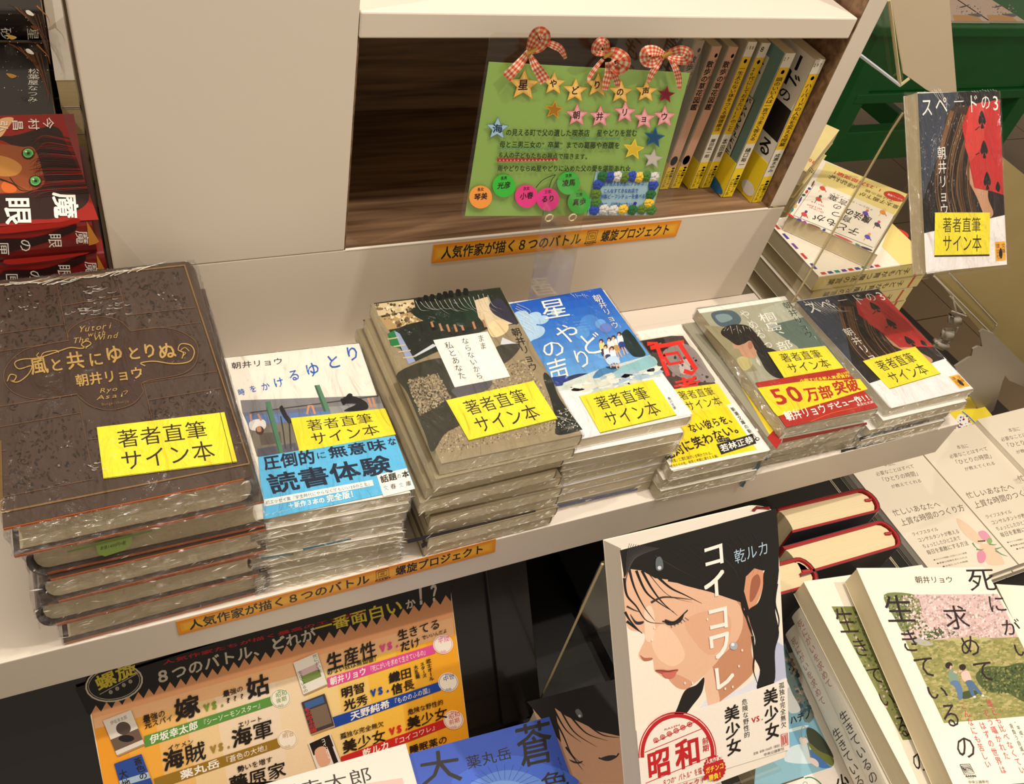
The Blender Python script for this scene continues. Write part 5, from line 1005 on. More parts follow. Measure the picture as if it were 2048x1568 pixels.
# ---- girl novel on its stand
KOV = mat('white_jacket', (240, 230, 214), .35, .01, coat=.3)
b = leaning('novel', (.275, .233, -.463), (1, -.025, -.006), (.021, .669, .743), .130, .188, .024, 'novel with a painted girl under black hair and white title, standing on a clear stand', KOV, PAGEW, r=.006)
def girl(P, k, face_only=False):
    P.k = k; SK = (228, 182, 150)
    P.poly([(213, 322), (1048, 98), (1110, 1300), (322, 1568)], (242, 230, 212))
    P.smooth([(1040, 760), (1075, 800), (1100, 1000), (1105, 1060), (950, 1120), (700, 1180), (560, 1250), (640, 1160), (700, 1100), (860, 1060), (960, 960)], (222, 222, 230)); P.poly([(1035, 800), (1085, 830), (1100, 1000), (1030, 1030)], (186, 190, 214))
    P.smooth([(860, 560), (915, 720), (915, 860), (930, 960), (860, 1040), (745, 1130), (700, 1160), (665, 1040), (700, 930), (780, 800), (820, 640)], (196, 138, 104)); P.smooth([(660, 960), (700, 930), (720, 1010), (745, 1130), (690, 1160), (668, 1060)], (232, 190, 160))
    P.smooth([(233, 430), (300, 400), (480, 440), (700, 520), (840, 600), (870, 700), (840, 800), (760, 880), (720, 930), (650, 1000), (600, 1040), (560, 1065), (510, 1050), (480, 1005), (450, 1003), (400, 965), (392, 930), (385, 905), (340, 913), (312, 885), (322, 850), (345, 800), (336, 760), (260, 740), (240, 640)], SK)
    P.smooth([(380, 800), (430, 720), (500, 760), (560, 880), (500, 940), (420, 900)], (238, 198, 168)); P.smooth([(560, 700), (700, 640), (800, 680), (790, 800), (700, 880), (620, 820)], (222, 170, 138)); P.smooth([(345, 640), (380, 620), (400, 700), (390, 800), (352, 800), (345, 720)], (240, 208, 182))
    P.smooth([(320, 880), (345, 895), (385, 895), (380, 908), (340, 912)], (176, 108, 84)); P.smooth([(470, 1000), (520, 985), (600, 1030), (560, 1062), (510, 1048)], (214, 156, 126))
    P.smooth([(880, 470), (930, 420), (975, 430), (974, 520), (945, 600), (905, 645), (880, 570)], (214, 150, 114)); P.smooth([(915, 480), (950, 450), (962, 500), (930, 580), (905, 590)], (160, 96, 72))
    HB = (26, 23, 22)
    P.poly([(213, 322), (1048, 98), (1062, 300), (1060, 420), (975, 430), (930, 418), (885, 462), (875, 540), (905, 650), (900, 680), (860, 600), (700, 545), (560, 510), (470, 478), (400, 470), (330, 430), (262, 420), (236, 470)], HB)
    P.smooth([(1060, 400), (1040, 620), (1062, 760), (1040, 860), (1035, 1030), (945, 1062), (960, 960), (925, 880), (935, 800), (905, 700), (900, 640), (950, 600), (975, 520), (985, 430)], HB)
    P.smooth([(662, 1000), (650, 1080), (600, 1150), (550, 1210), (490, 1238), (520, 1160), (560, 1070), (620, 1040)], HB)
    for a in ([(262, 420), (290, 520), (340, 620), (400, 700)], [(236, 470), (250, 560), (300, 620), (360, 700), (460, 712)], [(330, 430), (380, 520), (440, 600), (520, 670)], [(400, 450), (480, 520), (560, 560), (650, 605)], [(300, 430), (350, 540), (420, 600), (500, 650)], [(240, 650), (270, 700), (330, 765)], [(470, 480), (560, 500), (640, 530)], [(860, 560), (870, 640), (905, 720), (930, 800)], [(880, 640), (900, 720), (920, 780)], [(920, 780), (930, 880), (925, 960), (950, 1040)], [(1050, 500), (1040, 600), (1062, 700), (1040, 800)], [(250, 700), (300, 740), (335, 765)]): P.curve(a, 15, HB, True)
    for a in ([(262, 420), (300, 540), (350, 640)], [(370, 450), (470, 560), (600, 600)], [(400, 350), (520, 420), (640, 480)], [(700, 300), (820, 420), (860, 520)]): P.curve(a, 4, (60, 54, 54), True)
    for i in range(14): P.curve([(420 - i * 12, 300 - i * 2 + 10), (300 - i * 4, 360 + i), (255 - i, 440 + i * 6)], 2.5, (84, 78, 78), True)
    for i in range(12): P.curve([(480 + i * 40, 320 - i * 8), (600 + i * 34, 400 - i * 6), (700 + i * 22, 500 - i * 4)], 2, (52, 48, 48), True)
    P.smooth([(455, 690), (500, 700), (550, 665), (560, 650), (540, 700), (500, 720), (462, 716)], (46, 40, 44)); P.curve([(440, 700), (500, 705), (560, 655), (575, 640)], 6, (20, 18, 18)); P.smooth([(268, 660), (300, 700), (340, 700), (330, 715), (295, 712)], (46, 40, 44)); P.curve([(380, 600), (440, 572), (520, 575), (600, 585)], 12, (60, 46, 42), True); P.curve([(250, 620), (290, 640), (320, 650)], 9, (60, 46, 42), True)
    for i in range(6): P.line([(480 + i * 16, 705 - i * 5), (490 + i * 18, 735 - i * 8)], 2.5, (30, 26, 28))
    P.smooth([(400, 962), (440, 958), (470, 962), (525, 958), (490, 985), (440, 980)], (176, 84, 76)); P.smooth([(440, 978), (490, 972), (515, 965), (500, 1000), (460, 1003)], (206, 110, 96)); P.line([(405, 962), (470, 968), (522, 958)], 3.5, (110, 40, 40))
    P.smooth([(405, 370), (425, 355), (440, 375), (444, 415), (425, 432), (405, 420)], (96, 104, 108)); P.ell(424, 415, 10, 10, (210, 214, 214)); P.ell(820, 832, 21, 21, (170, 176, 184)); P.ell(815, 824, 9, 9, (236, 238, 240))
    for x, y in ((398, 735), (385, 800), (560, 1030), (680, 690), (848, 940), (865, 855), (775, 1060), (815, 1050), (600, 1030)): P.ell(x, y, 5, 7, (246, 226, 210))
P = Print(top_surf(b), KO); girl(P, KO)
for ch, q in (('コ', [(640, 300), (775, 255), (785, 400), (655, 435)]), ('イ', [(645, 440), (785, 410), (790, 565), (660, 600)]), ('コ', [(662, 625), (800, 590), (808, 745), (680, 775)]), ('ワ', [(670, 765), (808, 725), (815, 895), (690, 930)]), ('レ', [(688, 945), (828, 915), (838, 1055), (705, 1090)])): P.tq(ch, q, W_, .03)
P.tq('乾ルカ', [(815, 322), (1005, 262), (1012, 345), (828, 402)], (170, 196, 214), .008)
finish(P, b[1])
o = plate(top_surf(b), [(301, 1282), (1104, 1008), (1118, 1384), (330, 1625)], .0002, (240, 230, 216), 'paper_band', b[0], KO, off=.0008); o['label'] = 'white paper band with red round emblem'
P = Print(Surf(b[5], (0, 0, b[4] + .00105)), KO, sl=-.33, sh=.08); R_ = (190, 28, 34)
P.ring(520, 1410, 188, 206, 20, R_, 0, -185, 40); P.ring(520, 1410, 205, 224, 6, R_, 0, -185, 30)
for a, b2 in (((395, 1350), (640, 1222)), ((345, 1400), (670, 1265)), ((350, 1565), (700, 1420))): P.line([a, b2], 4, R_)
for i in range(6): P.ring(405 + i * 36, 1335 - i * 17, 12, 12, 4, R_); P.ring(405 + i * 36, 1335 - i * 17, 5, 5, 4, R_)
P.t('昭', 350, 1400, 130, 165, R_, .05); P.t('和', 500, 1345, 140, 165, R_, .05); P.tq('前期', [(650, 1325), (685, 1312), (690, 1392), (655, 1402)], R_, .02, v=True); P.t('RASEN', 450, 1272, 80, 14, R_, .01)
P.t('８つの“バトル”を描く', 440, 1545, 230, 40, R_, .015); P.t('プロジェクト', 480, 1585, 190, 38, R_, .02)
P.star(718, 1484, 62, R_, 0, .9, 22, 1.15); P.t('人気作家が', 672, 1440, 90, 26, W_, .02); P.t('ガチンコ', 668, 1482, 98, 36, (250, 220, 60), .04); P.t('勝負！', 685, 1522, 80, 34, (250, 220, 60), .04)
P.tq('美少女', [(765, 1165), (850, 1135), (865, 1395), (785, 1430)], K_, .04, v=True); P.tq('危険な野性的', [(862, 1118), (893, 1108), (908, 1318), (876, 1328)], K_, .01, v=True); P.tq('美少女', [(975, 1070), (1055, 1045), (1068, 1318), (990, 1345)], K_, .04, v=True); P.tq('孤独な完全無欠', [(1060, 1030), (1090, 1022), (1102, 1265), (1073, 1275)], K_, .01, v=True); P.t('VS.', 915, 1210, 66, 40, R_, .02)
for e in (0, 7, 13): q = [(1073 + e, 1305 + e), (1106 - e, 1295 + e), (1110 - e, 1358 - e), (1077 + e, 1370 - e)]; P.line(q + [q[0]], 3, R_)
P.t('定価 本体1700円（税別）', 925, 1400, 150, 16, (70, 60, 56), 0); P.t('中央公論新社', 980, 1405, 110, 18, (70, 60, 56), 0)
P.build('lettering', INK, o)
rb = MB(); rb.tube([(.052, .0945, .014), (.058, .0948, .010), (.063, .095, .018)], .0012); rb.build('ribbon_marker', mat('dark_red_ribbon', (120, 20, 24), .6), b[0])
p4 = [ony(1205, 1128, .262), ony(1075, 1412, .262), V(.385, .262, H - .8213), V(.385, .262, H - .55)]; p4[1].z = H - .8215 if p4[1].z < H - .8215 else p4[1].z
ks = acrylic('acrylic_stand', p4, V(0, -1, 0), .0025, 'clear acrylic stand with a bright edge behind the girl novel', 'stand', edges=((p4[0], p4[1]),))
q = ks.matrix_world.translation; T0 = b[5].translation; cs_ = [T0 + b[5].to_3x3() @ V(x, y, -.0035) for x, y in ((-.05, .07), (.05, .07), (.05, -.096), (-.05, -.096))]
mm = MB(); mm.prism([p - q for p in cs_], (b[5].to_3x3() @ V(0, 0, 1)).normalized(), .0025, (0, 0, 0)); mm.build('slanted_rest', ACRYL, ks)
cs_ = [T0 + b[5].to_3x3() @ V(x, -.0965, z) for x, z in ((-.05, -.005), (.05, -.005), (.05, .03), (-.05, .03))]; mm = MB(); mm.prism([p - q for p in cs_], (b[5].to_3x3() @ V(0, 1, 0)).normalized(), .0025, (0, 0, 0)); mm.build('front_lip', ACRYL, ks)
# a second copy lies under the stand; only hair and brow show
b = flat_book('novel', (1085, 1400), -4, -.728, .130, .188, .025, 'copy of the girl novel lying flat beneath the clear stand', KOV, PAGEW)
P = Print(top_surf(b), KP); HB = (24, 21, 20)
P.poly([(900, 1040), (1500, 880), (1640, 1568), (1100, 1568)], (222, 172, 140)); P.poly([(880, 1040), (1500, 880), (1520, 1270), (1340, 1230), (1240, 1180), (1130, 1130), (1060, 1080), (1100, 1300)], HB)
for a in ([(1020, 1080), (1110, 1250), (1170, 1380), (1250, 1450)], [(1050, 1080), (1130, 1220), (1230, 1300)], [(1080, 1060), (1180, 1230), (1330, 1330)], [(1150, 1120), (1260, 1240), (1400, 1290)], [(1240, 1160), (1360, 1250), (1480, 1270)], [(1130, 1330), (1180, 1400), (1240, 1480)]): P.curve(a, 14, HB, True)
P.curve([(1340, 1400), (1400, 1415), (1450, 1395), (1470, 1370)], 9, (30, 26, 28)); P.smooth([(1350, 1405), (1400, 1385), (1450, 1385), (1430, 1412), (1390, 1420)], (60, 52, 56)); P.smooth([(1150, 1410), (1200, 1425), (1240, 1420), (1220, 1436), (1180, 1432)], (50, 44, 46)); P.smooth([(1190, 1100), (1210, 1085), (1232, 1110), (1236, 1135), (1215, 1142)], (110, 116, 118)); P.ell(1218, 1130, 8, 8, (220, 222, 220))
finish(P, b[1]); under(b, 2, .025, 'copy of the girl novel in the flat pile under the stand', 'girl novels lying flat')
# ---- red-lined hardcovers standing upright
RED = mat('red_boards', (166, 24, 30), .5, .05); JK = mat('dark_jacket', (66, 62, 66), .35, .15, 8, coat=.3)
def upright(TLp, ang, z, w_, t, l_, lab, splay=0):
    a = math.radians(ang); X = V(math.cos(a), math.sin(a), 0); p = onz(*TLp, z); n = X.cross(V(0, 0, 1)); o = p + X * w_ / 2; o.z = H + z - l_ / 2
    M = frame_from(o, X, (0, 0, 1)); root, cv = book('hardcover_novel', M, w_, l_, t, 1, RED, PAGEC, True, None, lab, 'book', 'red-lined hardcovers standing upright', r=.011)
    cover_shell(w_ + .0016, l_ + .0004, t + .0012, 1, .0118, th=.0006).build('dust_jacket', JK, root).location.z = -.0006
    for s_ in (.3,): mm = MB(); mm.tube([(w_ / 2 - .012, l_ / 2 - .002, t * .45), (w_ / 2 - .006, l_ / 2 - .0005, t * .5)], .0016); mm.build('ribbon_marker', RED, root)
    return root, M
zr = -.634; lr = zr + .7993
upright((1553, 1016), -2, zr, .117, .0295, lr, 'red-lined hardcover standing upright, rear one of the pair right of the girl novel')
upright((1566, 1094), -1, zr, .131, .0315, lr, 'red-lined hardcover standing upright, front one of the pair right of the girl novel')
upright((1462, 1150), -2, zr, .0855, .030, lr, 'red-lined hardcover mostly hidden behind the girl novel')
# ---- black tray with cream double lines beneath them
zt_ = -.80; tr = empty('black_tray', onz(1640, 1000, zt_) - V(0, 0, .02), 'flat black tray with cream double lines under the red-lined hardcovers', 'tray'); St = Surf(Matrix.Identity(4), (0, 0, H + zt_), (0, 0, 1)); q = tr.matrix_world.translation
m = MB(); A_ = St.hit(1707, 949); m.box(.40 - q.x, A_.x - .002 - q.x, .22 - q.y, .43 - q.y, .0005 - .0015, .02, (0, 0, 0)); m.build('tray_body', BLACK, tr, .001)
m = MB(); gx = A_.x; m.box(gx - .024 - q.x, gx - .0025 - q.x, .22 - q.y, .429 - q.y, .02, .0206); m.build('grey_border', mat('dark_grey_border', (84, 78, 70), .5), tr)
for x in (St.hit(1661, 961).x, St.hit(1684, 955).x):
    for d in (-.0012, .0012): m = MB(); m.box(x + d - .0005 - q.x, x + d + .0005 - q.x, .22 - q.y, .429 - q.y, .02, .0206); m.build('cream_line', mat('cream_line', (206, 196, 160), .5), tr)
# ---- cream books lying flat, right
CR = mat('cream_cover', (240, 228, 206), .4, .01, coat=.15)
def iso(P, dx, dy, flower=True):
    P.k = (KT[0] + dx, KT[1] + dy, KT[2]); P.sh = .55; C_ = (92, 76, 58)
    for s_, x, y, w1, sl, h1 in (('本当に', 800, 492, 92, -.15, 34), ('必要なことはすべて', 742, 566, 300, -.22, 34), ('「ひとりの時間」', 770, 612, 320, -.2, 42), ('が教えてくれる', 862, 666, 240, -.21, 30), ('忙しいあなたへ', 870, 862, 370, -.2, 54), ('上質な時間のつくり方', 928, 936, 500, -.25, 58), ('ライフスタイル', 1025, 1040, 205, -.22, 32), ('コンサルタントが教える', 1070, 1084, 325, -.23, 36), ('ちょっとしたひと工夫で', 1108, 1132, 295, -.24, 36), ('毎日を素敵にする方法', 1140, 1178, 325, -.24, 40), ('●ひとりの時間に大切にしたい習慣', 1200, 1248, 260, -.22, 14), ('●素敵な時間を手に入れる', 1225, 1276, 240, -.22, 14), ('●お気に入りの時間', 1270, 1300, 200, -.22, 14)): P.t(s_, x, y, w1, h1, C_, .006, sl=sl)
    if flower:
        P.smooth([(1385, 935), (1410, 935), (1480, 980), (1560, 1060), (1590, 1120), (1560, 1130), (1490, 1090), (1420, 1020)], (238, 206, 176)); P.smooth([(1570, 1140), (1660, 1130), (1710, 1180), (1755, 1260), (1750, 1290), (1640, 1290), (1600, 1230)], (238, 206, 176))
        P.smooth([(1555, 1035), (1600, 1025), (1640, 1060), (1650, 1095), (1600, 1100), (1570, 1075)], (226, 160, 178)); P.smooth([(1550, 1190), (1590, 1180), (1615, 1220), (1600, 1270), (1560, 1275), (1545, 1230)], (226, 150, 172)); P.smooth([(1620, 1100), (1650, 1080), (1665, 1110), (1640, 1130)], (150, 180, 110)); P.line([(1550, 1108), (1610, 1104)], 10, (70, 60, 56))
        for a in ([(1510, 1120), (1530, 1150), (1550, 1165)], [(1540, 1170), (1580, 1175), (1600, 1165)], [(1685, 1170), (1720, 1160), (1745, 1150)], [(1690, 1180), (1740, 1210), (1785, 1225)], [(1640, 1130), (1680, 1135), (1700, 1130)]): P.curve(a, 13, (108, 150, 108), True)
    P.build('cover_print', INK, b[1])
gi = 'cream books lying flat at the right'
for i, (TLp, zz, dx, dy, fl_, tb_, lab) in enumerate(((((1707, 949)), -.79, 0, 0, True, .0145, 'cream book with fine lettering and a pink flower, beside the black tray'), (((1849, 912)), -.79, 147, -35, False, .0145, 'cream book in ledge shadow, middle one of the three flat cream books'), (((1975, 862)), -.782, 250, -69, False, .0145, 'brightest cream book at the right edge of the view'))):
    p = onz(*TLp, zz); ltop = .43 if i == 0 else (.475 if i == 1 else .49)
    p2 = onz(1983, 1150, zz); ll = .206 if i < 2 else .21; o = V(p.x + .0645, p2.y + ll / 2 + .001, H + zz - tb_)
    M = Matrix.Translation(o); root, cv = book('lifestyle_book', M, .1275, ll, tb_, 1, CR, PAGEW, False, None, lab, 'book', gi); b = (root, cv, .1275, ll, tb_, M); P = Print(top_surf(b), KT); iso(P, dx, dy, fl_)
    c_ = copy_tree(root) if False else None
    base2 = root.copy(); COL.objects.link(base2); base2.matrix_world = Matrix.Translation((.001, -.002, -.0152 + (0 if i < 2 else 0))) @ M
    for ch in root.children:
        if ch.name.split('.')[0] in ('cover', 'page_block'): d = ch.copy(); COL.objects.link(d); d.parent = base2
    base2['label'] = lab.split(',')[0].replace('cream book', 'lower cream book under the one') if i == 0 else ('lower cream book beneath the shaded middle one' if i == 1 else 'lower cream book beneath the brightest one at the right edge')
    if i == 0: base2['label'] = 'lower cream book beneath the one with the pink flower'
    base2['group'] = gi
# ---- white novels with cherry blossom photo
WC = mat('warm_white_jacket', (246, 238, 218), .38, .01, coat=.2)
gs = 'blossom-photo novels in the leaning heap'
b1 = flat_book('novel', (1713, 1136), -15.8, -.588, .1325, .186, .0235, 'white novel with a cherry blossom photo of two children, on top of its heap', WC, PAGE, side=1, group=gs)
P = Print(top_surf(b1), KU)
P.poly([(798, 243), (1592, 238), (2000, 1075), (1218, 1142)], (150, 146, 84)); ph = [(798, 243), (1592, 238), (2000, 1075), (1218, 1142)]
P.poly(rel(ph, 0, 0, 1, .36), (216, 186, 180)); P.smooth([(798, 243), (1010, 243), (1060, 340), (1040, 400), (1000, 480), (930, 500), (880, 420)], (120, 128, 76)); P.smooth([(1080, 560), (1090, 500), (1200, 480), (1300, 500), (1330, 530), (1240, 540), (1120, 560)], (66, 96, 50)); P.smooth([(960, 560), (1040, 545), (1150, 590), (1080, 600), (1000, 575)], (176, 172, 164)); P.smooth([(1240, 545), (1500, 540), (1560, 590), (1400, 610), (1290, 590)], (186, 178, 120))
P.blobs(rel(ph, .12, .0, 1, .36), 1300, 4, 12, [(232, 206, 202), (206, 170, 168), (190, 158, 154), (238, 218, 214), (176, 150, 142), (214, 184, 186)]); P.blobs(rel(ph, 0, .0, .26, .34), 260, 4, 11, [(96, 108, 58), (140, 146, 96), (222, 200, 190), (80, 90, 50)])
P.blobs(rel(ph, 0, .36, 1, 1), 1500, 4, 13, [(160, 154, 92), (140, 138, 78), (172, 160, 100), (128, 130, 70), (182, 170, 112)], asp=1.8, rot=-.1)
P.smooth([(1440, 820), (1500, 750), (1640, 745), (1800, 735), (1960, 980), (1800, 1000), (1660, 930), (1520, 920)], (74, 88, 44)); P.blobs([(1450, 760), (1800, 735), (1960, 980), (1500, 930)], 500, 4, 11, [(58, 74, 36), (104, 112, 58), (86, 98, 48), (48, 62, 32), (136, 136, 78)]); P.smooth([(1340, 930), (1420, 910), (1460, 930), (1400, 965), (1350, 970)], (66, 78, 44))
for x in (1150, 1180): P.line([(x, 470), (x + 20, 530)], 8, (84, 70, 54))
# two children seen in the photo
P.smooth([(1250, 775), (1285, 768), (1310, 800), (1315, 850), (1262, 862)], (126, 150, 132)); P.line([(1285, 780), (1310, 790)], 14, (222, 176, 150)); P.smooth([(1262, 855), (1312, 845), (1345, 900), (1345, 970), (1320, 970), (1300, 900)], (92, 122, 160)); P.ell(1252, 738, 25, 23, (40, 26, 24)); P.smooth([(1262, 740), (1274, 745), (1268, 765), (1256, 762)], (222, 176, 150))
P.smooth([(1340, 790), (1385, 775), (1410, 840), (1370, 855), (1345, 830)], (236, 190, 178)); P.smooth([(1368, 852), (1410, 842), (1450, 890), (1485, 935), (1460, 935), (1425, 900), (1432, 950), (1412, 950), (1385, 890)], (80, 108, 140)); P.ell(1348, 750, 24, 22, (40, 26, 24)); P.line([(1318, 782), (1345, 776)], 12, (222, 176, 150)); P.ell(1490, 950, 10, 8, (226, 220, 206)); P.ell(1432, 958, 10, 8, (226, 220, 206))
N2 = (40, 26, 30)
def char(ch, x0, y0, x1, y1, P=P, sk=.25, bold=.004): h_ = y1 - y0; P.tq(ch, [(x0, y0), (x1 - h_ * sk, y0 - 4), (x1, y1 - 4), (x0 + h_ * sk, y1)], N2, bold)
for a in (('死', 1355, 52, 1610, 232), ('に', 1500, 240, 1680, 380), ('が', 1600, 410, 1775, 540), ('い', 1680, 575, 1860, 690), ('求', 1190, 315, 1420, 500), ('め', 1300, 520, 1500, 690), ('て', 1395, 690, 1600, 870), ('生', 770, 245, 1040, 455), ('き', 880, 480, 1080, 660), ('て', 980, 660, 1190, 840), ('い', 1070, 870, 1270, 990), ('る', 1170, 990, 1360, 1190), ('の', 1270, 1215, 1470, 1410)): char(*a)
P.tq('朝井リョウ', [(1008, 112), (1275, 112), (1290, 162), (1022, 166)], (90, 76, 62), .0)
RD2 = (208, 84, 88)
for s_, x0, y0, x1, y1 in (('誰とも比べなくてい', 1505, 975, 1800, 1500), ('そう囁かれた', 1480, 1045, 1690, 1400), ('はずの世界は', 1455, 1130, 1665, 1500), ('こんなにも苦しい', 1320, 990, 1560, 1460)): P.tq(s_, [(x0, y0), (x0 + 42, y0 - 2), (x1, y1 - 2), (x1 - 42, y1)], RD2, .004, v=True)
P.tq('“平成”を生きる', [(1705, 1125), (1730, 1123), (1860, 1400), (1835, 1402)], (90, 80, 60), 0, v=True); P.tq('背負う自滅へ', [(1670, 1145), (1695, 1143), (1800, 1380), (1775, 1382)], (90, 80, 60), 0, v=True)
for e in (0, 11, 21, 30): q = [(1330 + e, 1432 + e), (1398 - e * .6, 1428 + e), (1432 - e, 1492 - e), (1362 + e * .6, 1500 - e)]; P.line(q + [q[0]], 4, N2)
P.t('RASEN', 1368, 1502, 70, 22, N2, .03, sl=-.03, sh=.3); P.t('PROJECT', 1385, 1526, 44, 8, N2, 0, sl=-.03); P.t('中央公論新社', 1385, 1542, 145, 26, (100, 88, 66), 0, sl=-.03, sh=.3)
finish(P, b1[1])
b2 = flat_book('novel', (1607, 1163), -8.5, -.616, .1325, .186, .0215, 'white blossom-photo novel jutting out left beneath the topmost one of the heap', WC, PAGE, group=gs)
P = Print(top_surf(b2), KU)
ph = [(430, 325), (900, 325), (1350, 1240), (930, 1260)]; P.poly(ph, (128, 132, 74)); P.blobs(ph, 700, 4, 12, [(96, 108, 58), (150, 146, 90), (206, 176, 170), (80, 90, 50), (140, 140, 84)]); 
for a in (('生', 425, 330, 640, 530), ('き', 545, 540, 720, 690), ('て', 650, 740, 820, 880), ('い', 735, 920, 900, 1040), ('る', 850, 1080, 1010, 1260), ('の', 960, 1330, 1140, 1500)): char(*a, P=P, sk=.35)
finish(P, b2[1])
b3 = flat_book('novel', (1601, 1212), -10.5, -.6395, .1325, .186, .0225, 'white blossom-photo novel with lettered spine, second from the bottom of the heap', WC, PAGE, side=-1, group=gs, r=.002)
b4 = flat_book('novel', (1588, 1248), -10, -.664, .1325, .186, .0225, 'white blossom-photo novel with lettered spine, lowest of the heap', WC, PAGE, side=-1, group=gs, r=.002)
for b, off in ((b3, 0), (b4, 0)):
    P = Print(Surf(b[5], (-b[2] / 2, 0, 0), (-1, 0, 0))); l2 = b[3] / 2; X0 = -b[2] / 2 - .0001
    def side(s_, y0, y1, z0, z1, col):
        for i, ch in enumerate(s_):
            vs, fs, bb = glyph(ch, 0); ya = y0 + (y1 - y0) * (i + .5) / len(s_); pts = []
            for gx, gy in vs:
                ex, ey = (gx - EX0) / EMS, (gy - EY0) / EMS; pts.append((X0, ya - ey * abs(y1 - y0) / len(s_) * (-1 if y1 > y0 else 1) * -1, (z0 + z1) / 2 + ex * (z1 - z0)))
            P.tri(pts, fs, col)
    side('死にがいを求めて', .085, .02, .006, .016, (190, 120, 120)); side('生きているの', .0, -.06, .004, .018, N2); side('朝井リョウ', -.066, -.09, .007, .015, (80, 70, 60)); P.build('spine_print', INK, b[1])
# ---- picture-cover novel with sea and boat, under the heap
b = flat_book('novel', (1490, 1330), -4, -.70, .130, .188, .024, 'novel with a blue sea and boat picture, peeping out below the girl novel', mat('white_cover', (238, 230, 216)), PAGE)
P = Print(top_surf(b), KY)
P.poly([(60, -80), (240, 430), (330, 620), (620, 1240), (610, 1370), (0, 1568), (-300, 1568), (-200, 200)], (136, 184, 200)); P.smooth([(60, 0), (120, 100), (260, 440), (330, 600), (400, 780), (300, 860), (240, 700), (150, 520), (80, 330)], (104, 122, 116)); P.blobs([(60, 60), (140, 100), (400, 780), (260, 760)], 60, 12, 34, [(140, 128, 110), (70, 104, 110), (170, 150, 130), (54, 84, 96)])
P.smooth([(90, 400), (150, 520), (240, 700), (130, 740), (80, 640)], (226, 228, 224)); P.smooth([(110, 880), (330, 850), (380, 960), (330, 1100), (130, 1130)], (120, 178, 206)); P.smooth([(100, 930), (300, 880), (320, 900), (120, 960)], (214, 228, 230)); P.smooth([(110, 1150), (240, 1100), (330, 1110), (420, 1280), (330, 1330), (60, 1300)], (206, 224, 228)); P.smooth([(350, 1170), (420, 1200), (560, 1340), (600, 1370), (480, 1380), (380, 1290)], (70, 116, 182))
P.smooth([(310, 920), (400, 930), (520, 1050), (620, 1230), (600, 1260), (460, 1180), (340, 1080)], (60, 66, 48)); P.smooth([(335, 1080), (460, 1180), (620, 1260), (610, 1360), (480, 1270), (370, 1170)], (110, 116, 56)); P.line([(300, 1010), (345, 1180), (360, 1260)], 14, (130, 130, 110)); P.smooth([(230, 1030), (290, 1020), (330, 1070), (290, 1110), (240, 1090)], (232, 216, 206)); P.smooth([(330, 1260), (400, 1270), (450, 1320), (440, 1370), (350, 1310)], (232, 214, 204)); P.ring(275, 960, 28, 70, 7, (150, 150, 120))
P.tq('ハテノ', [(105, 780), (360, 690), (375, 800), (125, 880)], K_, .03); P.poly([(0, 1590), (600, 1385), (680, 1568), (0, 1700)], (238, 226, 214)); P.curve([(290, 1500), (360, 1490), (440, 1530), (500, 1590)], 14, (40, 120, 80)); P.ring(295, 1565, 24, 22, 6, (40, 120, 80)); P.tq('小', [(640, 1470), (790, 1430), (820, 1600), (660, 1640)], K_, .04); P.tq('島', [(700, 1560), (790, 1540), (800, 1640), (720, 1660)], K_, .03)
finish(P, b[1]); under(b, 3, .024, 'sea-picture novel hidden under the heap', 'sea-picture novels')
b5 = flat_book('novel', (1590, 1262), -10, -.689, .1325, .186, .0225, 'plain white novel carrying the blossom-photo heap', WC, PAGE, group=gs) if False else None
# ---- books at the lower right corner
bR = flat_book('novel', (1992, 1168), -20, -.66, .13, .188, .03, 'white book with grey page edge at the right edge, beside the blossom-photo heap', WC, PAGE, side=1); under(bR, 4, .03, 'white book in the pile at the right edge', 'white books at the right edge')
# ================================================================ neighbouring fixture at the left: red and black books
lt = empty('side_table', V(-.33, .85, 0), 'dark side table at the left behind the brown hardcovers', 'table'); ZS = -.545
def lbox(nm, x0, x1, y0, y1, z0, z1, mt): m = MB(); m.box(x0 + .33, x1 + .33, y0 - .85, y1 - .85, z0 + H, z1 + H); return m.build(nm, mt, lt, .001)
lbox('table_top', -.68, -.0015, .54, 1.35, ZS - .03, ZS, BLACK); lbox('cabinet', -.66, -.012, .56, 1.33, -1.5, ZS - .03, BLACK)
DKR = mat('dark_red_cover', (120, 20, 18), .32, .5, 14, coat=.35); DKB = mat('dark_night_cover', (30, 24, 22), .3, .4, 12, coat=.35)
def sideways(xr, y0, z, w_, l_, t, lab, cover, group):
    M = frame_from((xr - l_ / 2, y0 + w_ / 2, H + z - t), (0, -1, 0), (1, 0, 0)); root, cv = book('picture_book' if False else 'mystery_novel', M, w_, l_, t, 1, cover, PAGE, False, None, lab, 'book', group, r=.003); return (root, cv, w_, l_, t, M)
gl = 'red novels with a cat-eyed face'
rb_ = [sideways(-.0065, .506, -.371, .130, .188, .027, 'red and black novel with two green eyes on its cover, topmost behind the brown hardcovers', DKR, gl)]
for i, (dx, dy) in enumerate(((.004, .002), (.0045, -.001), (.002, .001), (.003, .002), (.001, 0))):
    s_ = ('second', 'third', 'fourth', 'fifth', 'lowest')[i]; rb_.append(sideways(-.0065 + dx, .506 + dy, -.371 - .0285 * (i + 1), .130, .188, .027, 'red and black novel in the pile under the green-eyed cover, %s' % (s_ + ' from the top' if i < 4 else 'lowest'), DKR, gl))
b = rb_[0]; P = Print(top_surf(b), KZ)
P.poly([(-300, 60), (575, 35), (680, 380), (910, 1010), (-250, 1090)], (150, 30, 22)); P.smooth([(-200, 220), (100, 240), (500, 150), (620, 330), (700, 500), (820, 760), (760, 900), (500, 1000), (300, 1010), (0, 1050), (-200, 1060), (-100, 800), (200, 760), (420, 650), (300, 560), (100, 320)], (44, 24, 20))
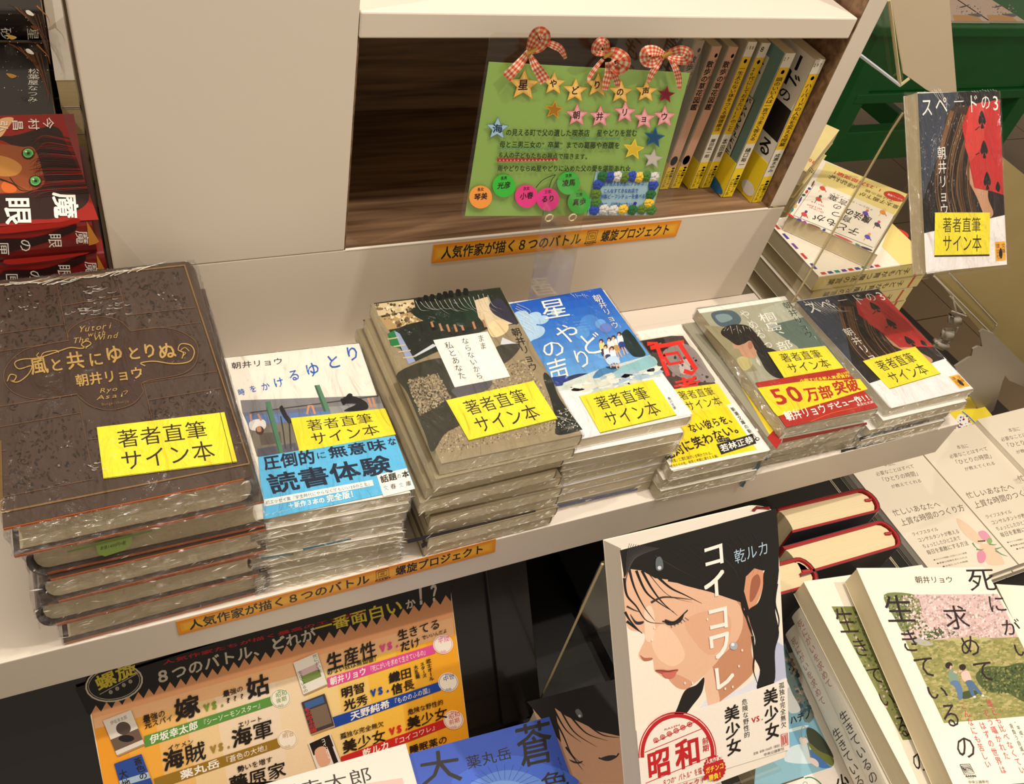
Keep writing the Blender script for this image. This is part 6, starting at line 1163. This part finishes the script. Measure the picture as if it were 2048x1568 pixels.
P.smooth([(-200, 330), (60, 320), (200, 340), (320, 360), (400, 600), (390, 700), (230, 760), (60, 762), (-200, 740)], (150, 76, 38)); P.smooth([(-100, 420), (80, 440), (200, 520), (150, 600), (0, 610), (-100, 560)], (190, 130, 60)); P.smooth([(10, 700), (60, 650), (150, 700), (140, 755), (50, 760)], (206, 100, 40)); P.smooth([(0, 85), (125, 75), (60, 180), (0, 250), (-60, 200)], (236, 186, 130))
for i in range(46):
    y = 150 + i * 13; P.curve([(640 + i * 4, 260 + i * 11), (430 - (i % 7) * 12, y + 60), (240 + (i * 37) % 150, y + 80 + (i % 5) * 24)], 7, random.choice([(120, 26, 20), (36, 18, 16), (168, 44, 30), (60, 26, 22)]), True)
for x, y in ((258, 400), (325, 655)):
    P.ell(x, y, 60, 52, (60, 20, 16)); P.ell(x, y, 50, 44, (120, 190, 100)); P.ell(x, y, 36, 30, (60, 150, 74)); P.ell(x + 4, y, 15, 13, (16, 40, 22)); P.ell(x - 18, y - 16, 9, 8, (226, 240, 216)); P.ring(x, y, 48, 43, 7, (30, 18, 16), 0, 20, 200)
P.curve([(0, 635), (120, 680), (200, 740), (330, 740)], 12, (30, 18, 16), True); P.curve([(90, 620), (150, 690), (260, 745)], 8, (30, 18, 16), True)
def rot_t(P, ch, x, y, s_, col=W_, bold=.012): P.tq(ch, [(x + s_ / 2, y - s_ / 2), (x + s_ / 2 + s_ * .08, y + s_ / 2), (x - s_ / 2 + s_ * .08, y + s_ / 2), (x - s_ / 2, y - s_ / 2)], col, bold)
rot_t(P, '今', 440, 120, 110); rot_t(P, '村', 305, 132, 110); rot_t(P, '昌', 158, 140, 110); rot_t(P, '弘', 20, 150, 110)
rot_t(P, '魔', 590, 880, 250, W_, .02); rot_t(P, '眼', 150, 930, 270, W_, .02); finish(P, b[1])
for i, b in enumerate(rb_[:2]):
    S = Surf(b[5], (b[2] / 2 + .0001, 0, 0), (1, 0, 0)); P = Print(S, KZ); oy = 0 if i == 0 else 285; ox = 0 if i == 0 else 85
    Bq = lambda pts: [(x + ox, y + oy) for x, y in pts]
    P.smooth(Bq([(0, 1080), (500, 1040), (700, 1000), (720, 1040), (400, 1100), (0, 1140)]), (190, 40, 30)); P.smooth(Bq([(-50, 1200), (300, 1180), (600, 1090), (700, 1060), (660, 1130), (300, 1260), (-50, 1320)]), (40, 16, 14)); P.poly(Bq([(800, 1025), (915, 1215), (880, 1235), (820, 1250)]), (196, 130, 44)) if i == 0 else P.poly(Bq([(805, 1045), (880, 1180), (820, 1190)]), (196, 130, 44))
    for ch, x, y, s_ in (('魔', 750, 1175, 130), ('眼', 500, 1205, 140), ('の', 230, 1250, 130), ('匣', 20, 1280, 130)): rot_t(P, ch, x + ox, y + oy, s_, W_, .01)
    P.build('spine_print', INK, b[1])
gb = 'black starry novels'
def blackpile(xr, y0, z, n, top):
    out = sideways(xr, y0, z, .130, .188, .0265, top, DKB, gb)
    k_ = 0; z2 = z - .0275
    while z2 - .0265 > ZS and k_ < 8:
        base = out[0].copy(); COL.objects.link(base); base.matrix_world = Matrix.Translation((random.uniform(-.0015, .0015), random.uniform(-.0015, .0015), z2 - z)) @ out[5]
        for ch in out[0].children: d = ch.copy(); COL.objects.link(d); d.parent = base
        base['label'] = top.split(',')[0].replace('black', 'hidden black') + ', %s from the top' % ORD[k_ + 1]; k_ += 1; z2 -= .0275
    bt_ = (z2 + .0275 - .0265 - .001) - ZS
    return out
A_ = blackpile(-.021, .690, -.41, 4, 'black novel with amber strands and author name, right behind the red novels'); B2 = blackpile(-.018, .824, -.3825, 4, 'black novel with white spine title, second row behind the red novels'); C2 = blackpile(-.014, .960, -.355, 4, 'black novel cut by the top left corner, rearmost row')
for b, oy in ((A_, 0), (B2, -505)):
    P = Print(top_surf(b), KA)
    for i in range(26): P.curve([(100 + i * 18, 560 + oy + i * 6), (420 + i * 9, 760 + oy + i * 18), (600 + (i % 6) * 14, 1000 + oy + i * 16)], 5, random.choice([(96, 54, 26), (60, 34, 22), (150, 92, 40), (44, 30, 26)]), True)
    P.curve([(480, 580 + oy), (560, 660 + oy), (630, 740 + oy), (655, 840 + oy)], 22, (186, 110, 40), True); P.smooth([(80, 962 + oy), (150, 965 + oy), (220, 995 + oy), (150, 1022 + oy)], (196, 146, 60)); P.smooth([(335, 645 + oy), (380, 640 + oy), (440, 690 + oy), (430, 712 + oy), (360, 690 + oy)], W_)
    P.blobs([(0, 600 + oy), (650, 600 + oy), (650, 1400 + oy), (0, 1400 + oy)], 26, 3, 8, [(236, 230, 216), (150, 140, 120)])
    if b is A_:
        for i, ch in enumerate('松葉屋なつみ'): P.tq(ch, [(520 - i * 6, 895 + i * 74), (520 - i * 6, 970 + i * 74), (360 - i * 2, 970 + i * 74), (360 - i * 2, 895 + i * 74)][0:4] if False else [(362 - i, 893 + i * 74), (520 - i * 5, 897 + i * 74), (518 - i * 5, 968 + i * 74), (360 - i, 965 + i * 74)], W_, .006)
    finish(P, b[1])
for b, oy in ((B2, 0), (C2, -440)):
    P = Print(Surf(b[5], (b[2] / 2 + .0001, 0, 0), (1, 0, 0)), KA); P.line([(0, 545 + oy), (560, 560 + oy)], 14, (120, 84, 40))
    rot_t(P, '星', 420, 445 + oy, 165, W_, .004); rot_t(P, '砂', 70, 440 + oy, 165, W_, .004); P.smooth([(400, 340 + oy), (470, 340 + oy), (520, 385 + oy), (450, 385 + oy)], (170, 100, 40)); P.build('spine_print', INK, b[1])
# cream-paged books beyond, against the white panel
b = None
zc = -.40
for i in range(5):
    M = Matrix.Translation((-.0087, .845, H + zc - .0255 * (i + 1))) @ Matrix.Rotation(0, 4, 'Z')
    if i == 0: r0, _ = book('slim_booklet', M, .0155, .21, .0245, 1, mat('pale_jacket', (226, 218, 204), .4), PAGEC, False, None, 'topmost slim cream-paged booklet squeezed between black novels and white panel', 'book', 'slim booklets by the panel')
    else:
        r = copy_tree(r0); r.matrix_world = M; r['label'] = 'slim cream-paged booklet squeezed between black novels and white panel, %s from the top' % ORD[i]
# ================================================================ children's paperbacks at the right
GCAB = mat('green_cabinet', (10, 84, 36), .5, .1, 12)
qc = [(1746, 503), (1569, 426), (1650, 325), (1817, 387)]
cz, ca, cw, cl_ = quad_frame(qc, -.5); zk = -.5; tk = .0205
kids = []
PK = mat('kids_white_cover', (236, 226, 208), .4, .02)
XK, YK = .786, .512
js = [(0, 0, 0), (.003, .001, .10), (-.001, .001, -.01), (.001, -.001, .01), (-.001, .001, .0), (.001, 0, .01), (0, 0, -.01)]
for i in range(7):
    dx, dy, da = js[i]; M = Matrix.Translation((cz.x + dx, cz.y + dy, H + zk - tk * (i + 1))) @ Matrix.Rotation(ca + da, 4, 'Z')
    lab = 'white childcare paperback turned upside down with yellow band, top of the crossed pile at right' if i == 0 else 'childcare paperback in the crossed pile right of the shelf, %s from the top' % ORD[i]
    if i >= 1: M = frame_from((XK + random.uniform(-.002, .002) - .003 * (i % 2), YK + .0525 + random.uniform(0, .002), H + zk - tk * (i + 1)), (0, -1, 0), (1, 0, 0))
    if i == 1: root, cv = book('childcare_paperback', M, .105, .172, tk - .0006, 1, PK, PAGE, False, None, lab, 'book', 'childcare paperbacks right of the shelf', r=.001); kids.append((root, cv, .105, .172, tk - .0006, M))
    elif i == 0: root, cv = book('childcare_paperback', M, cw, cl_, tk - .0006, 1 if i == 0 else 1, PK, PAGE, False, None, lab, 'book', 'childcare paperbacks right of the shelf', r=.001); kids.append((root, cv, cw, cl_, tk - .0006, M))
    else:
        r = copy_tree(kids[1][0]); r.matrix_world = M; r['label'] = lab; kids.append((r, None, .105, .172, tk - .0006, M))
b = kids[0]; P = Print(top_surf(b), KH)
P.poly([(845, 118), (1650, 435), (1520, 640), (742, 300)], (226, 208, 130))
def ut(P, s_, x0, y0, x1, y1, h, col, bold=.01):   # upside-down text: runs from (x0,y0) to (x1,y1), glyph bottoms towards upper left
    d = Vector((x1 - x0, y1 - y0)).normalized(); n_ = Vector((.55, -.83)) * h; A0 = Vector((x0, y0)); A1 = Vector((x1, y1)); P.tq(s_, [A0, A1, A1 + n_, A0 + n_], col, bold)
ut(P, '1.25万部突破！', 1380, 420, 870, 215, 42, (206, 60, 30), .03); ut(P, '皇太子殿下が', 1545, 585, 1160, 440, 44, (90, 66, 30), .02); ut(P, '引用されました', 1120, 385, 850, 275, 42, (90, 66, 30), .02); ut(P, '子は親の鏡　子を編中著', 1500, 520, 880, 262, 30, (90, 66, 30), .01)
P.ell(1515, 455, 112, 42, (196, 50, 36), .3); ut(P, 'カバーに掲載', 1590, 500, 1440, 440, 22, W_, .01)
Kd = (40, 32, 30)
ut(P, '子どもが', 1150, 850, 700, 675, 80, Kd, .015); ut(P, '育つ', 1080, 725, 870, 640, 74, Kd, .01); ut(P, 'の', 980, 600, 890, 565, 62, Kd, .01); ut(P, '魔法の', 1260, 730, 1010, 620, 76, Kd, .02); ut(P, '言葉', 1040, 560, 850, 470, 62, Kd, .01); ut(P, 'ドロシー・ロー・ノルト', 1300, 600, 900, 430, 22, Kd, .0)
ut(P, 'Children', 810, 625, 670, 570, 26, (190, 50, 60), 0); ut(P, 'Wisdom', 790, 590, 650, 545, 24, (190, 50, 60), 0); ut(P, 'Thrive', 820, 560, 690, 515, 22, (190, 50, 60), 0)
for a in ([(735, 330), (525, 640)], [(525, 640), (1300, 955)], [(1315, 960), (1515, 635)]): P.line(a, 3, (60, 50, 50))
for x, y, c_, r, a in ((715, 330, (110, 76, 40), 34, -1.1), (680, 378, (50, 60, 130), 16, .3), (655, 408, (190, 40, 40), 20, -1), (625, 440, (30, 100, 70), 18, 0), (590, 490, (50, 50, 120), 40, -1.1), (548, 550, (220, 170, 110), 18, -.9), (512, 588, (40, 130, 130), 22, -1), (495, 640, (206, 40, 40), 40, .5), (580, 683, (80, 60, 150), 24, .3), (635, 706, (170, 60, 150), 18, .4), (730, 745, (120, 90, 60), 68, .38), (825, 782, (50, 60, 150), 16, 0), (1015, 865, (206, 90, 90), 100, .42), (1155, 930, (90, 130, 130), 30, .5), (1240, 965, (60, 50, 90), 62, .35)): P.ell(x, y, r, 9 if r > 24 else 12, c_, a)
for x, y, c1, c2 in ((810, 375, (206, 70, 50), (236, 200, 120)), (770, 480, (196, 80, 50), (60, 90, 80)), (630, 630, (206, 70, 70), (90, 60, 120)), (1230, 620, (90, 70, 180), (206, 110, 80)), (1400, 610, (226, 140, 60), (236, 180, 120)), (1345, 730, (60, 70, 80), (206, 80, 120)), (1250, 850, (90, 80, 190), (226, 150, 110))): P.ell(x, y, 30, 18, c1, .5); P.ell(x + 18, y - 26, 15, 13, c2); P.line([(x - 20, y + 8), (x - 36, y + 34)], 7, c2); P.line([(x + 20, y + 10), (x + 36, y + 36)], 7, c1)
finish(P, b[1])
# yellow bands of the lower copies, on the side to the right
for i in range(1, 7):
    b = kids[i]; X0, l2, t_ = .0525 + .0002, .086, b[4]; P = Print(Surf(b[5], (.0525, 0, 0), (1, 0, 0)))
    P.face([(X0, -l2, .0004), (X0, l2, .0004), (X0, l2, t_ - .0004), (X0, -l2, t_ - .0004)], (226, 207, 136)); P.face([(X0 + .0001, l2 * .80, .001), (X0 + .0001, l2 * .84, .001), (X0 + .0001, l2 * .84, t_ - .001), (X0 + .0001, l2 * .80, t_ - .001)], (196, 50, 36))
    for j, ch in enumerate('子どもが育つ魔法の言葉'):
        vs, fs, bb_ = glyph(ch, 0); yc_ = l2 * .6 - j * .0115
        P.tri([(X0 + .0002, yc_ + (gy - EY0) / EMS * .0105, t_ / 2 - (gx - EX0) / EMS * .0105) for gx, gy in vs], fs, (70, 50, 30))
    P.build('spine_print', INK, b[0])
b = kids[1]; P = Print(top_surf(b), KH); l2 = .086; z_ = b[4] + .0001
P.face([(-.0525, l2 * .42, z_), (.0525, l2 * .42, z_), (.0525, l2, z_), (-.0525, l2, z_)], (226, 208, 130))
for j in range(9): P.face([(.046, -l2 + .006 + j * .010, z_ + .0001), (.050, -l2 + .006 + j * .010, z_ + .0001), (.050, -l2 + .013 + j * .010, z_ + .0001), (.046, -l2 + .012 + j * .010, z_ + .0001)], [(196, 50, 50), (50, 60, 140), (40, 130, 120), (90, 60, 150)][j % 4])
for j in range(5): P.face([(.04 - j * .018, -l2 + .003, z_ + .0001), (.04 - j * .018, -l2 + .007, z_ + .0001), (.03 - j * .018, -l2 + .007, z_ + .0001), (.03 - j * .018, -l2 + .003, z_ + .0001)], [(50, 60, 140), (196, 50, 50), (120, 60, 150)][j % 3])
P.ell(1560, 815, 100, 40, (196, 50, 36), .35); finish(P, b[1])
for i in ():
    b = kids[i]; m = MB()
    m.box(-b[2] / 2 - .0004, b[2] / 2 + .0004, -b[3] / 2 - .0004, -b[3] / 2 + .045, b[4] - .0003 if i == 1 else .0002, b[4] + .0002, (222, 202, 118)); m.build('paper_band', INK, b[0])
S = Surf(kids[4][5], (0, kids[4][3] / 2, 0), (0, 1, 0))
cabz = -.5 - 7 * tk - .0005; cb = empty('green_cabinet', V(.79, .66, 0), 'green cabinet carrying the childcare paperbacks right of the shelf', 'cabinet')
m = MB(); m.box(-.10, .085, -.135, .19, 0, H + cabz - .02); m.build('body', GCAB, cb, .001); m = MB(); m.box(-.102, .087, -.138, .192, H + cabz - .02, H + cabz); m.build('top_board', GCAB, cb, .001)
# second childcare pile, mostly hidden by the shelf side
bb = flat_book('childcare_paperback', (1640, 300), -40, -.53, .105, .15, .02, 'childcare paperback with red numerals peeping out behind the shelf side', mat('yellow_band_cover', (226, 208, 140), .4, .05), PAGE); bb[0].location.x += .0; 
bb = (*bb[:5], Matrix.Translation((.825, .765, H - .525)) @ Matrix.Rotation(math.radians(125), 4, 'Z')); bb[0].matrix_world = bb[5]; P = Print(top_surf(bb), KH); ut(P, '1.30', 790, 190, 660, 110, 44, (206, 60, 30), .02); ut(P, '力だ！', 740, 270, 640, 180, 50, Kd, .02); finish(P, bb[1]); under(bb, 5, .0192, 'childcare paperback in the hidden pile behind the shelf side', 'childcare paperbacks behind the shelf side')
# ================================================================ green table further back
GT = empty('green_table', V(2.4, 1.9, 0), 'green painted table standing further back on the tiled floor', 'table')
def g(nm, x0, x1, y0, y1, z0, z1): m = MB(); m.box(x0 - 2.4, x1 - 2.4, y0 - 1.9, y1 - 1.9, z0 + H, z1 + H); m.build(nm, GREEN, GT, .003)
pY = 1.6; xl = ony(1735, 150, pY).x; top = ony(1905, 48, pY).z - H; bot = ony(1905, 68, pY).z - H
g('table_top', xl - .06, 3.6, pY - .02, 2.5, bot, top); g('apron', xl, 3.55, pY + .01, pY + .04, bot - .17, bot); g('apron_rail', xl, 3.55, pY - .002, pY + .04, bot - .20, bot - .17)
for x in (xl - .03, 2.60, 3.5): g('leg', x, x + .07, pY, pY + .07, -1.5, bot); g('leg', x, x + .07, 2.4, 2.47, -1.5, bot); g('side_rail', x + .01, x + .05, pY + .07, 2.4, -1.32, -1.25)
g('cross_rail', xl, 2.6, pY + .02, pY + .06, -1.18, -1.08)
mags = []
for i, (x, lab) in enumerate(((1905, 'pale magazine with ink strokes on the green table, left one at the top edge'), (1978, 'pale magazine with ink strokes on the green table, right one at the top corner'))):
    p = onz(x, 44, top + .006); M = Matrix.Translation((p.x + .078, p.y + .15, H + top + .0008)); root, cv = book('magazine', M, .150, .29, .006, 1, mat('pink_white_cover', (232, 206, 190), .4, .05), PAGEW, False, None, lab, 'magazine', 'pale magazines on the green table', r=.0005)
    P = Print(Surf(M, (0, 0, .006)), KG); ox = 0 if i == 0 else 345
    P.poly([(1330 + ox, 150), (1560 + ox, 150), (1640 + ox, 215), (1350 + ox, 210)], (226, 172, 110)); P.smooth([(1400 + ox, 70), (1500 + ox, 45), (1480 + ox, 62), (1420 + ox, 78)], (90, 84, 86)); P.smooth([(1480 + ox, 145), (1580 + ox, 135), (1630 + ox, 150), (1600 + ox, 170), (1540 + ox, 160)], (104, 108, 124)); P.blobs([(1320 + ox, 60), (1600 + ox, 40), (1640 + ox, 130), (1360 + ox, 160)], 26, 4, 10, [(120, 110, 110), (206, 180, 176)]); finish(P, cv)
# dark plinth strip on the floor
a = [onz(x, y, -1.44) for x, y in ((1628, 472), (1771, 583), (1916, 722), (2060, 862), (2060, 905), (1990, 845), (1893, 738), (1752, 590), (1620, 490))]
pr = empty('floor_plinth', sum(a, Vector()) / 9 - V(0, 0, .06), 'dark brown plinth strip lying along the floor beyond the ledge', 'plinth'); m = MB(); q = pr.matrix_world.translation; m.prism([p - q for p in a], V(0, 0, 1), .06, (0, 0, 0)); m.build('strip', mat('dark_brown_plinth', (44, 30, 22), .5, .1), pr)
# ================================================================ hanging white card in a clear holder, top right
def vpoly(name, px, Y, th, material, parent, origin, col=(255, 255, 255), n=V(0, -1, 0)):
    m = MB(); m.prism([ony(x, y, Y) - origin for x, y in px], n, th, col); return m.build(name, material, parent)
hc = empty('hanging_card', ony(1840, 60, .60), 'blank cream card hanging in a clear holder right of the shelf side', 'sign'); o_ = hc.matrix_world.translation.copy()
vpoly('card_sheet', [(1750, -160), (1888, -160), (1899, 0), (1914, 190), (1905, 205), (1852, 179), (1806, 146), (1785, 20)], .60, .0006, mat('cream_card', (214, 196, 168), .6, .02), hc, o_)
vpoly('clear_holder', [(1812, -160), (1776, 0), (1722, 112), (1800, 171), (1807, 168), (1806, 130), (1783, 0), (1760, -160)][0:6] + [(1783, 0), (1790, -160)], .585, .004, ACRYL, hc, o_)
for e in (((1720, 110), (1800, 171)), ((1800, 170), (1778, 0)), ((1800, 171), (1818, 157))):
    m = MB(); m.tube([ony(x, y, .582) - o_ for x, y in e], .0017, n=6); m.build('polished_edge', EDGE if e[0] != (1720, 110) else mat('bright_edge', (206, 214, 226), .1, .05, spec=1, coat=1), hc)
# ================================================================ yellow card, clip and frosted holder, right edge
yc = empty('yellow_card', ony(1960, 560, .53), 'olive-yellow translucent card held in a clear clip at the right edge', 'sign'); o_ = yc.matrix_world.translation.copy()
def card_mat():
    m, N, L, b = nodes('translucent_yellow_sheet'); b.inputs['Base Color'].default_value = lin((196, 176, 92)); b.inputs['Roughness'].default_value = .45
    nz = N.new('ShaderNodeTexNoise'); nz.inputs['Scale'].default_value = 9; cr = N.new('ShaderNodeValToRGB'); cr.color_ramp.elements[0].color = lin((172, 152, 98)); cr.color_ramp.elements[1].color = lin((190, 170, 118)); L.new(nz.outputs[0], cr.inputs[0]); L.new(cr.outputs[0], b.inputs['Base Color']); return m
vpoly('sheet', [(2003, 312), (2110, 400), (2110, 830), (2048, 740), (1985, 690), (1868, 552), (1856, 470), (1950, 380)], .53, .0006, card_mat(), yc, o_)
cl = empty('clear_clip', ony(1930, 610, .50), 'clear plastic clip on frosted links gripping the yellow card', 'clip'); o_ = cl.matrix_world.translation.copy()
vpoly('jaw', [(1868, 552), (1874, 548), (1990, 660), (1984, 670)], .512, .006, ACRYL, cl, o_); vpoly('jaw', [(1896, 548), (1902, 545), (1996, 642), (1991, 652)], .5, .004, ACRYL, cl, o_)
for e in (((1868, 552), (1985, 670)), ((1899, 547), (1993, 648)), ((1905, 590), (1912, 625)), ((1900, 592), (1930, 628)), ((1985, 670), (1992, 650)), ((1904, 622), (1932, 632))):
    m = MB(); m.tube([ony(x, y, .508) - o_ for x, y in e], .0012, n=6); m.build('clip_edge', mat('pale_plastic_edge', (200, 192, 178), .2, .1, coat=1), cl)
FRO = mat('frosted_plastic', (168, 158, 142), .5, .05, 10)
def link(px, Y=.505):
    o = vpoly('frosted_link', px, Y, .012, FRO, cl, o_); bm = bmesh.new(); bm.from_mesh(o.data); bmesh.ops.remove_doubles(bm, verts=bm.verts, dist=1e-6); bmesh.ops.bevel(bm, geom=list(bm.edges), offset=.0045, segments=4, affect='EDGES'); bm.to_mesh(o.data); bm.free(); o.data.shade_smooth()
link([(1903, 632), (1930, 632), (1929, 656), (1902, 655)]); link([(1893, 662), (1916, 664), (1908, 688), (1886, 684)]); link([(1884, 682), (1908, 690), (1893, 708), (1868, 696)])
m = MB(); m.tube([ony(x, y, .51) - o_ for x, y in ((1915, 655), (1911, 664))], .0015); m.build('pin', FRO, cl)
fh = empty('frosted_holder', ony(1960, 740, .47), 'frosted grey wave-edged plastic plate under the yellow card', 'sign holder'); o_ = fh.matrix_world.translation.copy()
fo = vpoly('plate', [kk(KD, *p) for p in ((595, 690), (620, 668), (700, 700), (850, 850), (1040, 1040), (1040, 1110), (920, 1095), (860, 1068), (815, 1050), (785, 1012), (765, 1060), (740, 1150), (700, 1270), (655, 1312), (600, 1290), (500, 1130), (410, 945), (480, 900), (535, 865), (545, 815), (580, 795), (615, 795), (605, 740))], .47, .0025, mat('frosted_plate', (150, 140, 126), .45, .04, 8), fh, o_)
# colourful magazine under the ledge end
mp_ = onz(1925, 822, -.80); M = Matrix.Translation((mp_.x + .005, mp_.y - .04, H - .812)) @ Matrix.Rotation(-.12, 4, 'Z'); root, cv = book('picture_magazine', M, .075, .13, .012, 1, mat('yellow_cover', (240, 216, 60), .4), PAGEW, False, None, 'bright yellow magazine with coloured scribbles peeping out past the ledge corner', 'magazine'); P = Print(Surf(M, (0, 0, .012)), KC)
P.smooth([(300, 120), (360, 130), (420, 210), (380, 240), (260, 250)], W_); P.curve([(330, 90), (380, 130), (440, 190)], 10, (90, 130, 206)); P.blobs([(300, 130), (370, 120), (430, 220), (270, 245)], 40, 4, 9, [(200, 40, 50), (30, 30, 40), (90, 60, 150)]); finish(P, cv)
